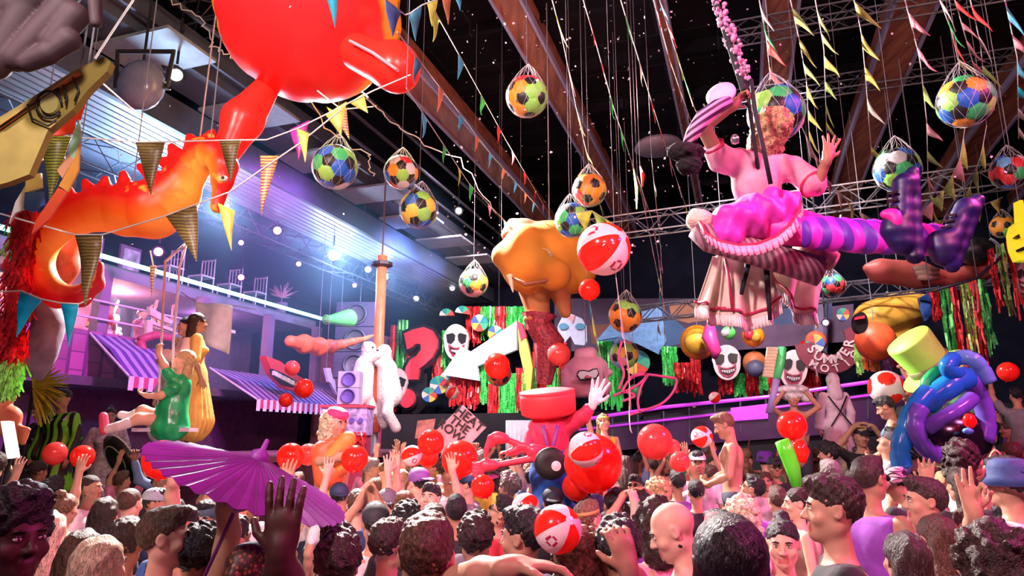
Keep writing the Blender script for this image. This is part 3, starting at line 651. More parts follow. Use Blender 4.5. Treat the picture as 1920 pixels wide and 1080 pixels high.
paint(me, dcol); o = empty('inflatable_dragon', c, 'red and yellow inflatable seahorse dragon with curled tail and spiked back', 'inflatable'); link('body', me, o)
e = at(420,335,5.42); MB().ball(e, .028, 12, 0).ball(Vector(e)+Vector((0,-.022,0)), .015, 8, 1).build('eye', [M_eye, M_iris], o, smooth=True, center=c)
cord(at(250,345,5.9), .006, parent=o, top=6.7); cord(at(395,262,5.75), .006, parent=o)
# --- orange tail of another beast behind the dragon tail
c = at(115, 480, 7.2); ca = np.array(c)
M_or = mat('orange_scales', (.85,.16,.05), .5, var=.4, scale=6)
o = empty('inflatable_tentacle', c, 'orange red tentacle rising behind the curled dragon tail', 'inflatable')
q_ = [(132,410,14),(128,450,22),(118,500,27),(95,545,26),(70,590,20)]
link('arm', sdf_mesh('arm', [rc(np.array(at(*q_[i][:2],7.2))-ca, np.array(at(*q_[i+1][:2],7.2))-ca, q_[i][2]/FPX*7.2, q_[i+1][2]/FPX*7.2, .05) for i in range(4)], .03, [M_or]), o)
cord(at(132,405,7.2), .006, parent=o)
# --- dark purple petals in the top left corner
M_dk = mat('dark_plum_fabric', (.045,.020,.028), .7, var=.3, scale=4)  # base colour lowered to carry the backlit look
c = at(70, 70, 3.4); ca = np.array(c); o = empty('inflatable_hand', c, 'dark plum inflatable hand with fat fingers in the top left corner', 'inflatable')
P = []
for (x0,y0,x1,y1,r) in [(60,10,-10,120,40),(120,20,30,110,34),(140,30,100,80,30),(130,75,95,100,24),(90,100,50,118,24),(30,-30,-20,40,60),(110,-30,40,20,50)]:
    P.append(rc(np.array(at(x0,y0,3.4))-ca, np.array(at(x1,y1,3.4))-ca, r/FPX*3.4*.95, r/FPX*3.4*.8, .004))
link('palm', sdf_mesh('palm', P, .013, [M_dk]), o)
link('finger', sdf_mesh('finger', [rc(np.array(at(176,-40,3.4))-ca, np.array(at(180,42,3.4))-ca, .045, .032, .02)], .014, [M_dk]), o)
cord(at(60,-20,3.4), .008, parent=o)
# --- olive cardboard head with a cartoon eye
def slab(pix, Y, t, mt, name, parent=None, center=None, ms=None):
    P = [at(x, y, Y) for x, y in pix]; cc = P[0]; poly = [((p-cc).x, (p-cc).z) for p in P]
    # the outline stands in an upright plane facing along the hall's long view
    return MB().prism(poly, cc, (1,0,0), (0,0,1), t, 0, 1 if ms else None).build(name, [mt, ms] if ms else mt, parent, center=center)
def line(pix, Y, r, mt, name, parent, center=None, n=6):
    return MB().tube([at(x, y, Y) for x, y in pix], r, n).build(name, mt, parent, smooth=True, center=center)
def arc(cx, cy, rx, ry, a0, a1, n=14): return [(cx+rx*math.cos(math.radians(a0+(a1-a0)*i/n)), cy-ry*math.sin(math.radians(a0+(a1-a0)*i/n))) for i in range(n+1)]
M_olive = mat('olive_card', (.30,.23,.05), .7); M_orng = mat('orange_paint', (.85,.26,.05), .6); M_ink = mat('black_ink', (.01,.01,.01), .5)
o = empty('cartoon_cutout', at(90,220,3.7), 'olive yellow cardboard head with big cartoon eye at upper left', 'cut-out'); c = o.location
slab([(-40,250),(60,190),(140,138),(200,110),(212,120),(205,138),(170,172),(140,210),(95,248),(60,330),(20,345),(-40,360)], 3.7, .05, M_olive, 'face_board', o, c)
line([(-10,245),(60,198),(140,142),(150,138)], 3.66, .012, M_orng, 'brow_strip', o, c); line([(0,238),(55,200),(110,165)], 3.65, .007, M_ink, 'outline', o, c)
line(arc(92,196,24,26,0,330), 3.65, .007, M_ink, 'eye_outline', o, c); slab(arc(94,194,17,20,0,345), 3.655, .02, mat('olive_light', (.40,.36,.12), .6), 'iris', o, c)
for a in ([(118,160),(126,180),(124,198)],[(136,145),(148,168),(140,190)],[(52,196),(60,222),(90,236),(105,226)]): line(a, 3.65, .006, M_ink, 'outline', o, c)
for (x,y) in ((122,172),(124,184)): MB().ball(at(x,y,3.65), .012, 8).build('nostril', M_ink, o, center=c)
cord(at(150,140,3.7), .006, parent=o)
# --- harlequin sleeve below it
o = empty('harlequin_streamer', at(130,300,4.0), 'harlequin streamer of orange, cyan and blue diamonds at upper left', 'decoration'); c = o.location
D_ = dict(r=(.85,.10,.05), c=(.45,.80,.75), o=(.90,.42,.10), y=(.92,.82,.45), b=(.06,.16,.65), w=(.75,.70,.72), p=(.80,.40,.30))
for col, pix in (('r',[(92,240),(130,200),(142,225),(138,250),(100,255)]),('r',[(130,200),(160,160),(166,172),(150,225),(142,225)]),('c',[(138,250),(150,225),(152,262),(140,300),(130,290)]),('p',[(130,290),(140,300),(118,335),(108,320)]),
    ('o',[(140,300),(150,270),(148,320),(128,360),(110,352)]),('r',[(112,350),(128,360),(95,410),(60,440),(68,415)]),('y',[(50,330),(78,325),(80,352),(48,362)]),('b',[(48,362),(82,360),(84,385),(62,398),(46,392)]),('w',[(46,392),(30,400),(18,420),(30,380),(48,350)]),('p',[(62,270),(76,262),(80,300),(60,318)])):
    slab(pix, 4.0, .015, mat('diamond_'+col, D_[col], .5, trans=.2), 'diamond', o, c)
cord(at(160,165,4.0), .006, parent=o)
# --- ochre camel shaped head with a trumpet snout
c = at(1030, 490, 10.5); ca = np.array(c); K = 10.5/FPX
M_och = mat('ochre_fabric', (.62,.22,.02), .8, var=.25, scale=1.5, bump=.5); M_tan = mat('tan_fabric', (.45,.18,.06), .8, var=.2, scale=3, bump=.2); M_br = mat('brown_fabric', (.33,.10,.05), .6)
Q = lambda x, y, dY=0: np.array(at(x, y, 10.5+dY))-ca
P = [el(Q(1030,480), (78*K,62*K,70*K), None, .1, 0), el(Q(985,485,-.3), (48*K,48*K,66*K), None, .1, 0), el(Q(1075,505), (45*K,42*K,48*K), None, .1, 0), rc(Q(945,480,-.3), Q(1040,515,-.6), 24*K, 30*K, .12, 0),
     rc(Q(1000,540), Q(1010,590), 30*K, 22*K, .06, 1), el(Q(1008,598), (28*K,28*K,12*K), None, .04, 1), rc(Q(1048,540), Q(1060,585), 22*K, 12*K, .05, 1), el(Q(980,435), (36*K,36*K,26*K), None, .06, 2), rc(Q(962,420), Q(955,440), 12*K, 16*K, .05, 2)]
o = empty('inflatable_camel', c, 'big ochre inflatable camel head with smiling mouth hanging mid hall', 'inflatable'); link('head', sdf_mesh('head', P, .035, [M_och, M_tan, M_br]), o)
MB().tube([at(958,520,9.75), at(985,533,9.72), at(1020,527,9.72), at(1050,512,9.8)], [.02,.035,.03,.015], 6).build('mouth_line', M_br, o, smooth=True, center=c)
MB().tube([at(955,515,9.75), at(962,548,9.75)], [.05,.01], 6).build('tooth', mat('tooth_cream', (.8,.62,.4), .5), o, center=c)
MB().tube([at(1012,590,10.5), at(1010,610,10.5), at(1030,640,10.6), at(1020,720,10.7)], [.28,.2,.24,.12], 10).build('fringe_tube', mat('maroon_tinsel', (.30,.03,.05), .4, var=.7, scale=30, bump=.8), o, center=c)
cord(at(1030,430,10.5), .01, parent=o)
# ================================================================ BALLS AND BALLOONS
phi = (1+5**.5)/2
ICO = np.array([(s1*a, s2*b, 0) for a, b in ((1,phi),) for s1 in (-1,1) for s2 in (-1,1)] + [(0, s1*1, s2*phi) for s1 in (-1,1) for s2 in (-1,1)] + [(s2*phi, 0, s1*1) for s1 in (-1,1) for s2 in (-1,1)], float)
ICO /= np.linalg.norm(ICO[0])
_f = []
for i in range(12):
    for j in range(i+1, 12):
        for k in range(j+1, 12):
            if np.dot(ICO[i],ICO[j]) > .4 and np.dot(ICO[j],ICO[k]) > .4 and np.dot(ICO[i],ICO[k]) > .4: v = ICO[i]+ICO[j]+ICO[k]; _f.append(v/np.linalg.norm(v))
FN = np.concatenate([ICO/2.327, np.array(_f)/2.267])
def mk_soccer(colors):
    bm = bmesh.new(); bmesh.ops.create_icosphere(bm, subdivisions=5, radius=1); me = bpy.data.meshes.new('ball'); bm.to_mesh(me); bm.free()
    n = len(me.vertices); V = np.zeros(n*3, dtype=np.float32); me.vertices.foreach_get('co', V); V = V.reshape(-1,3); D = V@FN.T; Ds = np.sort(D, 1); gap = (Ds[:,-1]-Ds[:,-2])*2.3
    V2 = V*(1-.035*np.exp(-(gap/.045)**2))[:,None]; me.vertices.foreach_set('co', V2.astype(np.float32).ravel())
    for m_ in [mat('ball_black', (.015,.015,.018), .45)]+[mat('ball_'+c, BC[c], .45, var=.05) for c in colors]: me.materials.append(m_)
    P = np.zeros(len(me.polygons)*3, dtype=np.float32); me.polygons.foreach_get('center', P); j = (P.reshape(-1,3)@FN.T).argmax(1)
    order = [(x*7+3*(x//5)) % len(colors) for x in range(20)]; mi = np.where(j < 12, 0, 1+np.array(order)[np.maximum(j-12,0)])
    me.polygons.foreach_set('material_index', mi.astype(np.int32)); me.polygons.foreach_set('use_smooth', np.ones(len(me.polygons), bool)); me.update(); return me
BC = dict(green=(.05,.55,.16), lime=(.30,.75,.12), blue=(.02,.14,.60), orange=(.90,.35,.03), red=(.75,.04,.05), pink=(.85,.35,.45), white=(.75,.72,.75), yellow=(.90,.65,.08), sky=(.15,.45,.75))
PAL = [['lime','green','blue','white'],['blue','white','red','lime','orange'],['blue','lime','yellow','sky'],['lime','green','orange','red','blue','white','orange'],['sky','yellow','lime','white','pink','green'],['green','lime','blue','green','orange','blue'],['pink','green','orange','yellow','green','pink'],['red','blue','green','white','red','sky']]
SOC = [mk_soccer(p) for p in PAL]
def mk_net():
    mb = MB(); n = 11
    for k in range(n):
        for sg in (1, -1):
            pt = []
            for i in range(13):
                t = i/12; th = PI*(1-t*.62); z = math.cos(th)*1.02; r = math.sin(th)*1.02
                a = 2*PI*k/n + sg*t*.9; pt.append((r*math.cos(a), r*math.sin(a), z))
            r0 = math.sin(PI*.38)*1.02; z0 = math.cos(PI*.38)*1.02
            for i in range(1, 6):
                t = i/5; a = 2*PI*k/n + sg*(.9+t*.7); r = r0*(1-t)**.8+.02; pt.append((r*math.cos(a), r*math.sin(a), z0+t*1.25))
            mb.tube(pt, .0055, 3, cap=False)
    return mb.data('net', [mat('white_net', (.75,.75,.80), .6)])
NET = mk_net()
SOCC = [ # px, py, r, palette, where
 (988,181,39,3,'large bright football in net beside the second timber beam, top middle'),(1455,212,52,0,'large football with pale hexagons behind the swinging performer\'s curly head'),(1810,190,48,5,'blue and green football in net highest at upper right'),
 (1682,318,41,0,'green and blue football in net behind the raised dark boot'),(1893,322,33,7,'red blue and green football cut by the right edge'),(628,313,42,0,'green football in net below the red inflatable fish'),
 (752,323,32,1,'blue and red football in net, upper of the touching left pair'),(785,393,36,2,'blue and lime football in net, lower of the touching left pair'),(1105,356,32,3,'football in net above the big beach ball, higher of two'),
 (1073,413,33,0,'green football touching the upper left of the big beach ball'),(977,478,25,4,'small football in front of the camel head\'s brow'),(888,530,27,6,'pink and green football in net alone left of the camel head'),
 (1172,593,31,3,'orange and green football in net below the big beach ball'),(1170,665,27,4,'white and orange football in net below the purple tied one'),(1880,425,21,3,'small orange and blue football beside the yellow grinning face'),
 (1862,478,20,2,'small football above the red and green fringe at far right'),(1668,575,18,1,'small football in front of the yellow monster at right'),(1562,535,22,7,'dim football just right of the white petticoats'),(1836,640,15,1,'tiny football below the right fringe curtain'),
 (935,700,24,3,'football half hidden behind the red balloon by the white arrow')]
Rb = random.Random(4)
for (px,py,r,pal,lab) in SOCC:
    Y = .24*FPX/r*ray(px,py).y; c = at(px, py, Y); o = empty('football', c, lab, 'football', 'netted footballs hung from the roof')
    b = link('ball', SOC[pal], o); b.scale = (.24,)*3; b.rotation_euler = (Rb.random()*6, Rb.random()*6, Rb.random()*6)
    n_ = link('net', NET, o); n_.scale = (.24,)*3; n_.rotation_euler = (Rb.uniform(-.1,.1), Rb.uniform(-.15,.15), Rb.random()*6)
    cord(c+Vector((0,0,.24*1.5)), .003, parent=o)
M_red = mat('balloon_red', (.95,.035,.02), .18, trans=.35, var=.03, spec=.6); M_redp = mat('balloon_pinkred', (.90,.10,.10), .2, trans=.35, var=.03, spec=.6); M_wh = mat('beach_white', (.85,.82,.85), .25, trans=.2, var=.03); M_mark = mat('dark_red_print', (.45,.02,.08), .4)
def mk_beach():
    V = []; F = []; mi = []; nl, na = 48, 32
    for i in range(na+1):
        th = PI*i/na
        for k in range(nl):
            ph = 2*PI*k/nl; s = 1-.025*abs(math.cos(3*ph))**20*math.sin(th)*1
            V.append((math.sin(th)*math.cos(ph)*s, math.sin(th)*math.sin(ph)*s, math.cos(th)))
    for i in range(na):
        for k in range(nl):
            F.append((i*nl+k, (i+1)*nl+k, (i+1)*nl+(k+1)%nl, i*nl+(k+1)%nl)); ph = (k+.5)/nl*6-.0; m_ = int((ph+.5)) % 2
            if i < 2 or i >= na-2: m_ = 1
            th = (i+.5)/na*PI; dph = ((k+.5)/nl*6 % 2)-1.5+.5  # emblem in the middle of each white panel
            du, dv = (dph)*1.05*math.sin(th), th-1.25
            rr_ = math.hypot(du*1.0, dv)
            if m_ == 1 and (.17 < rr_ < .26): m_ = 2
            mi.append(m_)
    return meshdata('skin', V, np.array(F), [M_red, M_wh, M_mark], mi)
BEACH = mk_beach(); 
bl = MB(); prof = [(.001,-1.10),(.05,-1.12),(.06,-1.06),(.10,-1.0)]+[(math.sin(PI*t)*1.0, -math.cos(PI*t)*(1.0 if t > .5 else 1.02)) for t in [x/28 for x in range(2,28)]]+[(.001,1)]
BALL = bl.lathe((0,0,0), prof, 32).data('skin', [M_red], True); BALLP = BALL.copy(); BALLP.materials[0] = M_redp
def balloon(px, py, r, Y, lab, kind='red', rot=None, cat='balloon'):
    c = at(px, py, Y); R_ = sz(r, py, Y); o = link({'beach':'beach_ball'}.get(kind,'balloon'), {'beach':BEACH,'pink':BALLP}.get(kind, BALL), None, c); o.scale = (R_,)*3
    o.rotation_euler = rot or (Rb.uniform(-.3,.3), Rb.uniform(-.3,.3), Rb.random()*6)
    tag(o, lab, 'beach ball' if kind == 'beach' else 'balloon', 'beach balls over the crowd' if kind == 'beach' else 'red balloons over the crowd'); return o
for a in [
 (1132,467,50,6.0,'largest airborne red and white beach ball, high above the middle','beach',(1.2,.5,.5)),(1105,543,20,8.5,'red balloon floating just below the large high beach ball','red'),
 (862,860,34,6.2,'largest plain orange-red balloon left of the red skeleton hands','red'),(808,830,25,6.6,'orange-red balloon touching the placard\'s lower left corner','red'),(773,855,20,7.0,'small beach ball behind the balloon under the placard','beach',(.4,1.2,.2)),
 (802,856,20,7.4,'orange balloon behind the two round balloons under the placard','red'),(665,860,25,6.0,'orange-red balloon held up right of the orange armed performer','red'),(1228,828,33,5.6,'pale red balloon right of the red hatted performer','pink'),
 (1112,868,54,5.4,'biggest red balloon right of the black record disc','red'),(1098,843,33,5.0,'beach ball overlapping the biggest red balloon','beach',(.9,.9,1.2)),(1316,819,20,7.0,'small beach ball left of the shirtless man','beach',(1.4,.2,.3)),
 (1485,798,27,5.6,'red balloon held above the long green balloon','red'),(1046,992,45,2.75,'nearest beach ball, low in front of the crowd','beach',(1.0,-.6,.9)),(986,952,27,3.9,'beach ball half hidden behind the nearest one','beach',(.2,.8,.6)),
 (545,856,25,6.6,'crinkled red balloon at the right of the parasol hub','red'),(578,852,20,7.4,'dark red balloon left of the orange armed performer','pink'),(155,856,21,7.0,'red balloon below the black and green costume','red'),
 (103,850,21,7.4,'pink-red balloon at far left, left of the other one','pink'),(305,862,36,4.4,'orange-red balloon half behind the parasol\'s left tip','red'),(1275,865,19,6.4,'dark red balloon below the small beach ball','pink'),
 (905,912,22,5.6,'red balloon low behind raised arms below the largest orange balloon','red'),(1080,912,26,5.6,'red balloon below the biggest red balloon','red'),(1340,745,11,10.5,'tiny red and white beach ball by the purple rail','beach',(.9,.2,.8)),
 (1890,697,18,8.0,'red balloon held up at the right edge','red'),(570,728,18,11.5,'bright red balloon by the awning, right of the grinning mouth','red'),(548,690,14,12.0,'pink-red balloon above the grinning mouth','pink'),
 (536,750,13,11.5,'lower red balloon at the end of the awning','red'),(932,686,24,9.6,'red balloon in front of the white arrow','red'),(1262,838,14,8.0,'dim red balloon behind the pale red one','pink'),(848,736,13,13,'tiny red and white ball at the base of the fringe','beach',(.5,.5,.5)),
 (1048,664,22,10.2,'brownish orange ball beside the camel\'s fringe tube','pink')]: balloon(*a)
# white ball with red spots
c = at(1662, 727, 8.6); R_ = sz(32, 727, 8.6); V = np.array(FN); bm = bmesh.new(); bmesh.ops.create_icosphere(bm, subdivisions=5, radius=R_); me = bpy.data.meshes.new('skin'); bm.to_mesh(me); bm.free()
me.materials.append(M_wh); me.materials.append(M_red); P = np.zeros(len(me.polygons)*3, dtype=np.float32); me.polygons.foreach_get('center', P); P = P.reshape(-1,3)/R_
sp = np.array([(.75,-.6,.15),(-.35,-.8,.55),(.1,-.6,-.8),(-.9,.2,.1),(0,.4,.9),(.5,.8,0)]); sp /= np.linalg.norm(sp,axis=1)[:,None]
me.polygons.foreach_set('material_index', ((P@sp.T).max(1) > .88).astype(np.int32)); me.polygons.foreach_set('use_smooth', np.ones(len(me.polygons), bool)); tag(link('spotted_balloon', me, None, c), 'white balloon with big red spots left of the green top hat', 'balloon')
# long green modelling balloon with limp red one
o = empty('modelling_balloon', at(1480,860,4.9), 'long bright green balloon held up under a red balloon', 'balloon')
MB().tube([at(1466,826,4.9), at(1476,850,4.9), at(1487,880,4.9), at(1494,912,4.9)], [.05,.055,.05,.035], 12).build('tube', mat('green_latex', (.15,.85,.05), .25, trans=.3), o, smooth=True)
o = empty('modelling_balloon', at(1500,850,5.2), 'limp red balloon trailing under the held red balloon', 'balloon')
MB().tube([at(1494,828,5.2), at(1503,848,5.2), at(1504,868,5.2)], [.05,.06,.03], 10).build('tube', M_red, o, smooth=True)
# ================================================================ BUNTING
BF = dict(y=(.62,.60,.14), g=(.08,.55,.18), l=(.45,.60,.18), r=(.70,.06,.06), p=(.72,.30,.38), b=(.10,.40,.55), o=(.65,.28,.16), c=(.02,.38,.50), d=(.10,.20,.50), w=(.70,.65,.60), m=(.55,.05,.25), k=(.38,.30,.06))
def flag_mat(c): return mat('pennant_'+c, BF[c], .6, trans=.3, var=.35, scale=9)
Rf = random.Random(9)
def pennant(p0, p1, tip, col, parent, c, curl=.05, mt=None, name='pennant'):
    p0, p1, tip = Vector(p0), Vector(p1), Vector(tip); n = (p1-p0).cross(tip-p0).normalized(); L = (tip-(p0+p1)/2).length; N = 6; V = []; F = []
    k = Rf.uniform(-1,1)*curl*L; kk = Rf.uniform(-1,1)*curl*L
    for i in range(N+1):
        t = i/N; a, b = p0.lerp(tip, t), p1.lerp(tip, t); m = (a+b)/2; off = n*(k*math.sin(PI*t)+kk*math.sin(2*PI*t)*.6)
        V += [a+off, m+off+n*k*.35*(1-t)*math.sin(3*t+.6), b+off]
    for i in range(N):
        for j in range(2): F.append((i*3+j, i*3+j+1, i*3+j+4, i*3+j+3))
    V2 = [v+n*.004 for v in V]; M_ = len(V)
    F2 = F+[tuple(M_+q for q in f[::-1]) for f in F]+[(3*i, 3*i+3, M_+3*i+3, M_+3*i) for i in range(N)]+[(3*i+3+2, 3*i+2, M_+3*i+2, M_+3*i+5) for i in range(N)]+[(1,0,M_,M_+1),(2,1,M_+1,M_+2)]
    mb = MB().add(V+V2, F2); return mb.build(name, mt or flag_mat(col), parent, smooth=True, center=c)
M_str = mat('bunting_string', (.65,.62,.60), .7)
def bunting(way, cols, label, size=.30, side=.6, down=.8, gap=None, r=.005, t0=.03, curl=.05, group='pennant strings under the roof'):
    P = [at(*w_) for w_ in way]; seg = [(P[i+1]-P[i]).length for i in range(len(P)-1)]; T = sum(seg)
    def pt(s):
        s = min(max(s, 0), T-1e-6); i = 0
        while s > seg[i]: s -= seg[i]; i += 1
        return P[i].lerp(P[i+1], s/seg[i])
    o = empty('bunting', P[0], label, 'bunting', group); MB().tube([pt(T*i/24) for i in range(25)], r, 4).build('string', M_str, o)
    if way[0][1] > 150: cord(P[0], .003, parent=o)
    n = len(cols)
    for i, c in enumerate(cols):
        if c == ' ': continue
        s = T*(t0+(1-t0)*(i+.3)/n); a, b = pt(s), pt(s+size*1.05); L = size*Rf.uniform(.75,1.0)
        tip = (a+b)/2+Vector((side,Rf.uniform(-.3,.3),-down)).normalized()*L
        pennant(a, b, tip, c, o, o.location, curl)
    return o
G = bunting
G([(762,165,4.2),(880,345,8),(1000,470,13)], 'bgygpbyp', 'pennant string running from beneath the red fin down to the camel head', .22, -.05, 1)
G([(770,-60,4),(865,110,6),(950,265,9),(1040,420,15)], 'ybgrrrrpb', 'pennant string with red flags left of the topmost central football', .28, -.1, 1)
G([(745,60,3.6),(830,170,5),(925,295,7.5),(1010,390,11)], 'bobobobob', 'pennant string of blue and orange flags along the left timber beam', .20, -.2, 1)
G([(1028,-30,4.5),(1055,75,6),(1080,200,8),(1110,330,11),(1140,440,15)], 'ypyyoyp', 'pennant string with large yellow flags crossing the second timber beam', .34, .3, 1)
G([(1085,-30,5),(1120,90,6.5),(1150,200,8.5),(1200,350,12),(1250,600,17)], 'rrggprrpyp', 'long pennant string reaching the pink ribbons, right of the second beam', .30, .1, 1)
G([(1155,-30,5),(1200,120,7),(1240,250,9.5),(1290,400,14)], 'gwrrpwy', 'pennant string with small red flags left of the striped sleeve', .30, .1, 1)
G([(1218,-30,5),(1255,110,7),(1300,240,10)], 'roow', 'orange ribbon string left of the performer\'s pale cap', .22, .1, 1)
G([(1228,-30,4.4),(1262,80,5.5),(1300,200,7)], 'brlgo', 'pennant string with lime flags ending at the striped sleeve', .24, .25, .9)
G([(1335,-20,5.5),(1352,40,6.5),(1400,140,9)], 'lly', 'short pennant string beside the pink rope', .28, .3, .9)
G([(1420,-20,4.8),(1437,70,6),(1445,150,7)], 'wgrr', 'pennant string with green and red flags above the large football', .30, .45, .8)
G([(1478,-20,4.6),(1500,80,5.6),(1512,150,6.6),(1520,300,9)], 'lylyyyp', 'pennant string of lime flags right of the large football', .30, .5, .85)
G([(1527,-10,5),(1545,90,6.4),(1550,250,9)], 'llylly', 'pennant string hanging straight above the spread hand', .30, .45, .9)
G([(1595,-30,4.6),(1615,60,5.6),(1622,130,6.4),(1635,300,9)], 'yyyw y', 'pennant string on the widest timber beam at right', .32, .6, .75)
G([(1692,-20,4.8),(1725,110,6),(1738,230,7),(1740,340,8.5),(1755,420,10)], 'pplplpyy', 'pennant string with pink and lime flags left of the highest right football', .28, .55, .7)
G([(1755,-20,5),(1785,60,6),(1800,130,7)], 'wgry', 'pennant string with green flag above the highest right football', .28, .5, .7)
G([(1785,-20,5.2),(1812,75,6.6),(1830,140,7.6)], 'rppp', 'pennant string of pink flags right above the highest right football', .28, .5, .7)
G([(1815,-20,5),(1838,80,6.2),(1850,200,8)], 'rwly', 'pennant string just right of the highest right football', .28, .5, .7)
G([(1880,-20,4.8),(1908,110,6),(1910,260,8)], 'bpbcww', 'pennant string with turquoise flags along the right edge', .28, .4, .8)
G([(1810,235,8),(1800,300,8.2),(1775,350,8.6),(1725,400,9.2),(1690,425,9.8)], 'ypllpyyy', 'pennant garland curving down between right footballs and the boots', .30, .15, 1)
G([(1850,235,8),(1840,290,8.2),(1815,360,9),(1780,400,10)], 'yllyw', 'second pennant garland curving below the highest right football', .30, .15, 1)
G([(1600,400,9),(1640,430,9.5),(1700,432,10),(1790,405,10.5),(1880,370,11)], 'yyllyyly', 'low pennant garland passing behind the dark boots', .30, .05, 1)
G([(1500,230,8),(1545,330,9),(1600,390,10),(1680,440,11)], 'wwpwlwyw', 'pale pennant garland below the spread hand', .30, .05, 1)
G([(1222,300,9),(1232,400,10.5),(1240,480,12),(1232,640,14)], 'wplpbw', 'thin pennant string falling left of the white petticoats', .28, .15, 1)
G([(1195,330,9.5),(1225,420,11),(1240,520,12.5),(1250,700,15)], 'pppplw', 'thin pink pennant string falling beside the thin pale one', .30, .05, 1)
G([(1155,520,7),(1165,600,7),(1180,700,7.2),(1180,790,7.4)], 'ppwppw', 'pink ribbon string hanging from the purple tied football', .22, .1, 1)
G([(1100,540,8.5),(1120,640,9),(1140,740,9.4)], 'by wp', 'string of small flags hanging below the small red balloon', .24, .05, 1)
G([(1530,560,13),(1530,640,13),(1530,700,13)], 'w w', 'thin pale string beside the right petticoat', .3, .1, 1)
G([(700,-20,3.4),(762,30,3.9),(790,10,4.1),(870,-20,5)], 'dbyob', 'pennant string across the top beside the fish', .26, .05, 1)
G([(1068,400,7.5),(1110,395,7.7),(1150,420,8)], 'yly', 'short string of yellow flags between the two touching footballs and the beach ball', .26, .05, 1)
G([(940,440,11),(980,452,10.2),(1030,470,9.8),(1060,520,10.4)], 'ywwwy', 'pale pennant garland draped over the camel head', .26, .05, 1)
# separate coloured streamers
for (x0,y0,x1,y1,Y,w_,c,lab) in [(1188,318,1194,392,9,.07,'l','lime green streamer beside the red one over the trusses'),(1200,312,1205,350,9,.09,'r','red streamer beside the lime one over the trusses')]:
    a = at(x0,y0,Y); o = empty('streamer', a, lab, 'streamer'); MB().tube([a, at((x0+x1)/2+3,(y0+y1)/2,Y), at(x1,y1,Y)], [w_*.3,w_,w_*.4], 8, flat=.3).build('strip', flag_mat(c), o, center=a); cord(a, .004, parent=o)
# big foreground pennants with woven glitter stripes
def glitter(name, c1, c2):
    m = bpy.data.materials.new(name); m.use_nodes = True; N = m.node_tree.nodes; L = m.node_tree.links; p = N['Principled BSDF']; p.inputs['Roughness'].default_value = .4
    tc = N.new('ShaderNodeTexCoord'); wv = N.new('ShaderNodeTexWave'); wv.bands_direction = 'Z'; wv.inputs['Scale'].default_value = 14; wv.inputs['Distortion'].default_value = 3; wv.inputs['Detail'].default_value = 3
    no = N.new('ShaderNodeTexNoise'); no.inputs['Scale'].default_value = 9; cr = N.new('ShaderNodeMixRGB'); cr.inputs[1].default_value = (*c1,1); cr.inputs[2].default_value = (*c2,1)
    L.new(tc.outputs['Object'], wv.inputs['Vector']); L.new(tc.outputs['Object'], no.inputs['Vector']); mu = N.new('ShaderNodeMath'); mu.operation = 'MULTIPLY'; L.new(wv.outputs['Fac'], mu.inputs[0]); L.new(no.outputs[0], mu.inputs[1]); mu2 = N.new('ShaderNodeMath'); mu2.operation='MULTIPLY'; mu2.inputs[1].default_value = 1.7; L.new(mu.outputs[0], mu2.inputs[0])
    L.new(mu2.outputs[0], cr.inputs[0]); L.new(cr.outputs[0], p.inputs['Base Color']); tr = N.new('ShaderNodeBsdfTranslucent'); L.new(cr.outputs[0], tr.inputs[0]); ms = N.new('ShaderNodeMixShader'); ms.inputs[0].default_value = .25
    L.new(p.outputs[0], ms.inputs[1]); L.new(tr.outputs[0], ms.inputs[2]); L.new(ms.outputs[0], N['Material Output'].inputs[0]); return m
GL = dict(a=glitter('olive_weave', (.09,.07,.02), (.45,.50,.06)), b=glitter('brown_weave', (.10,.06,.03), (.34,.25,.07)), c=glitter('pink_weave', (.35,.04,.12), (.75,.65,.15)), d=mat('yellow_foil', (.80,.65,.15), .4, trans=.3, var=.3), e=mat('cyan_cloth', (.0,.34,.48), .6, trans=.3, var=.2), f=mat('magenta_foil', (.50,.04,.35), .4, trans=.2, var=.5, scale=14))
def big(way, flags, label, Y, r=.006):
    P = [at(x, y, Y) for x, y in way]; o = empty('bunting', P[0], label, 'bunting', 'big pennants at the upper left'); MB().tube(P, r, 5).build('string', M_str, o)
    for (a, b, t, c) in flags: pennant(at(*a, Y), at(*b, Y), at(*t, Y), None, o, o.location, .06, GL[c])
big([(-30,216),(78,244),(136,257),(255,266),(310,266),(415,263),(500,262),(560,240),(640,200),(700,170),(770,140)], [((76,244),(135,254),(92,378),'a'),((253,265),(309,267),(283,366),'b'),((411,263),(452,260),(432,342),'b'),((543,243),(580,225),(560,300),'f'),((610,215),(650,190),(640,255),'d'),((655,192),(682,175),(690,212),'d')], 'string of big olive and brown pennants in front of the dragon', 4.6)
big([(-20,395),(140,440),(192,440),(312,404),(368,383),(430,360),(490,318),(560,270),(640,205)], [((140,440),(192,440),(160,578),'b'),((310,404),(369,384),(368,490),'b'),((408,380),(440,395),(434,470),'d'),((488,292),(522,292),(490,405),'c'),((556,240),(580,250),(572,305),'d')], 'string of woven brown pennants passing below the dragon belly', 4.4)
big([(-20,548),(40,545),(75,560),(112,568),(148,570),(170,560)], [((38,546),(78,564),(30,632),'e'),((113,568),(147,569),(128,650),'e')], 'pair of turquoise pennants below the dragon tail', 5.0)
big([(282,470),(288,500)], [((281,497),(292,497),(283,560),'c')], 'single maroon glitter pennant hanging before the terrace', 5.0)
big([(595,170),(640,205),(700,200)], [((612,200),(640,215),(640,250),'d'),((625,215),(650,205),(655,262),'c')], 'cluster of yellow and orange foil flags below the fish', 4.9)
big([(550,-30),(640,-20)], [((605,-30),(632,-28),(628,52),'e')], 'blue pennant in front of the red fish', 4.2)
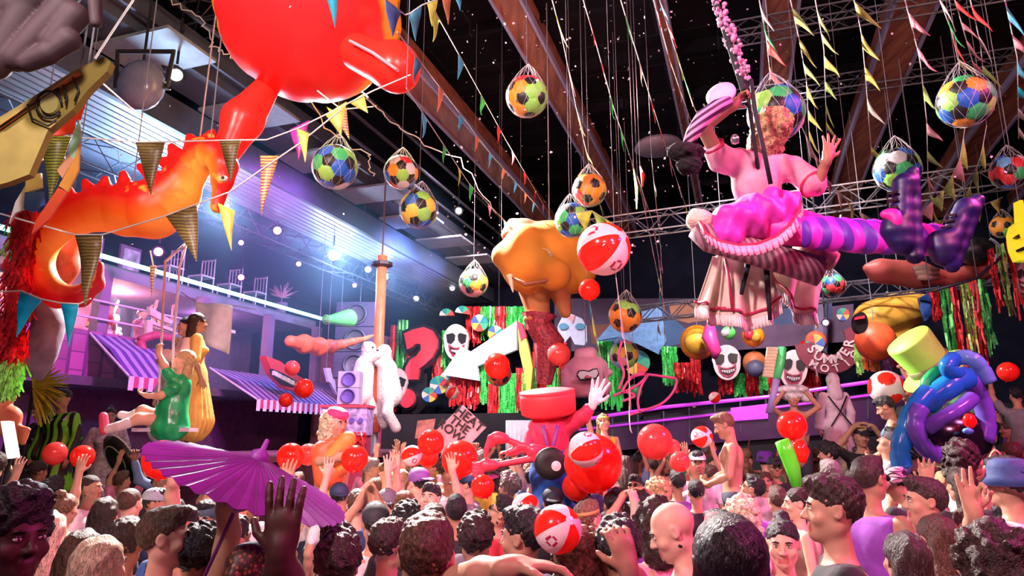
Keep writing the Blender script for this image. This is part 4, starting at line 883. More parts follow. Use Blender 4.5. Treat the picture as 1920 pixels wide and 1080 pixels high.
# loose electric cables in the roof
for i, (way, lab) in enumerate([([(560,150,8),(620,250,8),(690,290,9),(700,330,9)], 'wavy grey cable below the red fish, left one'), ([(690,180,8),(760,250,9),(860,300,10),(930,400,12)], 'wavy grey cable behind the blue and red football'), ([(320,0,8),(380,40,8),(400,90,8),(450,110,8)], 'pale wavy cable left of the red fish'), ([(250,0,5),(210,60,5),(178,110,5)], 'white cord running down to the cardboard head'), ([(185,150,5),(260,215,6),(340,262,7),(420,280,8)], 'pair of white cords from cardboard head to dragon')]):
    P = [at(*w_) for w_ in way]; Q_ = []
    for j in range(len(P)-1):
        for k in range(8): t = k/8; p = P[j].lerp(P[j+1], t); Q_.append(p+(Vector((Rf.uniform(-.04,.04), 0, Rf.uniform(-.04,.04))) if i < 3 else Vector((0,0,0))))
    tag(MB().tube(Q_+[P[-1]], .009, 5).build('cable', M_str), lab, 'cable')
# confetti in the air
mb = MB()
for i in range(520):
    px, py = Rf.uniform(850,1480) if i % 3 else Rf.uniform(0,1920), Rf.uniform(0,480); p = at(px, py, Rf.uniform(4.5,14)); e = Euler((Rf.random()*6,Rf.random()*6,0)).to_matrix(); mb.box(p, (.02,.016,.001), 0, e)
tag(mb.build('confetti', mat('silver_confetti', (.6,.55,.6), .3, .5)), 'pale confetti drifting below the roof', 'confetti', kind='stuff')
# tinsel
def tinsel(way, w_, length, mt, name, parent, c, dens=46, r=.010):
    """a hanging fringe along the line way (world points): many thin strips, one mesh"""
    mb = MB(); P = [Vector(p) for p in way]
    T = sum((P[i+1]-P[i]).length for i in range(len(P)-1)); n = max(4, int(T*dens))
    for k in range(n):
        s = T*(k+.5)/n; i = 0
        while i < len(P)-2 and s > (P[i+1]-P[i]).length: s -= (P[i+1]-P[i]).length; i += 1
        b = P[i].lerp(P[i+1], min(1, s/(P[i+1]-P[i]).length)); d = (P[i+1]-P[i]).normalized(); nn = d.cross(Vector((0,0,1))).normalized(); x = b+nn*Rf.uniform(-w_,w_); L = length*Rf.uniform(.8,1.08); pts = [x]
        for q in range(1, 6): pts.append(x+Vector((0,0,-L*q/5))+nn*Rf.uniform(-.03,.03)+d*Rf.uniform(-.02,.02))
        for q in range(5):
            a, b2 = pts[q], pts[q+1]; h = d*r*Rf.uniform(.7,1.4)+nn*Rf.uniform(-r,r); mb.add([a-h, a+h, b2+h, b2-h], [(0,1,2,3)])
    return mb.build(name, mt, parent, center=c)
M_tr = mat('red_tinsel', (.72,.03,.04), .3, .25, var=.6, scale=20); M_tg = mat('green_tinsel', (.06,.72,.12), .3, .2, var=.6, scale=20); M_tl = mat('lime_tinsel', (.35,.75,.15), .3, .2, var=.6, scale=20)
# ================================================================ LEFT HAND HOUSES
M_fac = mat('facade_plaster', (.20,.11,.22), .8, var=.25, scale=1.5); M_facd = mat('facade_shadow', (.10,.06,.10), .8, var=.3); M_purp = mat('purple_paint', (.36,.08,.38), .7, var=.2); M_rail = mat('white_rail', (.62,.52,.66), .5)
M_neon = mat('mint_neon', (.25,1.0,.85), emit=5); M_cream = mat('cream_board', (.72,.52,.42), .7, var=.15)
def brick_mat(name, c, mo, s=1):
    m = bpy.data.materials.new(name); m.use_nodes = True; N = m.node_tree.nodes; L = m.node_tree.links; br = N.new('ShaderNodeTexBrick'); br.inputs['Color1'].default_value = (*c,1); br.inputs['Color2'].default_value = (*[k*.6 for k in c],1); br.inputs['Mortar'].default_value = (*mo,1)
    br.inputs['Scale'].default_value = s; br.inputs['Brick Width'].default_value = .34; br.inputs['Row Height'].default_value = .11; br.inputs['Mortar Size'].default_value = .012
    tc = N.new('ShaderNodeTexCoord'); mp = N.new('ShaderNodeMapping'); mp.inputs['Rotation'].default_value = (PI/2, 0, PI/2); L.new(tc.outputs['Object'], mp.inputs[0]); L.new(mp.outputs[0], br.inputs[0]); L.new(br.outputs[0], N['Principled BSDF'].inputs['Base Color']); return m
M_brick = brick_mat('purple_brick', (.42,.09,.30), (.14,.03,.14))
AX = -12.0
o = empty('stage_house', W(AX, 12, 0), 'purple lit two storey stage house with open balcony and roof terrace', 'stage set'); c = o.location
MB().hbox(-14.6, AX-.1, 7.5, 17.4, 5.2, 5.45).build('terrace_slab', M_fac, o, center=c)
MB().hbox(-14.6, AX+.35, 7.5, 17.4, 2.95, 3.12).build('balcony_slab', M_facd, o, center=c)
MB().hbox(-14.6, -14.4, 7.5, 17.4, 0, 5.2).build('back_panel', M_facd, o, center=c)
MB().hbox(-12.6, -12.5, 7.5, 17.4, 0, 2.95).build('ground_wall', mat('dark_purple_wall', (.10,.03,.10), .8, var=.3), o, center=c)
for b in (7.6, 9.9, 12.6, 15.0, 17.2): MB().hbox(AX-.1, AX+.12, b, b+.22, 3.1, 5.25).build('pillar', M_fac, o, center=c)
MB().hbox(AX+.05, AX+.2, 7.5, 11.0, 3.05, 4.0).build('brick_parapet', M_brick, o, center=c)
MB().hbox(AX+.13, AX+.19, 7.5, 17.4, 5.46, 5.54).build('neon_tube', M_neon, o, center=c)
for z in (4.25, 4.6): MB().bar(W(AX+.2, 7.5, z), W(AX+.2, 12.6, z), .022).build('rail', M_rail, o, center=c)
MB().hbox(-13.0, -12.95, 8.2, 9.6, 3.15, 5.0).build('lit_window', M_cream, o, center=c)
for b in (8.5, 9.2): MB().hbox(-12.94, -12.88, b, b+.06, 3.15, 5.0).build('mullion', M_facd, o, center=c)
# upstairs back panels coloured
MB().hbox(-14.35, -14.3, 10.2, 12.5, 3.2, 5.1).build('bar_backdrop', mat('mauve_backdrop', (.30,.12,.22), .8, var=.5, scale=3), o, center=c)
MB().hbox(-14.35, -14.3, 12.9, 15, 3.2, 5.1).build('room_backdrop', mat('slate_backdrop', (.14,.14,.22), .8, var=.5, scale=3), o, center=c)
# terrace furniture
def chair(p, lab):
    o = empty('chair', p, lab, 'chair', 'pale chairs on the roof terrace'); q = lambda a, b, z: Vector(p)+W(a, b, z)
    MB().hbox(-.22,.22,-.22,.22,.43,.47).build('seat', M_rail, o, center=(0,0,0)); 
    for a in (-.2,.2):
        for b in (-.2,.2): MB().bar(W(a,b,0), W(a,b,.45 if b < 0 else .95), .018).build('leg', M_rail, o, center=(0,0,0))
    m = MB(); m.bar(W(-.2,.2,.92), W(.2,.2,.92), .02)
    for k in range(5): m.bar(W(-.2+.1*k,.2,.47), W(-.2+.1*k,.2,.92), .012)
    m.build('backrest', M_rail, o, center=(0,0,0)); return o
for i, (a, b) in enumerate([(-12.6,12.2),(-12.6,13.2),(-12.6,14.2),(-13.3,12.8),(-12.6,15.2)]): chair(W(a, b, 5.45), ['pale terrace chair just right of the pink lamp','pale terrace chair second from the pink lamp','pale terrace chair third from the pink lamp','pale terrace chair standing behind the others','pale terrace chair farthest right on the terrace'][i])
for i, (b, col) in enumerate([(8.9,(.5,.42,.5)),(9.6,(.62,.55,.6)),(10.3,(.45,.42,.5)),(11.3,(.4,.38,.46))]):
    o = empty('terrace_screen', W(-13.2, b, 5.45), ['framed pale picture panel at the left end of the terrace','second framed panel on the terrace with a white figure','third framed panel on the terrace','fourth framed panel left of the pink lamp'][i], 'panel', 'framed panels on the terrace'); c = o.location
    MB().hbox(-13.2,-13.14,b,b+.55,5.45,6.3).build('frame', M_fac, o, center=c); MB().hbox(-13.14,-13.11,b+.06,b+.49,5.52,6.22).build('picture', mat('picture_%d' % i, col, .6, var=.6, scale=5), o, center=c)
o = empty('potted_plant', W(-12.4, 16.1, 5.45), 'spiky pink plant at the right end of the terrace', 'plant'); c = o.location; m = MB()
for k in range(40):
    a, e = Rf.random()*6.28, Rf.uniform(.1,1.4); d = Vector((math.cos(a)*math.cos(e), math.sin(a)*math.cos(e), math.sin(e))); m.bar(c+Vector((0,0,.5)), c+Vector((0,0,.5))+d*Rf.uniform(.3,.5), .02, n=4, w2=.004)
m.build('leaves', mat('pink_leaves', (.85,.35,.5), .5), o, center=c); MB().lathe(c, [(.12,0),(.18,.3),(.18,.34),(.02,.34),(.02,.55)], 14).build('pot', M_fac, o, center=c)
lamp('POINT', 'balcony_fill', W(-12.9, 9.2, 4.9), None, (1.0,.72,.50), 90, radius=.1)  # added point fills that make the balcony interior visible
lamp('POINT', 'balcony_fill', W(-13.2, 11.4, 4.9), None, (1.0,.50,.55), 130, radius=.1)
lamp('POINT', 'balcony_fill', W(-13.2, 14.2, 4.9), None, (.75,.45,1.0), 70, radius=.1)
# figures on the balcony
Rp = random.Random(21)
for i, (b, a, pose, lab, tc, hc) in enumerate([(10.5,-12.5,'dance','bartender in red apron on the purple balcony left of the others','red','black'),(11.0,-12.9,'down','person in white cap top on the balcony behind the rail','white','blonde'),(11.5,-12.5,'phone','person in pink top leaning at the balcony rail, middle','pink','brown'),(12.1,-12.6,'both','person in beige top at the right end of the balcony','beige','dark_brown'),(10.0,-13.2,'down','person in black top deep inside the balcony','black','black'),(11.8,-13.6,'wave','person in white top deep inside the balcony at right','white','pale_blonde')]):
    p = W(a, b, 0); person('person', p.x, p.y, .95, math.radians(-108+Rp.uniform(-25,25)), pose, i % 2, 'pale', 'long' if i % 2 else 'short', hc, 'tee', tc, (), None, lab, 'people on the balcony', z=3.12, low=True)
# awnings
def awning(b0, b1, z0, z1, out, lab):
    o = empty('striped_awning', W(AX+.2, b0, z1), lab, 'awning', 'striped awnings'); c = o.location; m = MB(); v = MB(); n = int((b1-b0)/.11)
    for k in range(n):
        x0, x1 = b0+(b1-b0)*k/n, b0+(b1-b0)*(k+1)/n; pr = [(0, z0), (out*.5, z0-(z0-z1)*.38), (out, z1)]
        for j in range(2):
            (r0, h0), (r1, h1) = pr[j], pr[j+1]; A_ = [W(AX+.2+r0,x0,h0), W(AX+.2+r0,x1,h0), W(AX+.2+r1,x1,h1), W(AX+.2+r1,x0,h1)]; m.add(A_+[p-Vector((0,0,.02)) for p in A_], [(0,1,2,3),(7,6,5,4),(0,3,7,4),(1,5,6,2)], k % 2)
        h = .26; e = .05*(k % 2); v.hbox(AX+.2+out, AX+.215+out, x0, x1, z1-h+e, z1, (k+1) % 2)
    m.build('canopy', [mat('violet_stripe', (.10,.02,.24), .7), mat('lilac_stripe', (.34,.22,.46), .7)], o, center=c)
    v.build('valance', [mat('crimson_stripe', (.50,.05,.16), .7), mat('white_stripe', (.70,.60,.72), .7)], o, center=c)
    for b in (b0, b1): MB().tube([W(AX+.2,b,z0), W(AX+.2+out,b,z1)], .025, 6).build('arm', M_rail, o, center=c)
awning(9.7, 11.5, 3.95, 3.1, 1.1, 'violet striped awning hanging from the balcony left of the swing ropes')
awning(12.9, 17.8, 3.6, 2.85, 1.4, 'long violet striped awning with scalloped crimson edge right of the swinging girl')
o = empty('mouth_frame', W(AX+.4, 12.7, 4.2), 'dark red mouth shaped frame with black screen left of the swing ropes', 'prop'); c = o.location
P = [aa(x, y, AX+.45) for x, y in [(262,638),(290,628),(322,634),(330,650),(318,690),(300,700),(280,688),(268,660)]]
MB().tube(P+[P[0]], .09, 8).build('frame', mat('dark_red_foam', (.42,.03,.10), .5), o, smooth=True, center=c)
MB().prism([((p-P[0]).dot(VV), (p-P[0]).z) for p in P], P[0], VV, (0,0,1), .06).build('screen', M_black, o, center=c)
MB().hbox(AX+.44,AX+.5, 12.9,13.3, 4.45,4.52).build('slot', M_rail, o, center=c)
o = empty('arch_frame', W(AX+.35, 12.9, 4.75), 'cream arched window frame above the mouth shaped frame', 'prop'); c = o.location
P = [aa(x, y, AX+.35) for x, y in [(278,575),(300,588),(322,602),(320,608),(298,600),(279,590)]]
MB().prism([((p-P[0]).dot(VV), (p-P[0]).z) for p in P], P[0], VV, (0,0,1), .08).build('upper_arch', M_cream, o, center=c)
for pp in ([(274,600),(284,602),(282,640),(272,640)],[(284,602),(326,618),(326,624),(284,608)]):
    P = [aa(x, y, AX+.35) for x, y in pp]; MB().prism([((p-P[0]).dot(VV), (p-P[0]).z) for p in P], P[0], VV, (0,0,1), .08).build('frame', M_cream, o, center=c)
# white sheet on a line
o = empty('hanging_sheet', at(402, 570, 9.6), 'white sheet hung behind the woman in yellow dress', 'sheet'); c = o.location; V = []; F = []
A_, B_, C_, D_ = at(366,566,9.6), at(434,572,9.6), at(428,664,9.6), at(372,640,9.6)
for i in range(11):
    for j in range(11): s, t = i/10, j/10; V.append(A_.lerp(B_, s).lerp(D_.lerp(C_, s), t)+Vector((0,.06*math.sin(7*s+2*t),0)))
F = [(i*11+j, (i+1)*11+j, (i+1)*11+j+1, i*11+j+1) for i in range(10) for j in range(10)]; s_ = MB().add(V, F).build('cloth', mat('white_sheet', (.85,.87,.95), .8, trans=.3), o, smooth=True, center=c); s_.modifiers.new('thickness', 'SOLIDIFY').thickness = .01
cord(A_, .006, parent=o, up=at(340,548,9.6)); cord(B_, .006, parent=o, up=at(480,580,9.9))
# right hand bay with grinning mouth and orange arm
o = empty('stage_booth', W(-11.2, 18.6, 0), 'lit doorway booth with grey frame right of the awnings', 'stage set'); c = o.location
for b in (17.9, 19.9): MB().hbox(-11.3,-11.05,b,b+.2,0,5.2).build('post', M_fac, o, center=c)
MB().hbox(-11.3,-11.05,17.9,20.1,5.0,5.3).build('lintel', M_fac, o, center=c); MB().hbox(-12.4,-12.3,17.9,20.1,1.0,5.0).build('back_panel', mat('pink_panel', (.55,.22,.30), .7, var=.4, scale=2), o, center=c)
def wide(pix, a, t, mt, name, parent, c, ms=None):      # upright outline in the plane of the left wall
    P = [aa(x, y, a) for x, y in pix]; MB().prism([((p-P[0]).dot(VV), (p-P[0]).z) for p in P], P[0], VV, (0,0,1), t, 0, 1 if ms else None).build(name, [mt, ms] if ms else mt, parent, center=c)
o = empty('grinning_mouth', aa(530,715,-10.4), 'red lipped grinning mouth cut-out with teeth beside the awning', 'prop'); c = o.location
wide([(492,668),(520,678),(545,700),(566,712),(556,735),(530,728),(505,700)], -10.4, .2, M_redp, 'lips', o, c); wide([(508,692),(528,700),(556,716),(552,726),(530,722),(512,704)], -10.27, .1, M_ink, 'mouth_hole', o, c)
for k in range(5): wide([(512+8*k,695+4.2*k),(519+8*k,698+4.2*k),(518+8*k,706+4.2*k),(512+8*k,703+4.2*k)], -10.2, .06, M_wh, 'tooth', o, c)
MB().hbox(-10.6,-10.4, 17.2,19.6, 0, 2.6).build('plinth', mat('crimson_plinth', (.35,.04,.12), .7), o, center=c)
c = aa(600, 645, -9.2); ca = np.array(c); o = empty('inflatable_tentacle', c, 'orange segmented inflatable arm pointing right to the pole', 'inflatable'); L_ = [(545,640,10),(570,645,17),(598,650,17),(618,650,14),(640,646,10),(660,641,8),(685,635,6),(702,628,3)]
PQ = [(np.array(aa(x, y, -9.2))-ca, r/FPX*15) for x, y, r in L_]
link('arm', sdf_mesh('arm', [rc(PQ[i][0], PQ[i+1][0], PQ[i][1], PQ[i+1][1]*.85, .03) for i in range(7)]+[el(p, r*1.12, None, .02) for p, r in PQ[:6]], .035, [M_or]), o)
cord(aa(598,635,-9.2), .006, parent=o)
wide_o = empty('cone_light', aa(625,598,-9.6), 'green and yellow cone shaped prop left of the pole', 'prop'); c = wide_o.location; q = (aa(600,600,-9.6)-aa(655,597,-9.6)).to_track_quat('Z','Y').to_matrix()
MB().lathe(aa(655,597,-9.6), [(.001,0),(.24,0),(.24,.04),(.10,.95),(.13,1.05),(.001,1.15)], 18, 0, q).build('cone', mat('lime_cone', (.15,.75,.12), .4), wide_o, smooth=True, center=c); cord(aa(640,590,-9.6), .005, parent=wide_o)
# pale lightning bolt
o = empty('lightning_bolt', aa(620,710,-8.6), 'pale blue lightning bolt sign below the orange arm', 'cut-out'); c = o.location
wide([(608,690),(618,690),(622,710),(626,712),(630,742),(618,718),(614,716)], -8.6, .06, mat('pale_blue_paint', (.45,.50,.80), .5), 'board', o, c); cord(aa(612,690,-8.6), .004, parent=o)
# climbing pole
pb = at(712, 790, 13.6); pt = at(709, 480, 13.6); pt.x = pb.x = (pb.x+pt.x)/2; o = empty('climbing_pole', Vector((pb.x, pb.y, 0)), 'tall salmon orange pole with two furry climbers', 'pole'); c = o.location
MB().tube([Vector((pb.x,pb.y,2.1)), Vector((pb.x,pb.y,pt.z))], .105, 16).build('shaft', mat('salmon_paint', (.95,.26,.14), .45), o, smooth=True); MB().tube([Vector((pb.x,pb.y,0)), Vector((pb.x,pb.y,2.1))], .07, 12).build('foot_pole', M_truss, o, smooth=True)
MB().lathe(Vector((pb.x,pb.y,pt.z-.25)), [(.11,0),(.22,.04),(.22,.10),(.11,.14)], 16).build('collar', M_trussd, o); cord(Vector((pb.x,pb.y,pt.z)), .02, parent=o, top=7.6)
M_fur = mat('white_fur', (.78,.74,.76), .9, var=.2, scale=26, bump=1.0)
def fur(X, Y, Z): return .012*np.sin(60*X+9*np.sin(20*Z))*np.sin(55*Y+8*np.sin(17*X))*np.sin(50*Z)
for (dx, dy, z0, fl, lab) in [(-.26,-.22,2.85,1,'larger white furry climber hugging the orange pole on its left'),(.27,-.15,2.80,-1,'smaller white furry climber hugging the orange pole on its right')]:
    c = Vector((pb.x+dx, pb.y+dy, z0)); o = empty('furry_costume', c, lab, 'person', 'furry climbers'); s = fl
    P = [rc((-.02*s,0,.0),(.05*s,0,.52),.25,.19,.08), rc((.05*s,0,.5),(.10*s,0,.72),.13,.12,.06), el((.12*s,-.02,.84),(.15,.15,.16),None,.05), rc((.08*s,-.1,.55),(.34*s,-.16,.72),.085,.07,.05), rc((.08*s,.1,.55),(.36*s,.12,.66),.085,.07,.05),
         rc((-.05*s,-.1,.02),(-.02*s,-.22,-.32),.13,.10,.06), rc((-.02*s,-.22,-.32),(-.18*s,-.1,-.62),.10,.10,.05), rc((.0*s,.1,.02),(.22*s,.1,-.28),.13,.10,.06), rc((.22*s,.1,-.28),(.10*s,.1,-.55),.10,.09,.05), el((.06*s,-.14,.93),(.04,.04,.05),None,.03), el((.06*s,.12,.93),(.04,.04,.05),None,.03)]
    link('body', sdf_mesh('body', P, .025, [M_fur], disp=fur), o)
    for w_ in (-.05,.05): MB().ball(c+Vector((.22*s,-.10+w_*.8,.86)), .02, 8).build('eye', M_ink, o, center=c)
# speakers
def stack(px, py, Y, w_, h, rows, lab, col, colc, hang=False):
    p = at(px, py, Y); o = empty('speaker_stack', p, lab, 'speaker'); hh = h/rows
    for k in range(rows):
        z = -h/2+hh*(k+.5); cb = MB().box(p+Vector((0,0,z)), (w_, w_*.8, hh*.97)).build('cabinet', col, o)
        MB().lathe(p+Vector((0,-w_*.42,z)), [(.001,.0),(hh*.12,.03),(hh*.36,-.01),(hh*.40,.03),(hh*.44,.0)], 20, 0, Matrix.Rotation(PI/2,3,'X')).build('cone', colc, cb, smooth=True, center=p)
    if hang: cord(p+Vector((0,0,h/2)), .012, parent=o)
    return o
M_lil = mat('lilac_box', (.42,.36,.66), .6); M_lilc = mat('violet_cone', (.14,.08,.45), .5)
stack(657, 728, 13, .40, .62, 2, 'lilac speaker stack on the red booth left of the climbers', M_lil, M_lilc)
stack(672, 640, 19, 1.1, 2.1, 3, 'tall dark violet speaker tower left of the orange pole', mat('dim_violet', (.05,.04,.09), .7), M_trussd, hang=True)
o = empty('decorated_booth', at(650, 810, 13), 'red booth with lilac patterned banner under the lilac speakers', 'booth'); c = Vector((o.location.x, o.location.y, 0)); o.location = c; zt = at(650,765,13).z
MB().box((c.x,c.y,zt-.25), (.85,.6,.5)).build('banner', mat('lilac_banner', (.50,.32,.75), .6, var=.6, scale=12), o); MB().box((c.x,c.y,(zt-.5)/2), (.8,.5,zt-.5)).build('base', mat('crimson_base', (.45,.03,.10), .7), o)
MB().box((c.x,c.y,zt+.02), (.9,.65,.05)).build('top', mat('crimson_trim', (.6,.05,.12), .6), o); tinsel([(c.x-.42,c.y-.33,zt-.45),(c.x+.42,c.y-.33,zt-.45)], .02, .3, M_tr, 'fringe', o, c)
for k in range(5): MB().lathe((c.x-.32+.16*k, c.y-.31, zt-.24), [(.02,0),(.05,.0),(.05,.02),(.02,.02)], 10, 0, Matrix.Rotation(PI/2,3,'X')).build('ornament', M_lilc, o)
# swing platform
o = empty('stage_platform', W(-8.6, 9.2, 0), 'dark low stage platform behind the parasol', 'platform'); c = o.location
MB().hbox(-11.4,-6.9,7.9,17.5,0,1.62).build('body', mat('plum_stage', (.09,.03,.06), .7, var=.3), o, center=c); MB().hbox(-11.4,-6.8,7.8,17.5,1.62,1.70).build('top', mat('plum_top', (.22,.08,.12), .6), o, center=c)
# red tinsel column and stage foliage at far left
c = at(35, 520, 5.6); o = empty('tinsel_column', c, 'red tinsel column with lime lower end at the left edge', 'tinsel')
mb = MB(); mg = MB()
for i in range(1500):
    t = Rf.random(); px = 48-34*t+Rf.uniform(-16,16); py = 395+330*t; p = at(px, py, 5.6)+Vector((0,Rf.uniform(-.1,.1),0)); d = Vector((Rf.uniform(-.05,.05),Rf.uniform(-.05,.05),-Rf.uniform(.06,.14))); h = Vector((.008,0,0)); (mg if (t > .83 or (t < .25 and px < 30)) else mb).add([p-h, p+h, p+d+h, p+d-h], [(0,1,2,3)])
mb.build('red_tinsel', M_tr, o, center=c); mg.build('green_tinsel', M_tl, o, center=c)
MB().tube([at(60,380,5.6), at(35,500,5.6), at(18,690,5.6)], [.05,.07,.03], 10).build('core', mat('red_fur', (.6,.02,.02), .8, var=.4, scale=20), o, center=c); cord(at(60,380,5.6), .006, parent=o)
o = empty('fabric_leg', at(100,640,6.6), 'grey violet wrinkled trouser leg behind the turquoise pennant', 'costume'); c = o.location
MB().tube([at(85,560,6.6), at(92,610,6.6), at(72,660,6.6), at(48,700,6.6)], [.10,.15,.17,.16], 14).build('cloth', mat('violet_grey_cloth', (.22,.17,.26), .8, var=.4, scale=6, bump=.6), o, smooth=True, center=c); cord(at(85,560,6.6), .006, parent=o)
# ================================================================ BACK WALL PROPS
BW = 20.3
def wb(pix, t, mt, name, parent=None, c=None, b=BW, ms=None):    # upright outline standing along the back wall
    P = [ab(x, y, b) for x, y in pix]; return MB().prism([((p-P[0]).dot(UU), (p-P[0]).z) for p in P], P[0], UU, (0,0,1), t, 0, 1 if ms else None).build(name, [mt, ms] if ms else mt, parent, center=c)
def wp(name, px, py, label, cat, group=None, b=BW):
    o = empty(name, ab(px, py, b), label, cat, group); return o, o.location
def ell_pts(cx, cy, rx, ry, n=28, rot=0): return [(cx+rx*math.cos(a)*math.cos(rot)-ry*math.sin(a)*math.sin(rot), cy+rx*math.cos(a)*math.sin(rot)+ry*math.sin(a)*math.cos(rot)) for a in [2*PI*k/n for k in range(n)]]
def text_me(s, size, depth, mt, name='lettering'):
    cu = bpy.data.curves.new(name, 'FONT'); cu.body = s; cu.size = size; cu.extrude = depth; cu.offset = size*.02; cu.align_x = 'CENTER'; cu.align_y = 'CENTER'
    o = bpy.data.objects.new(name, cu); COL.objects.link(o); dg = bpy.context.evaluated_depsgraph_get(); me = bpy.data.meshes.new_from_object(o.evaluated_get(dg)); bpy.data.objects.remove(o); me.materials.clear(); me.materials.append(mt); return me
# stage front and rails
M_stage = mat('black_stage_cloth', (.006,.005,.010), .85, var=.4, scale=2); M_glow = mat('purple_led', (.62,.06,.80), .3, emit=.4); M_pur = mat('purple_shine', (.035,.006,.06), .4, var=.3, scale=3)
MB().hbox(-11,-2.5,18.6,22.4,0,2.7).build('trim_20', M_stage, kind='structure'); MB().hbox(-2.5,9,18.0,22.4,0,2.75).build('trim_21', M_stage, kind='structure')
tag(MB().tube([ab(1085,788,17.9), ab(1240,764,17.9), ab(1440,744,17.9), ab(1560,726,17.9), ab(1745,700,17.9)], .045, 8).build('balcony_rail', M_glow), 'upper purple lit rail running across the stage front', 'rail')
o, c = wp('stage_balcony', 1400, 770, 'purple lit balcony front below the rail', 'balcony', b=17.95)
wb([(1085,800),(1440,762),(1745,722),(1745,800),(1085,850)], .1, M_pur, 'front_panel', o, c, 17.95); wb([(1370,765),(1440,757),(1440,785),(1370,790)], .06, M_glow, 'lit_panel', o, c, 17.85)
for k in range(14): MB().bar(ab(1100+k*48, 790-k*6.4, 17.9), ab(1100+k*48, 840-k*5, 17.9), .025).build('post', M_trussd, o, center=c)
MB().tube([ab(1085,806,17.85), ab(1440,766,17.85), ab(1745,726,17.85)], .03, 6).build('lower_rail', M_glow, o, smooth=True)
# tinsel curtains
def band(x0, x1, yt, yb, mt, parent, c, b=BW+.5, yt2=None):
    P0, P1 = ab(x0, yt, b), ab(x1, yt2 or yt, b); L = (P0-ab(x0, yb, b)).length; tinsel([P0, P1], .10, L, mt, {M_tr:'red_strip',M_tg:'green_strip',M_tl:'lime_strip'}.get(mt,'strip'), parent, c, 48, .022)
o, c = wp('tinsel_curtain', 750, 600, 'red and green tinsel curtain left of the big question mark', 'tinsel curtain', b=BW+.5)
for a in [(733,748,610,775,M_tr),(748,765,600,712,M_tg),(765,782,640,775,M_tr)]: band(*a, o, c)
o, c = wp('tinsel_curtain', 905, 575, 'upper red and green tinsel curtain behind the white arrow', 'tinsel curtain', b=BW+.5)
for a in [(876,902,575,645,M_tr),(902,930,575,635,M_tg),(930,950,575,655,M_tr),(950,985,575,640,M_tg),(828,846,620,700,M_tg),(815,830,640,720,M_tr)]: band(*a, o, c)
o, c = wp('tinsel_curtain', 900, 700, 'bright red and green tinsel fringe below the white arrow', 'tinsel curtain', b=BW-.3)
for a in [(846,900,702,765,M_tr),(900,918,680,755,M_tg),(915,935,720,800,M_tr),(935,955,720,800,M_tg),(950,970,700,800,M_tg),(968,982,690,770,M_tr),(978,992,700,800,M_tl),(990,1004,690,780,M_tg)]: band(*a[:5], o, c, BW-.3)
o, c = wp('tinsel_curtain', 1040, 620, 'dark red tinsel curtain beneath the camel head', 'tinsel curtain', b=BW+.4)
for a in [(1000,1025,600,770,M_tr),(1025,1048,690,760,M_tg),(1048,1060,620,760,M_tr),(1120,1150,640,760,M_tg),(1150,1165,660,770,M_tg)]: band(*a, o, c, BW+.4)
o, c = wp('tinsel_curtain', 1330, 670, 'dim tinsel curtain along the balcony around the smiling mask', 'tinsel curtain', b=BW-1)
for a in [(1265,1300,680,735,M_tr),(1240,1268,650,720,M_tg),(1295,1312,672,740,M_tr),(1345,1372,695,740,M_tr),(1375,1395,700,745,M_tg),(1395,1420,670,742,M_tr),(1420,1440,690,740,M_tg),(1440,1462,700,745,M_tr),(1488,1512,670,735,M_tr),(1500,1530,640,735,M_tr)]: band(*a, o, c, BW-1)
o = empty('tinsel_curtain', at(1800,520,11.5), 'striped red and green tinsel curtain hanging at the right below the dark boots', 'tinsel curtain'); c = o.location
edge = [(1744,548,600),(1762,545,690),(1780,540,700),(1797,535,690),(1814,530,680),(1832,524,660),(1850,470,580),(1866,462,590),(1882,455,600),(1898,448,600),(1914,442,590),(1930,436,590)]
for k in range(11):
    x0, yt, yb = edge[k]; x1 = edge[k+1][0]; P0, P1 = at(x0, yt, 11.5), at(x1, edge[k+1][1] if abs(edge[k+1][1]-yt) < 20 else yt, 11.5); tinsel([P0, P1], .08, (P0-at(x0, yb, 11.5)).length, [M_tr, M_tg, M_tr, M_tl][k % 4], 'strip', o, c, 60, .012)
MB().tube([at(1744,546,11.5), at(1832,522,11.5), at(1930,434,11.5)], .03, 6).build('top_bar', M_trussd, o, smooth=True); cord(at(1832,522,11.5), .01, parent=o); cord(at(1744,546,11.5), .01, parent=o)
# question mark
M_qred = mat('glossy_red', (.90,.05,.09), .25); M_qblk = mat('glossy_black', (.012,.01,.014), .3)
o, c = wp('question_mark', 790, 700, 'giant red question mark with black outline by the back wall', 'cut-out')
hook = [(760,626),(775,619),(797,614),(812,620),(821,636),(821,654),(812,672),(798,685),(788,692),(785,712),(760,712),(763,690),(771,676),(783,668),(792,656),(791,646),(782,645),(775,652),(766,656)]
def grow(P, k):
    cx = sum(x for x, _ in P)/len(P); cy = sum(y for _, y in P)/len(P); Q_ = []; n = len(P)
    for i in range(n):
        (x0,y0),(x,y),(x1,y1) = P[i-1], P[i], P[(i+1)%n]; e0 = Vector((x-x0,y-y0)).normalized(); e1 = Vector((x1-x,y1-y)).normalized(); nn = Vector((e0.y+e1.y, -(e0.x+e1.x))); nn = nn.normalized() if nn.length > .01 else nn; Q_.append((x+nn.x*k, y+nn.y*k))
    return Q_
wb(grow(hook, 6), .18, M_qblk, 'hook_backing', o, c, BW+.06); wb(hook, .22, M_qred, 'hook', o, c, BW-.05); wb(ell_pts(765,747,19,23), .18, M_qblk, 'dot_backing', o, c, BW+.06); wb(ell_pts(765,747,14,18), .22, M_qred, 'dot', o, c, BW-.05)
wb([(754,718),(800,700),(800,760),(785,775),(754,775)], .05, M_qblk, 'base_board', o, c, BW+.2)
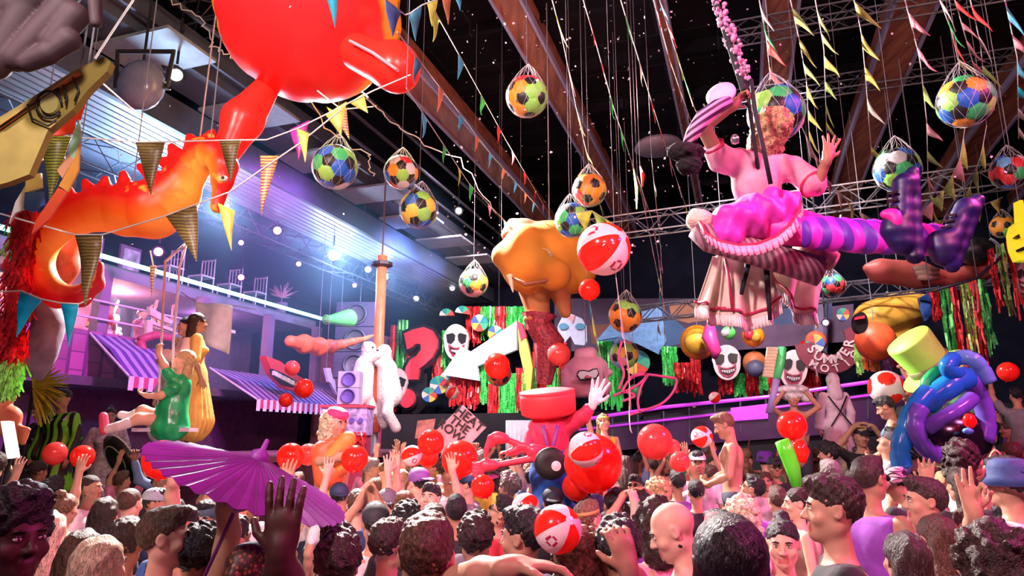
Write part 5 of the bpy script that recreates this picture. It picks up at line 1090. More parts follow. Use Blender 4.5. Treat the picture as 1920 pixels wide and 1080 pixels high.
# arrow
o, c = wp('arrow_sign', 900, 660, 'big pale blue-white arrow pointing down left', 'cut-out', b=BW-.6)
wb([(831,703),(866,650),(884,660),(970,603),(970,656),(896,687),(899,714)], .16, mat('arrow_white', (.72,.78,.92), .4, emit=.12), 'arrow_board', o, c, BW-.6)  # weak emission put into the paint keeps the arrow bright
# smiling masks
M_mask = mat('mask_white', (.85,.72,.74), .45); M_lipr = mat('mask_lip', (.45,.03,.09), .4)
def mask(px, py, rx, ry, b, lab, rot=0):
    o, c = wp('smiling_mask', px, py, lab, 'mask', 'smiling masks with sunglasses', b)
    T = lambda x, y: (px+(x*rx*math.cos(rot)-y*ry*math.sin(rot)), py+(x*rx*math.sin(rot)+y*ry*math.cos(rot)))
    wb([T(math.cos(a)*(1 if math.sin(a) < 0 else .92), math.sin(a)) for a in [2*PI*k/30 for k in range(30)]], .12, M_mask, 'face', o, c, b)
    for s in (-1, 1): wb([T(s*.12,-.42),(T(s*.30,-.52)),T(s*.78,-.42),T(s*.70,-.02),T(s*.42,.08),T(s*.16,-.12)], .06, M_ink, 'lens', o, c, b-.09)
    wb([T(-.62,.10),T(-.30,.26),(T(0,.30)),T(.30,.26),T(.62,.10),T(.58,.45),T(.32,.74),T(0,.84),T(-.32,.74),T(-.58,.45)], .04, M_lipr, 'lips', o, c, b-.08)
    mo = wb([T(-.50,.26),T(0,.40),T(.50,.26),T(.40,.54),T(0,.70),T(-.40,.54)], .04, M_ink, 'mouth', o, c, b-.11)
    for k in range(6): x = -.40+.15*k; wb([T(x,.33+.10*(1-abs(x))),T(x+.12,.33+.10*(1-abs(x+.1))),T(x+.11,.62-.3*abs(x)),T(x+.01,.62-.3*abs(x))], .03, M_wh, 'tooth', mo, c, b-.14)
    return o
mask(856,642,24,34,BW-.2,'smiling mask with sunglasses right of the question mark'); mask(742,722,22,32,BW-.2,'smiling mask partly behind the furry climbers',.15); mask(1363,680,28,33,BW-1.6,'round grinning mask in the middle of the balcony decor',-.1)
mask(1488,692,28,36,BW-1.6,'smiling mask behind the giant toothbrush',.1); o_ = mask(1825,562,17,31,14.2,'narrow smiling mask on the right hand tinsel curtain',.0); mask(1918,520,12,30,13.6,'smiling mask cut by the right edge over the tinsel')
# coloured wedge discs (half umbrellas / balls) on the wall
FANC = [(.05,.45,.25),(.75,.08,.06),(.85,.55,.10),(.05,.15,.50),(.70,.68,.60),(.02,.30,.30)]
def fan(px, py, r, b, a0, lab, n=6, span=360):
    o, c = wp('wedge_disc', px, py, lab, 'decoration', 'patchwork wedge discs on the wall', b)
    for k in range(n):
        pp = [(px,py)]+[(px+r*math.cos(math.radians(a0+span*(k+j/4)/n)), py+r*math.sin(math.radians(a0+span*(k+j/4)/n))) for j in range(5)]; col = FANC[(k+int(px)) % 6]; wb(pp, .1+.02*(k % 2), mat('wedge_%d' % ((k+int(px)) % 6), col, .5), 'wedge', o, c, b)
for a in [(838,592,13,BW,180,'teal and red half disc above the sunglasses mask',4,180),(868,588,14,BW,190,'yellow and blue half disc behind the netted football',4,180),(900,606,16,BW,0,'blue patchwork disc above the arrow shaft'),(930,625,14,BW,20,'blue and purple disc on the upper tinsel'),
          (824,722,17,BW,10,'green and red patchwork disc right of the question mark'),(842,712,17,BW,60,'yellow and red patchwork disc below the arrow tip'),(806,740,14,BW,30,'green patchwork disc low by the question mark'),(1195,680,24,BW-.5,30,'patchwork disc behind the netted footballs below the beach ball'),
          (1528,645,18,BW-1.5,20,'dark blue and orange wedge disc left of the curved lettering'),(1580,590,12,BW-1,0,'purple patchwork disc under the right petticoat'),(1830,630,16,14.5,0,'orange and blue disc hanging under the right tinsel')]: fan(*a)
# feather shaped streamer
o, c = wp('flame_streamer', 990, 660, 'yellow and red flame shaped streamer right of the arrow', 'decoration', b=BW-1)
wb([(972,606),(982,615),(992,650),(1000,690),(996,735),(990,740),(984,700),(975,660)], .14, mat('flame_yellow', (.85,.62,.10), .5), 'blade', o, c, BW-1); wb([(970,602),(980,608),(988,632),(978,640)], .16, M_qred, 'tip', o, c, BW-1.03)
# painted panels behind
o, c = wp('painted_panel', 1180, 600, 'long painted panel in slate, blue and peach behind the low truss', 'backdrop', b=BW+.9)
for col, pp in (((.07,.05,.10),[(1040,560),(1340,560),(1340,650),(1040,660)]),((.06,.16,.34),[(1120,640),(1180,590),(1240,575),(1310,640),(1250,650)]),((.42,.20,.12),[(1255,575),(1280,562),(1325,570),(1330,600),(1290,606),(1260,598)]),((.16,.07,.05),[(1105,610),(1175,606),(1180,640),(1110,646)]),((.05,.09,.22),[(1335,575),(1560,560),(1560,600),(1340,620)]),((.13,.08,.16),[(1340,600),(1600,570),(1600,640),(1340,660)])):
    wb(pp, .06, mat('panel_%d' % int(col[0]*1000+col[1]*100), col, .7, var=.35, scale=1.2), 'panel', o, c, BW+.9-.08*col[1])
for (pp, lab, bb) in (([(1118,640),(1142,612),(1150,600),(1240,575),(1250,640),(1236,665),(1195,645),(1160,632)],'blue kite shaped star behind the low truss',BW-.8),):
    o, c = wp('blue_star', 1190, 620, lab, 'cut-out', b=bb); wb(pp, .12, mat('star_blue', (.14,.36,.68), .5, var=.2), 'board', o, c, bb)
o, c = wp('tattered_banner', 1070, 600, 'pale blue tattered face shaped banner above the pink inflatable', 'cut-out', b=BW-1.2)
wb([(1054,596),(1070,588),(1092,598),(1100,612),(1101,640),(1096,648),(1078,646),(1070,630),(1060,642),(1048,638),(1046,612)], .08, mat('banner_pale', (.55,.66,.85), .6), 'board', o, c, BW-1.2)
for x in (1057,1088): wb(ell_pts(x,612,9,6), .06, mat('banner_teal', (.05,.30,.48), .5), 'eye', o, c, BW-1.28)
wb([(1062,592),(1078,592),(1074,606)], .06, mat('banner_rose', (.85,.35,.38), .5), 'nose', o, c, BW-1.28)
# pink inflatable creature
c = at(1100, 704, 16); ca = np.array(c); K = 16/FPX; Q = lambda x, y, d=0: np.array(at(x, y, 16+d))-ca
o = empty('inflatable_creature', c, 'fat pink inflatable creature with bone shaped mouth above the red hat', 'inflatable'); M_pk = mat('pink_vinyl', (.85,.30,.42), .45, var=.06, bump=.1)
link('body', sdf_mesh('body', [el(Q(1100,700), (36*K,30*K,30*K), None, .05), rc(Q(1078,726), Q(1126,726), 20*K, 20*K, .06), el(Q(1072,722), (20*K,22*K,20*K), None, .05), rc(Q(1085,690), Q(1118,690), 22*K, 22*K, .06), rc(Q(1088,664), Q(1108,662), 12*K, 12*K, .03), rc(Q(1128,705), Q(1142,698), 9*K, 7*K, .05), rc(Q(1060,700), Q(1066,688), 9*K, 7*K, .05)], .05, [M_pk]), o)
m_ = [Vector(Q(x, y, -.62))+c for x, y in [(1083,703),(1086,697),(1094,696),(1104,698),(1112,694),(1119,693),(1121,700),(1117,708),(1104,710),(1088,711)]]
MB().prism([((p-m_[0]).x,(p-m_[0]).z) for p in m_], m_[0], (1,0,0),(0,0,1), .10).build('mouth', M_wh, o, center=c); MB().tube(m_+[m_[0]], .035, 6).build('mouth_outline', M_ink, o, center=c)
m_ = [Vector(Q(x, y, -.70))+c for x, y in [(1095,708),(1100,703),(1105,706),(1110,707),(1104,710)]]; MB().prism([((p-m_[0]).x,(p-m_[0]).z) for p in m_], m_[0], (1,0,0),(0,0,1), .10).build('tongue', M_lipr, o, center=c)
cord(at(1098,652,16), .01, parent=o)
# orange eyeball monster, ringed ball etc.
def orb(px, py, r, Y, lab, parts, name='inflatable_eye'):
    c = at(px, py, Y); k = r/FPX*Y; o = empty(name, c, lab, 'inflatable'); nd = (Vector((0,0,CAMZ))-c).normalized(); q = nd.to_track_quat('Z','Y').to_matrix()
    MB().ball(c, (k,k*.8,k), 24).build('ball', parts[0], o, smooth=True)
    for (dx, dy, rr_, mt, nm) in parts[1:]:
        pos = c+q@Vector((dx*k, dy*k, 0)); dep = math.sqrt(max(.02, 1-(dx*dx+dy*dy)))*k*.80; MB().ball(pos+nd*(dep-.25*rr_*k), (rr_*k,)*3, 16).build(nm, mt, o, smooth=True)
    cord(c+Vector((0,0,k)), .008, parent=o); return o
M_orb = mat('eye_orange', (.95,.30,.02), .4, var=.5, scale=2); M_ylw = mat('eye_yellow', (.95,.60,.06), .4); M_pup = mat('eye_violet', (.42,.02,.62), .3)
o = orb(1308, 642, 33, 17, 'orange and yellow eye inflatable with violet iris left of the round mask', [M_orb,(-.02,.05,.74,M_ylw,'white'),(-.05,.30,.42,M_ink,'socket'),(-.02,.22,.27,M_pup,'iris')])
MB().tube([at(1332,610,16), at(1330,632,15.8), at(1342,660,15.8), at(1340,672,15.9)], [.12,.18,.14,.05], 10).build('ribbon', mat('hot_pink', (.85,.06,.32), .4), o, smooth=True)
orb(1412, 630, 21, 17, 'smaller orange swirl eye right of the petticoat hem', [M_orb,(-.3,.1,.5,M_qred,'iris'),(.2,-.1,.45,M_ylw,'spot')]); orb(1415, 680, 22, 17.2, 'brown and slate ball right of the grinning mask', [mat('rust', (.55,.18,.06), .5),(0,-.45,.75,mat('slate', (.12,.14,.24), .5),'cap'),(.1,-.4,.2,M_wh,'flame')], 'inflatable_ball')
orb(1366, 624, 13, 14, 'small green and white ball under the petticoat hem', [M_tg if False else mat('green_glow', (.12,.75,.15), .4),(-.5,0,.6,M_wh,'cap')], 'inflatable_ball'); orb(1530, 640, 20, 17.5, 'red orange oval inflatable left of the curved lettering', [mat('coral', (.90,.18,.08), .5),(.3,-.5,.35,M_qred,'spot')], 'inflatable_ball')
orb(1190, 735, 14, 15, 'dark green ball below the pink ribbons', [mat('deep_green', (.02,.28,.08), .4)], 'inflatable_ball')
o = orb(1642, 640, 38, 14.5, 'orange round monster with black mouth plate beside the yellow inflatable', [mat('monster_orange', (.92,.13,.04), .45, var=.2)], 'inflatable_monster')
Mc = [at(x, y, 13.9) for x, y in ell_pts(1612,606,13,20,20)]; MB().prism([((p-Mc[0]).x,(p-Mc[0]).z) for p in Mc], Mc[0], (1,0,0),(0,0,1), .14).build('mouth_plate', M_ink, o, center=o.location); Mc = [at(x, y, 13.8) for x, y in [(1603,595),(1620,592),(1620,597),(1603,600)]]; MB().prism([((p-Mc[0]).x,(p-Mc[0]).z) for p in Mc], Mc[0], (1,0,0),(0,0,1), .06).build('lip', M_qred, o, center=o.location)
c = at(1690, 590, 15.4); ca = np.array(c); K = 15.4/FPX; Q = lambda x, y, d=0: np.array(at(x, y, 15.4+d))-ca
o = empty('inflatable_beast', c, 'long yellow-ochre inflatable beast behind the orange round monster', 'inflatable'); link('body', sdf_mesh('body', [rc(Q(1640,600), Q(1700,580), 38*K, 36*K, .1), rc(Q(1700,580), Q(1732,560), 34*K, 10*K, .1), rc(Q(1660,640), Q(1690,625), 22*K, 20*K, .1)], .06, [mat('ochre_yellow', (.80,.45,.06), .5, var=.2, scale=2)]), o); cord(at(1690,560,15.4), .01, parent=o)
wbp = [at(x, y, 14.8) for x, y in [(1722,560),(1742,548),(1744,590),(1734,602)]]; MB().prism([((p-wbp[0]).x,(p-wbp[0]).z) for p in wbp], wbp[0], (1,0,0),(0,0,1), .1).build('snout_patch', mat('royal_blue', (.03,.10,.40), .5), o, center=c)
c = at(1700, 512, 12.5); ca = np.array(c); K = 12.5/FPX; Q = lambda x, y, d=0: np.array(at(x, y, 12.5+d))-ca
o = empty('inflatable_fish', c, 'dusky pink red inflatable fish under the striped stockings', 'inflatable'); link('body', sdf_mesh('body', [rc(Q(1625,502), Q(1650,508), 8*K, 20*K, .05), rc(Q(1650,508), Q(1720,515), 24*K, 26*K, .1), rc(Q(1720,515), Q(1780,522), 24*K, 13*K, .1), rc(Q(1780,522), Q(1845,505), 13*K, 20*K, .08)], .05, [mat('dusky_red', (.55,.12,.10), .5, var=.3, scale=2)]), o)
for k in range(3): MB().tube([at(1712+4*k,504+8*k,11.9), at(1735,502+9*k,11.85), at(1760,506+8*k,11.95)], [.05,.06,.03], 8).build('gill', mat('pale_brown', (.55,.35,.28), .5), o, smooth=True)
cord(at(1700,490,12.5), .01, parent=o)
c = at(1828,470,12.2); ca = np.array(c); K = 12.2/FPX; o = empty('dark_inflatable', c, 'black rounded inflatable right of the second boot', 'inflatable'); link('body', sdf_mesh('body', [el((0,0,0), (36*K,.3,26*K)), rc((0,0,0), (-.35,0,.28), .2, .05, .1)], .04, [mat('matt_black_green', (.03,.04,.04), .4, var=.6)]), o); cord(c+Vector((0,0,.2)), .008, parent=o)
# yellow dripping grin at the right edge
o = empty('yellow_grin', at(1905,430,8.4), 'bright yellow dripping cut-out with black mouths at the right edge', 'cut-out'); c = o.location
def fr(pix, Y, t, mt, name): P = [at(x, y, Y) for x, y in pix]; MB().prism([((p-P[0]).x,(p-P[0]).z) for p in P], P[0], (1,0,0), (0,0,1), t).build(name, mt, o, center=c)
fr([(1906,378),(1912,378),(1918,410),(1935,418),(1945,490),(1905,490),(1896,470),(1892,440),(1897,424),(1908,416)], 8.4, .12, mat('acid_yellow', (.95,.90,.03), .4, emit=.35), 'board'); fr([(1901,446),(1908,440),(1910,448)], 8.3, .06, M_ink, 'mouth'); fr([(1907,468),(1920,462),(1920,470),(1910,472)], 8.3, .06, M_ink, 'mouth'); cord(at(1910,380,8.4), .006, parent=o)  # some emission in the yellow board makes it look brighter
# curved lettering on a dark red ring
o, c = wp('curved_sign', 1560, 660, 'dark red ring sign with two arcs of pale lettering above the white robed figure', 'sign', b=BW-1.7); b_ = BW-1.7
cx, cy = 1555, 636; ring = [(cx+66*math.cos(a), cy+66*math.sin(a)) for a in [math.radians(170-200*k/28) for k in range(29)]]+[(cx+30*math.cos(a), cy+30*math.sin(a)) for a in [math.radians(-30+200*k/28) for k in range(29)]]
wb(ring, .1, mat('sign_maroon', (.22,.02,.05), .5), 'ring_board', o, c, b_); Mt_ = mat('sign_cream', (.78,.60,.62), .5)
Mw = Matrix((UU, Vector((0,0,1)), UU.cross(Vector((0,0,1))))).transposed()
for word, rad, hgt, a0, a1 in (('SUMMER', 38, 17, 150, 12), ('MOTION', 56, 14, 122, 8)):
    for k, ch in enumerate(word):
        a = math.radians(a0+(a1-a0)*k/(len(word)-1)); x, y = cx+rad*math.cos(a), cy+rad*math.sin(a); p = ab(x, y, b_-.07); l = link('lettering', text_me(ch, hgt/FPX*(b_*1.02)*1.25, .02, Mt_), o)
        l.matrix_local = Matrix.Translation(p-c) @ Mw.to_4x4() @ Matrix.Rotation(PI/2-a, 4, 'Z')
# hanging garments under the orange monster
o, c = wp('hanging_garlands', 1650, 680, 'row of orange, yellow and green hanging garlands under the round monster', 'decoration', b=BW-2)
for x0, x1, mt in [(1600,1612,M_tl),(1612,1630,mat('orange_tinsel', (.90,.18,.05), .4, var=.5, scale=20)),(1630,1646,mat('gold_tinsel', (.75,.45,.05), .4, var=.5, scale=20)),(1650,1670,mat('lilac_tinsel', (.45,.35,.5), .4, var=.5, scale=20)),(1672,1684,M_tr),(1684,1712,M_tg)]: band(x0, x1, 645+(x0-1600)*.05, 702-(x0-1600)*.15, mt, o, c, BW-2)
mt_ = mat('mast_grey', (.14,.12,.20), .5)
tag(MB().tube([ab(1538,560,20.0), ab(1536,700,20.0)], .20, 12).build('wrapped_column', mat('slate_column', (.16,.14,.26), .6, var=.4, scale=1)), 'slate violet column behind the curved lettering', 'column')
# toothbrush
o = empty('giant_toothbrush', at(1455,700,9.5), 'giant toothbrush with green bar, cream bristles and lilac handle', 'prop'); c = o.location
MB().tube([at(1467,652,9.5), at(1463,680,9.5), at(1455,710,9.5)], [.09,.10,.09], 10, flat=.6).build('head', mat('brush_green', (.10,.80,.25), .3), o, smooth=True)
mb = MB()
for k in range(9):
    y = 655+6.2*k; mb.tube([at(1458-1.3*k*.9,y,9.5), at(1438-1.0*k*.9,y-1,9.5)], [.03,.024], 8)
mb.build('bristles', mat('bristle_cream', (.80,.72,.50), .6), o, center=c); MB().tube([at(1457,708,9.5), at(1450,740,9.5), at(1442,775,9.5)], [.05,.045,.05], 10).build('handle', mat('handle_lilac', (.40,.36,.80), .4), o, smooth=True)
# pink ribbon hoops
o = empty('ribbon_hoops', at(1180,720,9), 'bundle of looping pink ribbons held up by raised arm', 'ribbon'); c = o.location; M_rb = mat('ribbon_pink', (.85,.10,.35), .4, trans=.2)
for pts_ in [[(1165,738),(1180,712),(1205,702),(1250,707),(1268,712),(1262,735),(1240,757),(1205,770),(1180,778)],[(1170,735),(1195,722),(1212,705),(1200,700),(1178,710)],[(1215,703),(1202,725),(1196,752),(1200,775)],[(1160,730),(1170,700),(1160,670),(1166,640)],[(1150,742),(1172,735),(1190,742),(1168,752)]]:
    P = [at(x, y, 9) for x, y in pts_]; Q_ = []
    for i in range(len(P)-1):
        for k in range(6):
            t = k/6; p0, p1, p2, p3 = P[max(i-1,0)], P[i], P[i+1], P[min(i+2,len(P)-1)]; Q_.append(.5*((2*p1)+(p2-p0)*t+(2*p0-5*p1+4*p2-p3)*t*t+(3*p1-p0-3*p2+p3)*t**3))
    MB().tube(Q_+[P[-1]], .035, 6, flat=.5).build('ribbon', M_rb, o, smooth=True, center=c)
# placard
o = empty('placard', at(850,815,7.8), 'pink cardboard placard reading HEAT THE ROW held above the crowd', 'sign'); c = o.location
P = [at(x, y, 7.8) for x, y in [(868,759),(912,801),(848,868),(800,824)]]; MB().prism([((p-P[0]).x,(p-P[0]).z) for p in P], P[0], (1,0,0),(0,0,1), .03).build('board', mat('pink_card', (.72,.45,.50), .7), o, center=c)
for s, (x, y), h in (('HEAT', (880,786), .15), ('THE', (862,797), .135), ('ROW', (845,808), .135)):
    l = link('lettering', text_me(s, h, .006, M_ink), o); l.matrix_local = Matrix.Translation(at(x, y, 7.77)-c) @ Matrix.Rotation(PI/2, 4, 'X') @ Matrix.Rotation(-math.radians(38), 4, 'Z') @ Matrix.Shear('XZ', 4, (0,0))
MB().tube([at(858,815,7.82), at(862,930,7.82)], .02, 6).build('stick', M_tan, o)
o = empty('cardboard_poster', at(795,800,8.2), 'small brown cardboard poster left of the placard', 'sign'); c = o.location
P = [at(x, y, 8.2) for x, y in [(783,789),(817,785),(812,808),(800,822),(778,822)]]; MB().prism([((p-P[0]).x,(p-P[0]).z) for p in P], P[0], (1,0,0),(0,0,1), .03).build('board', mat('brown_card', (.38,.20,.18), .7, var=.6, scale=10), o, center=c); MB().tube([at(795,815,8.22), at(795,930,8.22)], .018, 6).build('stick', M_tan, o)
# pale curtain by the red hat
o, c = wp('stage_curtain', 980, 820, 'pale grey curtain hanging below the bright fringe', 'curtain', b=18.3); P0, P1 = ab(948,788,18.3), ab(1004,788,18.3); V = []
for i in range(25):
    for j in range(2): V.append(P0.lerp(P1, i/24)+VV*.05*math.sin(i*1.9)+Vector((0,0,-1.4*j)))
MB().add(V, [(i*2,i*2+1,i*2+3,i*2+2) for i in range(24)]).build('cloth', mat('pale_cloth', (.55,.56,.62), .8), o, smooth=True).modifiers.new('thickness','SOLIDIFY').thickness = .01
# ================================================================ PERFORMERS
def stripes(name, c1, c2, sc, rot=(0,0,0), dist=0, dirn='X'):
    m = bpy.data.materials.new(name); m.use_nodes = True; N = m.node_tree.nodes; L = m.node_tree.links; p = N['Principled BSDF']; p.inputs['Roughness'].default_value = .55
    tc = N.new('ShaderNodeTexCoord'); mp = N.new('ShaderNodeMapping'); mp.inputs['Rotation'].default_value = rot; wv = N.new('ShaderNodeTexWave'); wv.bands_direction = dirn; wv.inputs['Scale'].default_value = sc; wv.inputs['Distortion'].default_value = dist
    cr = N.new('ShaderNodeValToRGB'); cr.color_ramp.elements[0].position = .42; cr.color_ramp.elements[1].position = .58; cr.color_ramp.elements[0].color = (*c1,1); cr.color_ramp.elements[1].color = (*c2,1)
    L.new(tc.outputs['Object'], mp.inputs[0]); L.new(mp.outputs[0], wv.inputs[0]); L.new(wv.outputs['Fac'], cr.inputs[0]); L.new(cr.outputs[0], p.inputs['Base Color']); return m
def skinobj(name, P, o, tone='pale', h=.011, mats=None):
    b = link(name, sdf_mesh(name, P, h, mats or [M_skin, M_lip]), o); b.color = (*SK[tone], 1); return b
def fig_head(o, loc, yaw, pitch, hair, hc, tone='pale', s=1.0, fem=1, roll=0):
    """prims for a head whose skull base is at loc (relative to o); also links eyes and hair"""
    T = Matrix.Translation(Vector(loc)) @ Matrix.Rotation(math.radians(yaw), 4, 'Z') @ Matrix.Rotation(math.radians(pitch), 4, 'X') @ Matrix.Rotation(math.radians(roll), 4, 'Y') @ Matrix.Scale(s, 4)
    add_eyes(o, T)
    if hair: h = link('hair', get_hair(hair), o); h.matrix_local = T; h.color = (*HC[hc], 1)
    return T, head_prims(T, fem)
def joints(c, **J): return {k: np.array(at(*v))-np.array(c) for k, v in J.items()}
# ---- A. the performer on the big swing
c = at(1430, 400, 4.0); o = empty('person', c, 'performer on high swing, magenta skirt, striped stockings, head back, one hand spread wide', 'person')
J = joints(c, nk=(1422,285,4.05), ch=(1415,325,4.03), wa=(1420,375,4.02), sr=(1352,300,4.0), sl=(1492,318,4.02), er=(1318,238,3.85), wr=(1378,196,3.8), e2=(1530,350,3.9), wl=(1551,298,3.8), hr=(1415,425,4.0), hl=(1470,415,4.0), kr=(1560,440,3.72), kl=(1545,432,3.9), ar=(1690,450,3.45), al=(1775,452,3.55))
T, hp = fig_head(o, J['nk']+np.array((0,0,.06)), 25, 50, 'big_curly', 'blonde', s=.98)
P = hp+[rc(J['nk']-(0,0,.05), J['nk']+(0,0,.08), .052, .050, .03), el((J['ch']+J['wa'])/2, (.14,.11,.17), None, .05), rc(J['sr']*.85+J['sl']*.15, J['sl']*.85+J['sr']*.15, .07, .07, .06), rc(J['sr'], J['er'], .050, .042), rc(J['er'], J['wr'], .042, .027), rc(J['sl'], J['e2'], .050, .040), rc(J['e2'], J['wl'], .038, .026), el((J['hr']+J['hl'])/2, (.17,.13,.12), None, .05)]
P += hand(J['wr'], (.55,.1,.75), (.6,-.2,-.4), 1.25, .1, side=1)+hand(J['wl'], (.25,-.1,.95), (-.1,1,.1), .12, .42, side=-1)
skinobj('body', P, o, 'tan', .0095)
M_mag = mat('magenta_tights', (.95,.02,.42), .5, var=.05); M_strp = stripes('striped_stockings', (.85,.02,.75), (.16,.02,.50), 4.2, (0,.1,.0), 1.2)
fine = lambda X, Y, Z: .004*np.sin(110*X+20*Z)
link('tights', sdf_mesh('tights', [rc(J['hr'], J['kr'], .105, .082, .04), rc(J['hl'], J['kl'], .105, .082, .04)], .014, [M_mag]), o)
link('stocking', sdf_mesh('stocking', [rc(J['kr']*.75+J['hr']*.25, J['kr'], .094, .092, .02), rc(J['kr'], J['ar']*.45+J['kr']*.55, .090, .088, .02), rc(J['ar']*.45+J['kr']*.55, J['ar'], .090, .078, .02)], .011, [M_strp], disp=fine), o)
link('stocking', sdf_mesh('stocking', [rc(J['kl'], J['al']*.45+J['kl']*.55, .084, .084, .02), rc(J['al']*.45+J['kl']*.55, J['al'], .084, .088, .02)], .011, [stripes('striped_stockings_far', (.75,.03,.60), (.14,.03,.55), 5.5, (0,.1,0), 1.5)], disp=fine), o)
M_boot = mat('boot_indigo', (.012,.006,.085), .45, var=.7, scale=14)
for (hx, hy, tx, ty, Y, nm) in ((1700,475,1697,330,3.42,0),(1772,492,1817,380,3.5,1)):
    h_, t_ = np.array(at(hx,hy,Y))-np.array(c), np.array(at(tx,ty,Y))-np.array(c); d_ = t_-h_; side_ = np.array((.07,0,.0))
    bt_ = link('boot', sdf_mesh('boot', [rc(h_+d_*.12-side_*.3, t_-d_*.12-side_*.2, .060, .048, .03), el(h_+d_*.3-side_*.9, (.07,.06,.08), None, .04), rc(h_+side_*.6-d_*.04, t_+side_*.6+d_*.04, .042, .034, .010), el(t_-d_*.1, (.05,.05,.06), None, .03)], .010, [M_boot], disp=lambda X,Y,Z: 0*X+.0015*np.sin(90*Z)), o)
    pm = MB()
    for k in range(5): q = h_+d_*(.35+.1*k)-side_*.85; pm.tube([Vector(q)+Vector((-.01,-.05,0)), Vector(q)+Vector((-.03,0,.01)), Vector(q)+Vector((-.01,.05,0))], .007, 5)
    pm.build('laces', M_iris, bt_, center=(0,0,0))
link('shoe_bow', sdf_mesh('shoe_bow', [el(np.array(at(1668,402,3.4))-np.array(c), (.05,.03,.03), None, .03), el(np.array(at(1680,412,3.38))-np.array(c), (.03,.03,.05), None, .03)], .008, [M_mag]), o)
M_bl = mat('pink_blouse', (.62,.32,.42), .8, var=.25, scale=9, bump=.7)
fold = lambda X, Y, Z: .006*np.sin(25*X+18*Z)*np.sin(22*Y+3)+.003*np.sin(70*X)
link('blouse', sdf_mesh('blouse', [el((J['ch']+J['wa'])/2, (.155,.125,.17), None, .05), rc(J['sr']*.9+J['sl']*.1, J['sl']*.9+J['sr']*.1, .082, .082, .05), rc(J['sr'], J['sr']*.75+J['er']*.25, .085, .075, .03), rc(J['sl'], J['sl']*.2+J['e2']*.8, .075, .085, .03), el(J['nk']+(0,0,.02), (.075,.085,.07), None, .02, 0, True)], .012, [M_bl], disp=fold), o)
for a, b, r in ((J['sl']*.18+J['e2']*.82, J['sl']*.10+J['e2']*.90, .088), (J['sr']*.6+J['er']*.4, J['sr']*.55+J['er']*.45, .068)): MB().tube([Vector(a), Vector(b)], [r, r*1.05], 18).build('cuff', mat('crimson_trim2', (.45,.02,.08), .5), o, smooth=True, center=(0,0,0))
MB().tube([at(1395,385,3.9), at(1425,378,3.86), at(1465,380,3.88)], .035, 8, flat=1).build('sash', mat('hot_pink_sash', (.85,.03,.30), .5), o, smooth=True)
M_sk = mat('magenta_satin', (.80,.02,.55), .55, var=.35, scale=5, bump=.5, sheen=.3)
S_ = lambda x, y, Y: np.array(at(x, y, Y))-np.array(c)
link('skirt', sdf_mesh('skirt', [el(S_(1418,412,3.98), (.25,.20,.13), None, .06), rc(S_(1370,430,3.95), S_(1440,395,3.95), .12, .12, .06), el(S_(1460,385,3.98), (.14,.16,.09), None, .05)], .014, [M_sk], disp=lambda X, Y, Z: .014*np.sin(24*X+32*Z+2*np.sin(9*X))+.005*np.sin(70*X-30*Z)), o)
ruf = [S_(x, y, Y) for x, y, Y in [(1312,418,3.9),(1325,440,3.82),(1350,455,3.78),(1385,462,3.76),(1420,460,3.75),(1455,446,3.75),(1480,425,3.76),(1497,400,3.8),(1500,380,3.86)]]
V = []; n = 120
def along(pts_, t):
    f = t*(len(pts_)-1); i = min(int(f), len(pts_)-2); return pts_[i]*(1-(f-i))+pts_[i+1]*(f-i)
for i in range(n+1):
    p = along(ruf, i/n); w_ = .012*math.sin(i*1.25)
    for (d, z) in ((0, 0), (w_*1.0-.01, -.03), (w_*1.8-.02, -.065)): V.append(Vector(p)+Vector((0, d-.01, z)))
rf = MB().add(V, [(i*3+j, (i+1)*3+j, (i+1)*3+j+1, i*3+j+1) for i in range(n) for j in range(2)]).build('ruffle', mat('pink_ruffle', (.90,.38,.58), .6), o, smooth=True, center=(0,0,0)); rf.modifiers.new('thickness','SOLIDIFY').thickness = .006
MB().tube([Vector(p)+Vector((0,0,.006)) for p in ruf], .012, 6).build('ribbon_trim', mat('crimson_trim2', (0,0,0)), o, smooth=True, center=(0,0,0))
MB().lathe(at(1352,178,3.75), [(.001,.03),(.05,.028),(.088,.012),(.09,0),(.001,-.01)], 24, 0, (Vector((-.5,-.8,.3))).to_track_quat('Z','Y').to_matrix()).build('cap', mat('lilac_felt', (.72,.50,.70), .6), o, smooth=True)
MB().tube([at(1366,190,3.72), at(1345,200,3.7), at(1318,222,3.7), at(1300,248,3.7), at(1290,272,3.7)], [.035,.045,.05,.042,.034], 16).build('striped_sleeve', stripes('striped_sleeve', (.80,.35,.60), (.06,.01,.06), 9, (0,.6,0), .3, 'Z'), o, smooth=True)
fz = lambda X, Y, Z: .010*np.sin(75*X+5*np.sin(30*Z))*np.sin(80*Y)*np.sin(70*Z)
link('pompom', sdf_mesh('pompom', [el(S_(1280,284,3.7), (.092,.07,.055)), el(S_(1292,310,3.72), (.075,.06,.055)), el(S_(1305,285,3.72), (.05,.05,.045))], .009, [mat('black_fluff', (.008,.007,.009), .9, bump=.8, scale=50)], disp=fz), o)
MB().lathe(at(1378,262,3.75), [(.001,-.03),(.022,-.02),(.026,.01),(.015,.03),(.001,.032)], 16).build('bell', mat('silver', (.75,.75,.8), .15, .9), o, smooth=True)
MB().tube([at(1408,150,3.72), at(1416,210,3.70), at(1432,280,3.70), at(1445,345,3.74)], .014, 8).build('strap', M_black, o, smooth=True)
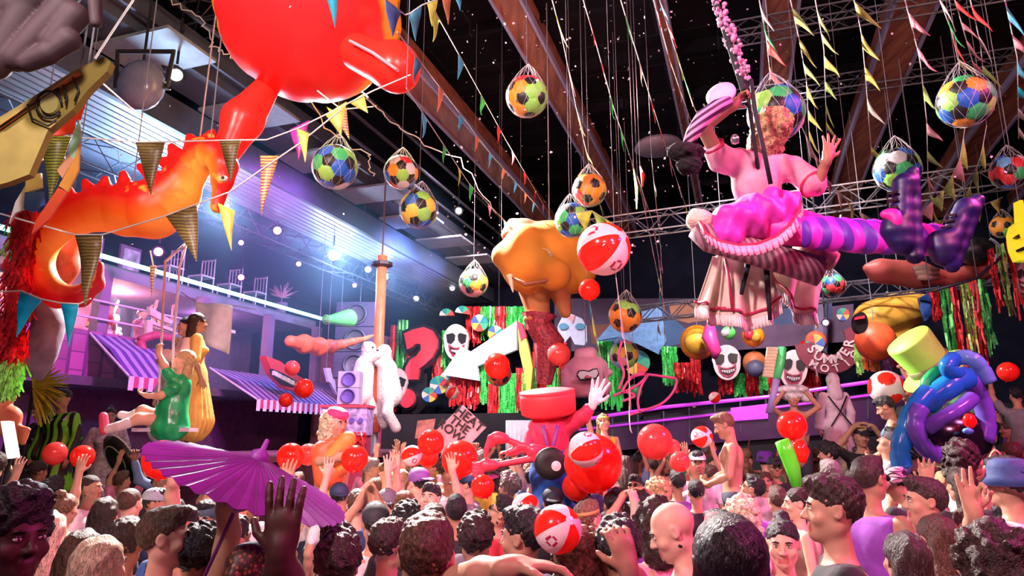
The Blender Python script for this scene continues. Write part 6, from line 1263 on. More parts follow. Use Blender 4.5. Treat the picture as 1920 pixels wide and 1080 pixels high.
# the swing itself: rope, seat roll, cloths
o = empty('decorated_swing', at(1435,475,4.05), 'pink wrapped swing seat with frilled white cloths and beaded pink rope', 'swing'); c = o.location
M_roll = stripes('gathered_pink', (.42,.20,.26), (.17,.06,.10), 9, (0,.35,0), 1.5)
MB().tube([at(1306,428,4.0), at(1330,448,3.98), at(1400,468,3.95), at(1480,492,3.92), at(1540,515,3.9)], [.07,.082,.082,.082,.075], 20).build('seat_roll', M_roll, o, smooth=True)
MB().tube([at(1500,455,4.15), at(1530,475,4.1), at(1566,492,4.05)], [.08,.10,.06], 14).build('gathered_end', mat('brown_pink_gathers', (.42,.20,.18), .7, var=.6, scale=14, bump=.6), o, smooth=True)
MB().lathe(at(1312,415,4.0), [(.02,-.05),(.075,-.04),(.085,0),(.075,.05),(.02,.06)], 18, 0, Matrix.Rotation(.4,3,'Y')).build('lace_cuff', mat('cream_lace', (.78,.60,.50), .8, bump=.8, scale=30), o, smooth=True)
MB().box(at(1440,472,4.12), (.62,.25,.03), 0, Matrix.Rotation(.28,3,'Y')).build('seat_board', M_black, o)
def frill(top, bot, Y, name, par, mt, mt2, nf=5, amp=.045):
    T0, T1 = at(*top[0], Y), at(*top[1], Y); V = []; nx, nz = 40, 12; B = [at(x, y, Y) for x, y in bot]
    def bp(t):
        f = t*(len(B)-1); i = min(int(f), len(B)-2); return B[i].lerp(B[i+1], f-i)
    for i in range(nx+1):
        for j in range(nz+1): s, t = i/nx, j/nz; V.append(T0.lerp(T1, s).lerp(bp(s), t)+Vector((0, amp*(.3+t)*math.sin(nf*2*PI*s+t), 0)))
    F = [(i*(nz+1)+j, (i+1)*(nz+1)+j, (i+1)*(nz+1)+j+1, i*(nz+1)+j+1) for i in range(nx) for j in range(nz)]
    mb = MB(); mb.add(V, F); g = mb.build(name, mt, par, smooth=True); g.modifiers.new('thickness','SOLIDIFY').thickness = .006
    V = []; n = 150
    for i in range(n+1):
        p = bp(i/n)+Vector((0, amp*1.3*math.sin(nf*2*PI*i/n+1), 0))
        for (z, k) in ((.015,0),(-.02,.5),(-.055,1)): V.append(p+Vector((0, -.012+.016*k*math.sin(i*1.5), z)))
    r_ = MB().add(V, [(i*3+j, (i+1)*3+j, (i+1)*3+j+1, i*3+j+1) for i in range(n) for j in range(2)]).build('ruffle', M_ruf, g, smooth=True, center=par.location); r_.modifiers.new('thickness','SOLIDIFY').thickness = .005
    MB().tube([bp(i/40)+Vector((0, amp*1.2*math.sin(nf*2*PI*i/40+1)-.02, .05)) for i in range(41)], .009, 6).build('ribbon_trim', mt2, g, smooth=True, center=par.location)
M_ruf = mat('white_ruffle', (.85,.76,.76), .7, trans=.15); M_pet = mat('cream_cloth', (.74,.60,.52), .75, var=.08, trans=.15); M_crim = mat('crimson_trim2', (0,0,0))
frill([(1336,480),(1368,480)], [(1306,578),(1330,592),(1372,600)], 4.2, 'cloth', o, M_pet, M_crim, 2)
frill([(1355,482),(1446,492)], [(1350,590),(1392,606),(1440,596),(1458,575)], 4.1, 'cloth', o, M_pet, M_crim, 2.5)
frill([(1450,500),(1545,500)], [(1452,528),(1478,575),(1505,595),(1535,598)], 4.3, 'cloth', o, M_pet, M_crim, 2)
MB().tube([at(1360,485,4.05), at(1368,530,4.05), at(1374,585,4.05)], .010, 6).build('ribbon_trim', M_crim, o, smooth=True)
for a, b in (((1404,485),(1390,552)), ((1436,490),(1444,600))): MB().tube([at(*a,4.0), at(*b,4.0)], [.02,.012], 6).build('black_strap', M_black, o, smooth=True)
P0, P1 = at(1398,150,3.78), at(1322,-60,3.9); mb = MB(); n = 200; M_bead = mat('pink_glitter', (.62,.30,.50), .3, var=.7, scale=60)
for i in range(n):
    p = P0.lerp(P1, i/n)+Vector((Rf.uniform(-.03,.03), Rf.uniform(-.03,.03), Rf.uniform(-.01,.01)))*(1+.3*i/n); mb.ball(p, Rf.uniform(.010,.02), 6)
mb.build('beaded_rope', M_bead, o, smooth=True); MB().tube([at(1395,170,3.78), P1, Vector((P1.x-.5, P1.y+.6, ZC-.27))], .02, 8).build('rope_core', M_black, o); MB().tube([P0, at(1445,480,4.05)], .012, 6).build('rope_core', M_black, o)
# ---- B. the girl on the small swing
def seg(P, *pts_, r, k=.03, m=0):
    for i in range(len(pts_)-1): P.append(rc(pts_[i], pts_[i+1], r[i], r[i+1], k, m))
c = at(318, 770, 7.6); o = empty('person', c, 'blonde performer in shiny green dress sitting on rope swing, white socks stretched left', 'person')
J = joints(c, nk=(338,702,7.6), ch=(335,725,7.6), wa=(325,760,7.6), hp=(315,790,7.6), sr=(318,705,7.5), er=(308,685,7.45), wr=(297,662,7.45), sl=(325,728,7.45), el_=(300,742,7.4), wl=(276,742,7.4), k1=(262,785,7.4), a1=(222,800,7.3), f1=(196,806,7.3), k2=(268,770,7.6), a2=(245,782,7.6), f2=(228,778,7.6))
T, hp = fig_head(o, J['nk']+np.array((0,0,.04)), 115, 10, 'long', 'blonde', s=1)
P = hp+[rc(J['nk']-(0,0,.05), J['nk']+(0,0,.06), .05, .048)]; seg(P, J['ch'], J['wa'], J['hp'], r=[.12,.11,.14]); seg(P, J['sr'], J['er'], J['wr'], r=[.048,.040,.028]); seg(P, J['sl'], J['el_'], J['wl'], r=[.048,.038,.026]); seg(P, J['hp'], J['k1'], J['a1'], r=[.09,.062,.042]); seg(P, J['hp'], J['k2'], J['a2'], r=[.09,.060,.042])
P += hand(J['wr'], (-.1,0,1), (.3,1,0), 1.2, .1)+hand(J['wl'], (-.9,0,.3), (.2,.1,1), 1.1, .1); skinobj('body', P, o, 'pale', .013)
link('dress', sdf_mesh('dress', [rc(J['ch']+(0,0,.02), J['wa'], .135, .14, .05), rc(J['wa'], J['hp']+(.03,0,-.03), .15, .20, .06), rc(J['sr'], J['er']*.5+J['sr']*.5, .065, .055), rc(J['sl'], J['el_']*.5+J['sl']*.5, .065, .055), el(J['nk']+(0,0,.04), (.07,.08,.06), None, .02, 0, True)], .015, [mat('green_satin', (.01,.38,.13), .25, var=.3, bump=.3)], disp=fold), o)
for a, f in (('a1','f1'),('a2','f2')):
    k_ = J['k'+a[1]]; link('sock', sdf_mesh('sock', [rc(J[a]*.55+k_*.45, J[a], .058, .05), rc(J[a], J[f], .05, .045)], .012, [M_wh]), o)
link('shoe', sdf_mesh('shoe', [rc(J['f1'], J['f1']+(-.03,0,.14), .05, .045)], .012, [mat('pinkred_shoe', (.75,.08,.18), .4)]), o)
o = empty('rope_swing', at(318,800,7.6), 'small white rope swing carrying the girl in green', 'swing'); MB().box(at(310,806,7.6), (.62,.22,.04)).build('seat', M_rail, o)
MB().tube([at(296,806,7.5), at(300,690,7.5), at(310,490,7.55), at(350,455,7.7)], .016, 6).build('rope', M_rail, o, smooth=True); MB().tube([at(322,806,7.7), at(325,640,7.7), at(337,500,7.7), at(350,455,7.7)], .016, 6).build('rope', M_rail, o, smooth=True)
MB().tube([at(350,455,7.7), Vector((at(350,455,7.7).x, 7.9, ZC-.1))], .01, 5).build('rope', M_rail, o)
# ---- C. standing figures on the platform, and costumed people on the left floor
def costumed(px, py, hp, yaw, lab, pose='down', fem=1, hair='long', hc='black', top=None, skirt=None, z=None, extra=(), tone='pale', hcol=None, gown=None, shirt='tee', tc='white', cat=None, smin=.9, smax=1.12, sleeves=None, lean=(0,0)):
    d = .235*FPX/hp; Y = d*ray(px, py).y; p = at(px, py, Y); s = 1.0; zz = p.z-1.635*s
    if zz < .03: s = p.z/1.635; zz = 0
    o = person('person', p.x, p.y, s, math.radians(yaw), pose, fem, tone, hair, hc, shirt, tc, extra, hcol, label=lab, z=zz, tilt=lean); PEOPLE.append((p.x, p.y, px, py, hp))
    if gown:
        P = torso(fem, .018)+[rc((0,0,.95), (0,0,gown[1]), .17, gown[2], .08), el((0,.02,1.515), (.075,.09,.075), None, .015, 0, True)]
        for s_, q in ((-1, POSES[pose]['l']), (1, POSES[pose]['r'])): a = np.array((s_*SHX,-.01,1.405)); e = np.array(q[0]); w_ = np.array(q[1]); P += [rc(a, e, .068, .066, .03)]+([rc(e, e+(w_-e)*.85, .066, .08, .02)] if gown[3] else [])
        g = link('gown', sdf_mesh('gown', P, .016, [gown[0]], disp=lambda X,Y,Z: .012*np.sin(26*np.arctan2(Y, X+.001))*np.clip(1.2-Z, 0, 1)), o)
    if zz > .25 and lab.find('platform') < 0:
        pl = empty('riser', (p.x, p.y, 0), 'black riser block beneath the ' + ' '.join(lab.replace(',', '').split()[:8]), 'riser'); MB().box((p.x,p.y,zz/2), (.6,.5,zz)).build('box', M_black, pl)
    return o
M_gy = mat('mustard_dress', (.75,.42,.10), .7, var=.2, bump=.3); M_gp = mat('blush_dress', (.78,.55,.58), .7, var=.15, bump=.3); M_gw = mat('white_gown', (.78,.75,.80), .75, var=.12, bump=.4); M_gl = mat('lace_lilac', (.50,.42,.52), .7, var=.5, scale=20)
costumed(372, 605, 34, -60, 'performer in mustard yellow dress standing tall on the platform behind the swing', 'down', 1, 'long', 'dark_brown', gown=(M_gy, .40, .30, 0), tone='tan')
costumed(350, 612, 34, 120, 'performer in blush pink frilled dress beside the one in mustard on the platform', 'dance', 1, 'bun', 'black', gown=(M_gp, .45, .30, 1))
costumed(336, 652, 30, 160, 'performer with white painted face and white ruff just behind the green dress, platform', 'down', 1, 'curly', 'pale_blonde', gown=(M_gw, .5, .3, 1))
costumed(206, 780, 30, -160, 'doll like performer in pale lace gown with small tiara at left', 'dance', 1, 'bun', 'dark_brown', gown=(M_gl, .30, .30, 0))
costumed(118, 748, 34, 175, 'performer in black coat with green glowing stripes at left', 'down', 0, 'short', 'black', gown=(stripes('green_stripe_coat', (.01,.012,.012), (.18,.75,.03), 3.2, (0,0,0), .2, 'X'), .35, .30, 1), tone='mid')
costumed(80, 770, 30, 150, 'performer with big yellow feather ruff at the far left', 'bow', 1, 'big_curly', 'dark_brown', gown=(M_black, .4, .3, 1))
c = at(62, 728, 8.5); o = empty('feather_ruff', c, 'yellow green feather fan at the far left', 'costume'); mb = MB()
for k in range(60):
    a = Rf.uniform(-1.2,1.6); d = Vector((math.cos(a), Rf.uniform(-.3,.1), math.sin(a))); mb.tube([c, c+d*.22, c+d*Rf.uniform(.38,.5)+Vector((0,0,-.06))], [.01,.035,.008], 5, flat=.4)
mb.build('feathers', mat('yellow_feather', (.62,.62,.05), .6, var=.4, trans=.2), o, center=c); MB().bar(c, Vector((c.x,c.y,0)), .02).build('stick', M_black, o)
c = at(22, 780, 6.8); o = empty('giant_hand_prop', c, 'orange foam hand with thick fingers at the left edge', 'prop'); ca = np.array(c); Q = lambda x, y: np.array(at(x, y, 6.8))-ca
P = [el(Q(10,782), (.16,.10,.12)), rc(Q(0,760), Q(20,745), .08, .05)]; 
for k in range(4): P.append(rc(Q(25,800+7*k), Q(52-3*k,806+8*k), .035, .028, .015))
P.append(rc(Q(-10,760), Q(14,800), .1, .1, .06)); link('hand', sdf_mesh('hand', P, .018, [mat('orange_foam', (.80,.25,.12), .5)]), o); MB().bar(c, Vector((c.x-.1,c.y,0)), .03).build('stick', M_black, o)
c = at(52, 808, 6.2); o = empty('white_banner_strip', c, 'white strip banner standing at the left edge', 'banner'); MB().tube([at(14,790,6.6), at(26,860,6.6)], [.09,.09], 4, flat=.2).build('cloth', M_gw, o); MB().bar(at(20,860,6.6), Vector((at(20,860,6.6).x,6.6,0)), .02).build('stick', M_black, o)
# ---- F. red hatted performer on stilts with red skeleton arms
c = at(1030, 850, 6.3); o = empty('person', c, 'tall performer in huge flat red hat and red shirt, blue trousers, seen from behind', 'person'); c = o.location
J = joints(c, nk=(1028,785,6.3), ch=(1030,815,6.3), wa=(1035,850,6.3), h1=(1022,880,6.3), h2=(1050,880,6.3), k1=(1018,935,6.3), k2=(1058,935,6.3), s1=(1008,800,6.3), s2=(1062,800,6.3), e2=(1092,782,6.2), w2=(1112,757,6.15), e1=(985,840,6.2), w1=(960,850,6.1))
T, hp = fig_head(o, J['nk']+np.array((0,0,.04)), -15, 0, None, 'black', s=.92, fem=0)
P = hp+[rc(J['nk']-(0,0,.08), J['nk']+(0,0,.08), .06, .055)]; seg(P, J['ch'], J['wa'], r=[.15,.14]); P.append(rc(J['s1'], J['s2'], .06)); seg(P, J['s2'], J['e2'], J['w2'], r=[.055,.045,.032]); seg(P, J['s1'], J['e1'], J['w1'], r=[.055,.045,.032]); P += hand(J['w1'], (-1,0,.1), (0,0,-1), 1.1, .1); skinobj('body', P, o, 'mid', .014)
M_rs = mat('red_shirt', (.70,.03,.10), .6, var=.15, bump=.3); M_bt = mat('blue_trousers', (.02,.12,.50), .6, var=.4, bump=.5)
link('shirt', sdf_mesh('shirt', [rc(J['ch'], J['wa'], .175, .16, .05), rc(J['s1'], J['s2'], .085, .085, .05), rc(J['s2'], J['e2'], .075, .065), rc(J['e2'], J['e2']*.5+J['w2']*.5, .065, .06), rc(J['s1'], J['e1'], .075, .065)], .016, [M_rs], disp=fold), o)
f_ = np.array((J['k1'][0], 0, -c.z+.05)); f2_ = np.array((J['k2'][0], 0, -c.z+.05)); link('trousers', sdf_mesh('trousers', [rc(J['wa'], (J['h1']+J['h2'])/2, .17, .20, .05), rc(J['h1'], f_, .13, .12, .03), rc(J['h2'], f2_, .13, .12, .03)], .02, [M_bt], disp=lambda X,Y,Z: .010*np.sin(30*Z+9*X)), o)
for x0, x1 in ((1018,1024),(1046,1040)): MB().tube([at(x0,798,6.08), at(x1,825,6.04), at(1032,855,6.06)], .018, 6).build('suspender', mat('violet_strap', (.25,.06,.30), .5), o, smooth=True)
link('glove', sdf_mesh('glove', hand(J['w2'], (.35,0,.95), (0,-1,.2), .25, .35, 1.5), .010, [M_wh]), o)
M_hatr = mat('red_felt', (.85,.05,.07), .55, var=.08); qh = Matrix.Rotation(.18,3,'X')@Matrix.Rotation(-.08,3,'Y')
MB().lathe(at(1028,763,6.3), [(.10,-.10),(.22,-.07),(.25,-.05),(.255,.09),(.25,.13)], 32, 0, qh).lathe(at(1028,763,6.3), [(.25,.12),(.255,.145),(.20,.155),(.001,.158)], 32, 0, qh).build('hat', M_hatr, o, smooth=True)
c = at(960, 845, 5.9); ca = np.array(c); Q = lambda x, y, Y=5.9: np.array(at(x, y, Y))-ca
o = empty('skeleton_arm_prop', c, 'pair of red inflatable skeleton arms with bony fingers hung from the red shirt', 'prop'); M_bone = mat('red_bone', (.80,.05,.10), .35, var=.15)
P = []
for (w0, w1, kx) in (((1000,845),(945,822),0), ((1010,858),(925,873),1)):
    P += [rc(Q(*w0), Q(*w1), .032, .024, .012), el(Q(*w0), .05, None, .012), el(Q(*w1), .042, None, .012)]
    hx, hy = w1; P.append(el(Q(hx-12,hy-1), (.07,.05,.055), None, .02))
    for k in range(4):
        a = Q(hx-10-3*k, hy-8+6*k); b = Q(hx-26-2*k, hy+2+7*k-4); e_ = Q(hx-32-(k % 2)*3, hy+24+5*k-6) if kx == 0 else Q(hx-38, hy-4+7*k); P += [rc(a, b, .021, .017, .006), el(b, .025, None, .006), rc(b, e_, .018, .014, .005)]
P += [rc(Q(1000,845), Q(1040,850,6.05), .05, .06, .03), rc(Q(1010,858), Q(1066,862,6.0), .05, .045, .03), rc(Q(1066,850,6.0), Q(1075,880,5.9), .045, .035, .02), rc(Q(985,835), Q(955,848), .03, .028, .02)]
link('bones', sdf_mesh('bones', P, .010, [M_bone]), o)
c = at(1032, 869, 5.75); q = (Vector((0,0,CAMZ))-c+Vector((.6,0,0))).to_track_quat('Z','Y').to_matrix(); o = empty('record_disc', c, 'black disc with white hub in front of the blue trousers', 'disc')
MB().lathe(c, [(.001,-.06),(.12,-.06),(.13,-.04),(.13,.04),(.12,.06),(.05,.05),(.001,.05)], 28, 0, q).build('tyre', M_ink, o, smooth=True); MB().lathe(c+q@Vector((.04,-.02,.052)), [(.001,.0),(.035,.0),(.04,.012),(.001,.02)], 16, 0, q).build('hub', M_wh, o); MB().bar(c, at(1038,860,6.1), .02).build('bracket', M_black, o)
# ---- H. woman reaching with ribbons
costumed(1133, 792, 32, 200, 'performer with yellow headband and tawny hair raising an arm towards pink ribbons', 'wave', 1, 'long', 'light_brown', shirt='tank', tc='yellow', extra=('headband',), hcol=(.85,.65,.1))
# ---- I. shirtless man lifted over the crowd
costumed(1366, 795, 44, 75, 'shirtless man raised above the crowd, back turned, looking down left', 'bow', 0, 'fade', 'light_brown', shirt='bare', tone='mid')
# ---- J. white robed figure, K, L
o = costumed(1560, 716, 27, 0, 'white robed figure with white hood seen from behind, crossed straps', 'down', 1, None or 'long', 'pale_blonde', gown=(M_gw, .15, .34, 1))
T = head_T(); h = link('hood', sdf_mesh('hood', [el((0,-.02,.14), (.10,.12,.12)), rc((0,-.05,.02), (0,-.06,-.10), .10, .12, .04), el((0,.13,.09), (.06,.08,.09), None, .02, 0, True)], .012, [M_gw], disp=fold), o); h.matrix_local = T
MB().tube([(-.15,-.14,1.40),(0,-.185,1.15),(.17,-.19,.92)], .012, 6).tube([(.15,-.14,1.40),(0,-.190,1.15),(-.17,-.19,.92)], .012, 6).build('crossed_straps', M_black, o, smooth=True, center=(0,0,0))
o = costumed(1487, 745, 32, 170, 'performer with white patterned cloth draped over the head, arms raised to it', 'head_hands', 1, 'short', 'brown', shirt='bare', tone='mid')
h = link('head_cloth', sdf_mesh('head_cloth', [el((0,0,.22), (.22,.18,.07)), el((0,-.02,.16), (.16,.15,.10)), el((-.18,0,.12), (.08,.1,.08))], .014, [mat('patterned_white', (.70,.75,.76), .6, var=.4, scale=18)], disp=fold), o); h.matrix_local = head_T()
costumed(1668, 762, 38, 60, 'person in shiny blue tank top bending forward left of the blue balloons', 'bow', 0, 'short', 'black', shirt='tank', tc='blue', tone='tan', lean=(0,0))
costumed(1702, 735, 34, 100, 'person in black top touching the spotted balloon', 'point', 0, 'curly', 'black', shirt='tee', tc='black')
# ---- N. orange armed performer
c = at(625, 855, 6.4); ca = np.array(c); o = empty('person', c, 'tattooed performer in orange foam sausage costume with pink headscarf', 'person'); J = joints(c, nk=(628,826,6.4), ch=(620,850,6.4), hp=(622,885,6.4), s1=(602,840,6.35), e1=(600,865,6.2), w1=(628,860,6.1), s2=(645,838,6.4), e2=(660,858,6.4), w2=(645,870,6.2))
T, hp = fig_head(o, J['nk']+np.array((0,0,.03)), -120, 0, 'big_curly', 'pale_blonde', s=1.0)
P = hp+[rc(J['nk']-(0,0,.06), J['nk']+(0,0,.06), .05)]; seg(P, J['ch'], J['hp'], (J['hp']*(1,1,0)+(0,0,-c.z+.05)), r=[.14,.15,.12]); P.append(rc(J['s1'], J['s2'], .055)); seg(P, J['s1'], J['e1'], J['w1'], r=[.05,.042,.028]); seg(P, J['s2'], J['e2'], J['w2'], r=[.05,.042,.028]); P += hand(J['w1'], (.9,0,.3), (0,1,0), 1.1, .1)+hand(J['w2'], (-.9,0,.3), (0,1,0), 1.1, .1); skinobj('body', P, o, 'mid', .014)
Q = lambda x, y, Y=6.2: np.array(at(x, y, Y))-ca; M_sau = mat('orange_foam2', (.95,.28,.06), .45, var=.12)
link('foam_tube', sdf_mesh('foam_tube', [rc(Q(618,862), Q(652,824), .07, .075, .03), rc(Q(640,878), Q(662,858), .05, .05, .02)], .016, [M_sau]), o); link('foam_body', sdf_mesh('foam_body', [rc(Q(608,850,6.3), Q(618,890,6.3), .12, .14, .05), rc(Q(612,838,6.25), Q(626,830,6.25), .05, .05, .02), rc(Q(622,890,6.25), Q(645,880,6.2), .06, .05, .03)], .016, [mat('red_orange_foam', (.90,.14,.05), .45)]), o)
h = link('headscarf', sdf_mesh('headscarf', [el((0,0,.20), (.10,.11,.075)), el((0,.1,.2), (.04,.04,.04))], .012, [mat('pink_scarf', (.80,.06,.28), .6, bump=.3)], disp=fold), o); h.matrix_local = T
# ---- M. person in green top hat inside the blue balloon creature
o = costumed(1768, 705, 38, 150, 'performer in tilted lime green top hat inside the blue balloon rings', 'dance', 0, 'curly', 'green', shirt='long', tc='green')
qh = Vector((-.62,-.1,.75)).to_track_quat('Z','Y').to_matrix(); c = at(1752, 695, 7.6); hb = empty('top_hat', c, 'large lime green top hat tilted left above the blue balloons', 'hat')
MB().lathe(c, [(.36,-.03),(.37,0),(.25,.02),(.22,.10),(.25,.42),(.24,.45),(.001,.46)], 32, 0, qh).lathe(c, [(.36,-.03),(.20,-.02),(.20,.1),(.001,.1)], 32, 0, qh).build('felt', mat('lime_felt', (.30,.72,.08), .6, var=.08), hb, smooth=True)
MB().lathe(c, [(.228,.04),(.236,.05),(.242,.13),(.232,.14)], 32, 0, qh, cap=False).build('band', mat('olive_band', (.22,.25,.10), .6), hb, smooth=True)
c = at(1775, 790, 6.8); o = empty('balloon_creature', c, 'tangle of thick blue and violet balloon rings around a black balloon', 'balloon costume'); M_b1 = mat('azure_latex', (.02,.28,.75), .22, trans=.2, var=.1); M_b2 = mat('violet_latex', (.16,.12,.62), .22, trans=.2, var=.1); M_b3 = mat('pale_blue_latex', (.15,.42,.85), .22, trans=.2)
def loop(pts_, r, mt, Y=6.5, nm='balloon_ring'):
    P = [at(x, y, Y+dz) for x, y, dz in pts_]; Q_ = []
    for i in range(len(P)-1):
        for k in range(6): t = k/6; p0, p1, p2, p3 = P[max(i-1,0)], P[i], P[i+1], P[min(i+2,len(P)-1)]; Q_.append(.5*((2*p1)+(p2-p0)*t+(2*p0-5*p1+4*p2-p3)*t*t+(3*p1-p0-3*p2+p3)*t**3))
    Q_.append(P[-1]); R_ = [r*(1 if 0 < i < len(Q_)-1 else .35)*(1-.12*(i % 6 == 0)) for i in range(len(Q_))]; MB().tube(Q_, R_, 14).build(nm, mt, o, smooth=True)
loop([(1732,760,0),(1760,738,-.1),(1790,718,-.1),(1812,708,0)], .11, M_b1); loop([(1770,715,0),(1775,688,.1),(1795,672,.1),(1820,672,0),(1840,690,0),(1855,720,0)], .075, M_b3, 6.6); loop([(1800,705,-.1),(1775,690,-.2),(1790,670,-.1)], .07, M_b1, 6.5)
loop([(1735,805,-.2),(1765,785,-.3),(1800,765,-.3),(1825,745,-.2)], .065, M_b2, 6.4); loop([(1815,710,0),(1838,745,.1),(1850,790,.1),(1845,830,.1)], .085, M_b2, 6.6); loop([(1745,730,0),(1715,765,0),(1698,805,0),(1688,845,0),(1692,880,0)], .085, M_b1, 6.3); loop([(1728,760,-.1),(1716,790,-.1),(1724,825,-.1),(1745,850,0),(1760,850,.1)], .075, M_b2, 6.3)
loop([(1735,735,.1),(1708,775,.1),(1700,830,.1)], .06, M_b3, 6.5); MB().ball(at(1775,820,6.9), (.42,.3,.30), 28).build('black_balloon', mat('black_latex', (.01,.01,.015), .15), o, smooth=True); MB().ball(at(1818,789,6.5), (.06,.05,.07), 14).build('red_nose', M_red, o, smooth=True); MB().ball(at(1815,808,6.5), (.05,.04,.03), 12).build('blue_knot', M_b3, o, smooth=True)
for pts_ in ([(1750,745,0),(1735,720,0),(1762,690,0)],[(1770,772,-.1),(1752,790,-.1)]): loop(pts_, .05, mat('green_latex2', (.02,.50,.15), .3), 6.5, 'green_balloon')
MB().bar(at(1775,840,6.9), Vector((at(1775,840,6.9).x,6.9,0)), .03).build('pole', M_black, o)
# ---- arms helper (raised forearms of people lower in the crowd) and foreground hand
def reach(pts_, d, n, tone, lab, curl=.3, spread=.25, sc=1, r=.045, side=1, sleeve=None, bends=None, h=.008):
    c = at(*pts_[0]); ca = np.array(c); P = [np.array(at(*p))-ca for p in pts_]; L = []
    for i in range(len(P)-1): L.append(rc(P[i], P[i+1], r*sc*(1-.2*i), r*sc*(1-.2*(i+1)) if i < len(P)-2 else .027*sc, .02))
    o = empty('person', c, lab, 'person'); skinobj('body', L+hand(P[-1], d, n, curl, spread, sc, side=side, bends=bends), o, tone, h)
    hd = P[0]+np.array((-.06*side, .05, -.10)); T, hp = fig_head(o, hd+np.array((0,0,-.28)), 0, 5, 'short', 'black', s=.98, fem=0); b2 = torso(0); off = hd+np.array((0,0,-.28))-np.array(NECK)
    me = sdf_mesh('torso', [(*p[:1], p[1]+off, *(([p[2]+off] if p[0] == 'rc' else [p[2]])), *p[3:]) for p in b2+[rc((0,-.02,1.40),(0,0,1.56),.055)]]+hp+[rc(np.array((SHX*side,-.01,1.405))+off, (0,0,0), .055, r*sc)], .014, [M_skin, M_lip]); t = link('torso', me, o); t.color = (*SK[tone], 1)
    P2 = [(*p[:1], p[1]+off, *(([p[2]+off] if p[0] == 'rc' else [p[2]])), *p[3:]) for p in torso(0, .014)]; s_ = link('shirt', sdf_mesh('shirt', P2, .018, [M_cloth]), o); s_.color = (*TC[sleeve or 'black'], 1)
    lg = link('trousers', _BODY['trousers'], o); lg.location = off+np.array((0,0,0)); return o
reach([(545,1160,1.95),(530,1085,1.85),(526,1042,1.82)], (-.02,.05,1), (0,1,0), 'dark', 'person with dark raised open hand close to the camera in front of the parasol', .16, .13, 1.15, .055, 1, 'red', h=.0055)  # dark skin tone stands in for the hand being backlit
reach([(330,985,3.9),(322,930,3.85),(326,898,3.8)], (.05,0,1), (0,1,0), 'pale', 'person whose pale forearm rises to the orange balloon at the parasol\'s left tip', .5, .2, 1, .045, 1, 'white')
reach([(430,1000,3.0),(425,955,2.95),(420,935,2.9)], (.0,0,1), (0,1,0), 'mid', 'person raising a pink lit arm behind the parasol stick', .9, .1, 1, .05, -1, 'pink')
reach([(850,1100,2.1),(905,1078,1.9),(960,1066,1.8)], (1,.0,.05), (0,-.2,-1), 'mid', 'person stretching a bare forearm across the bottom', .5, .1, 1.1, .05, -1, 'black')
reach([(1835,1020,2.9),(1828,985,2.85),(1826,962,2.8)], (-.05,0,1), (0,-1,.1), 'mid', 'person holding up three fingers beside the navy bucket hat', .1, .2, 1.05, .045, 1, 'black', [1.3,.05,.08,.05])
reach([(1200,1110,2.3),(1186,1088,2.25),(1178,1070,2.2)], (-.2,0,.9), (-.4,1,.2), 'tan', 'person with half open hand in front of the balding curly head', .8, .15, 1.05, .05, 1, 'black')
# ---- P. sombrero
o = costumed(212, 905, 36, 10, 'person wearing huge black sombrero with silver braid at left', 'down', 0, 'short', 'black', tone='tan', shirt='tee', tc='black')
c = o.location+Vector((0,0,1.70)); q = Matrix.Rotation(-1.0,3,'X')@Matrix.Rotation(.5,3,'Y'); sb = empty('sombrero', c, 'black sombrero with silver braided rim tilted towards the camera', 'hat')
MB().lathe(c, [(.30,.07),(.32,.05),(.22,-.01),(.10,.0),(.09,.10),(.06,.20),(.001,.22)], 36, 0, q).lathe(c, [(.30,.07),(.21,.01),(.001,.01)], 36, 0, q).build('felt', M_ink, sb, smooth=True)
for r_, z_ in ((.305,.065),(.20,-.005)): MB().tube([c+q@Vector((r_*math.cos(a), r_*math.sin(a), z_)) for a in [2*PI*k/40 for k in range(41)]], .012, 6).build('braid', mat('silver_braid', (.62,.58,.50), .4, .3), sb, smooth=True)
# ---- purple parasol
c = at(487, 868, 2.75); axis = (at(425,1050,2.45)-at(487,868,2.75)).normalized(); tip1, tip2 = at(297,818,2.95), at(650,1000,2.75); R_ = .52
o = empty('paper_parasol', c, 'open translucent purple paper parasol held above the crowd', 'parasol')
ex = (tip2-tip1).normalized(); ez = (Vector((.94,.34,0))*.47+Vector((0,0,.88))+Vector((.36,-1,.05)).normalized()*.25).normalized(); ez = (ez-ex*ez.dot(ex)).normalized(); ey = ez.cross(ex); R_ = (tip2-tip1).length/2*.87; q = Matrix((ex, ey, ez)).transposed(); mid = (tip1+tip2)/2; Hh = (c-mid).dot(ez); 
apex = mid+ez*.11; n = 36; prof_ = [(0,0),(.25,-.03),(.5,-.06),(.75,-.088),(1.0,-.112)]; V = []; F = []
for i, (r_, z_) in enumerate(prof_):
    for k in range(n*2): a = PI*k/n; rr_ = r_*R_*(1 if k % 2 == 0 else .992); V.append(apex+q@Vector((rr_*math.cos(a), rr_*math.sin(a), z_+(.0 if k % 2 == 0 else .012*r_))))
F = [(i*2*n+k, (i+1)*2*n+k, (i+1)*2*n+(k+1)%(2*n), i*2*n+(k+1)%(2*n)) for i in range(4) for k in range(2*n)]
cp = MB().add(V, F).build('canopy', mat('purple_paper', (.40,.05,.52), .4, var=.25, scale=6, trans=.55, bump=.2), o, center=c); cp.modifiers.new('thickness','SOLIDIFY').thickness = .002
rb = MB()
for k in range(n): a = 2*PI*k/n; rb.tube([apex+q@Vector((r_*R_*math.cos(a), r_*R_*math.sin(a), z_+.0015)) for r_, z_ in prof_], .0026, 4)
rb.build('ribs', mat('dark_bamboo', (.16,.03,.20), .6), o, center=c); st = MB()
for k in range(0, n, 2): a = 2*PI*k/n; st.tube([apex-ez*.24, apex+q@Vector((.5*R_*math.cos(a), .5*R_*math.sin(a), -.08))], .0025, 4)
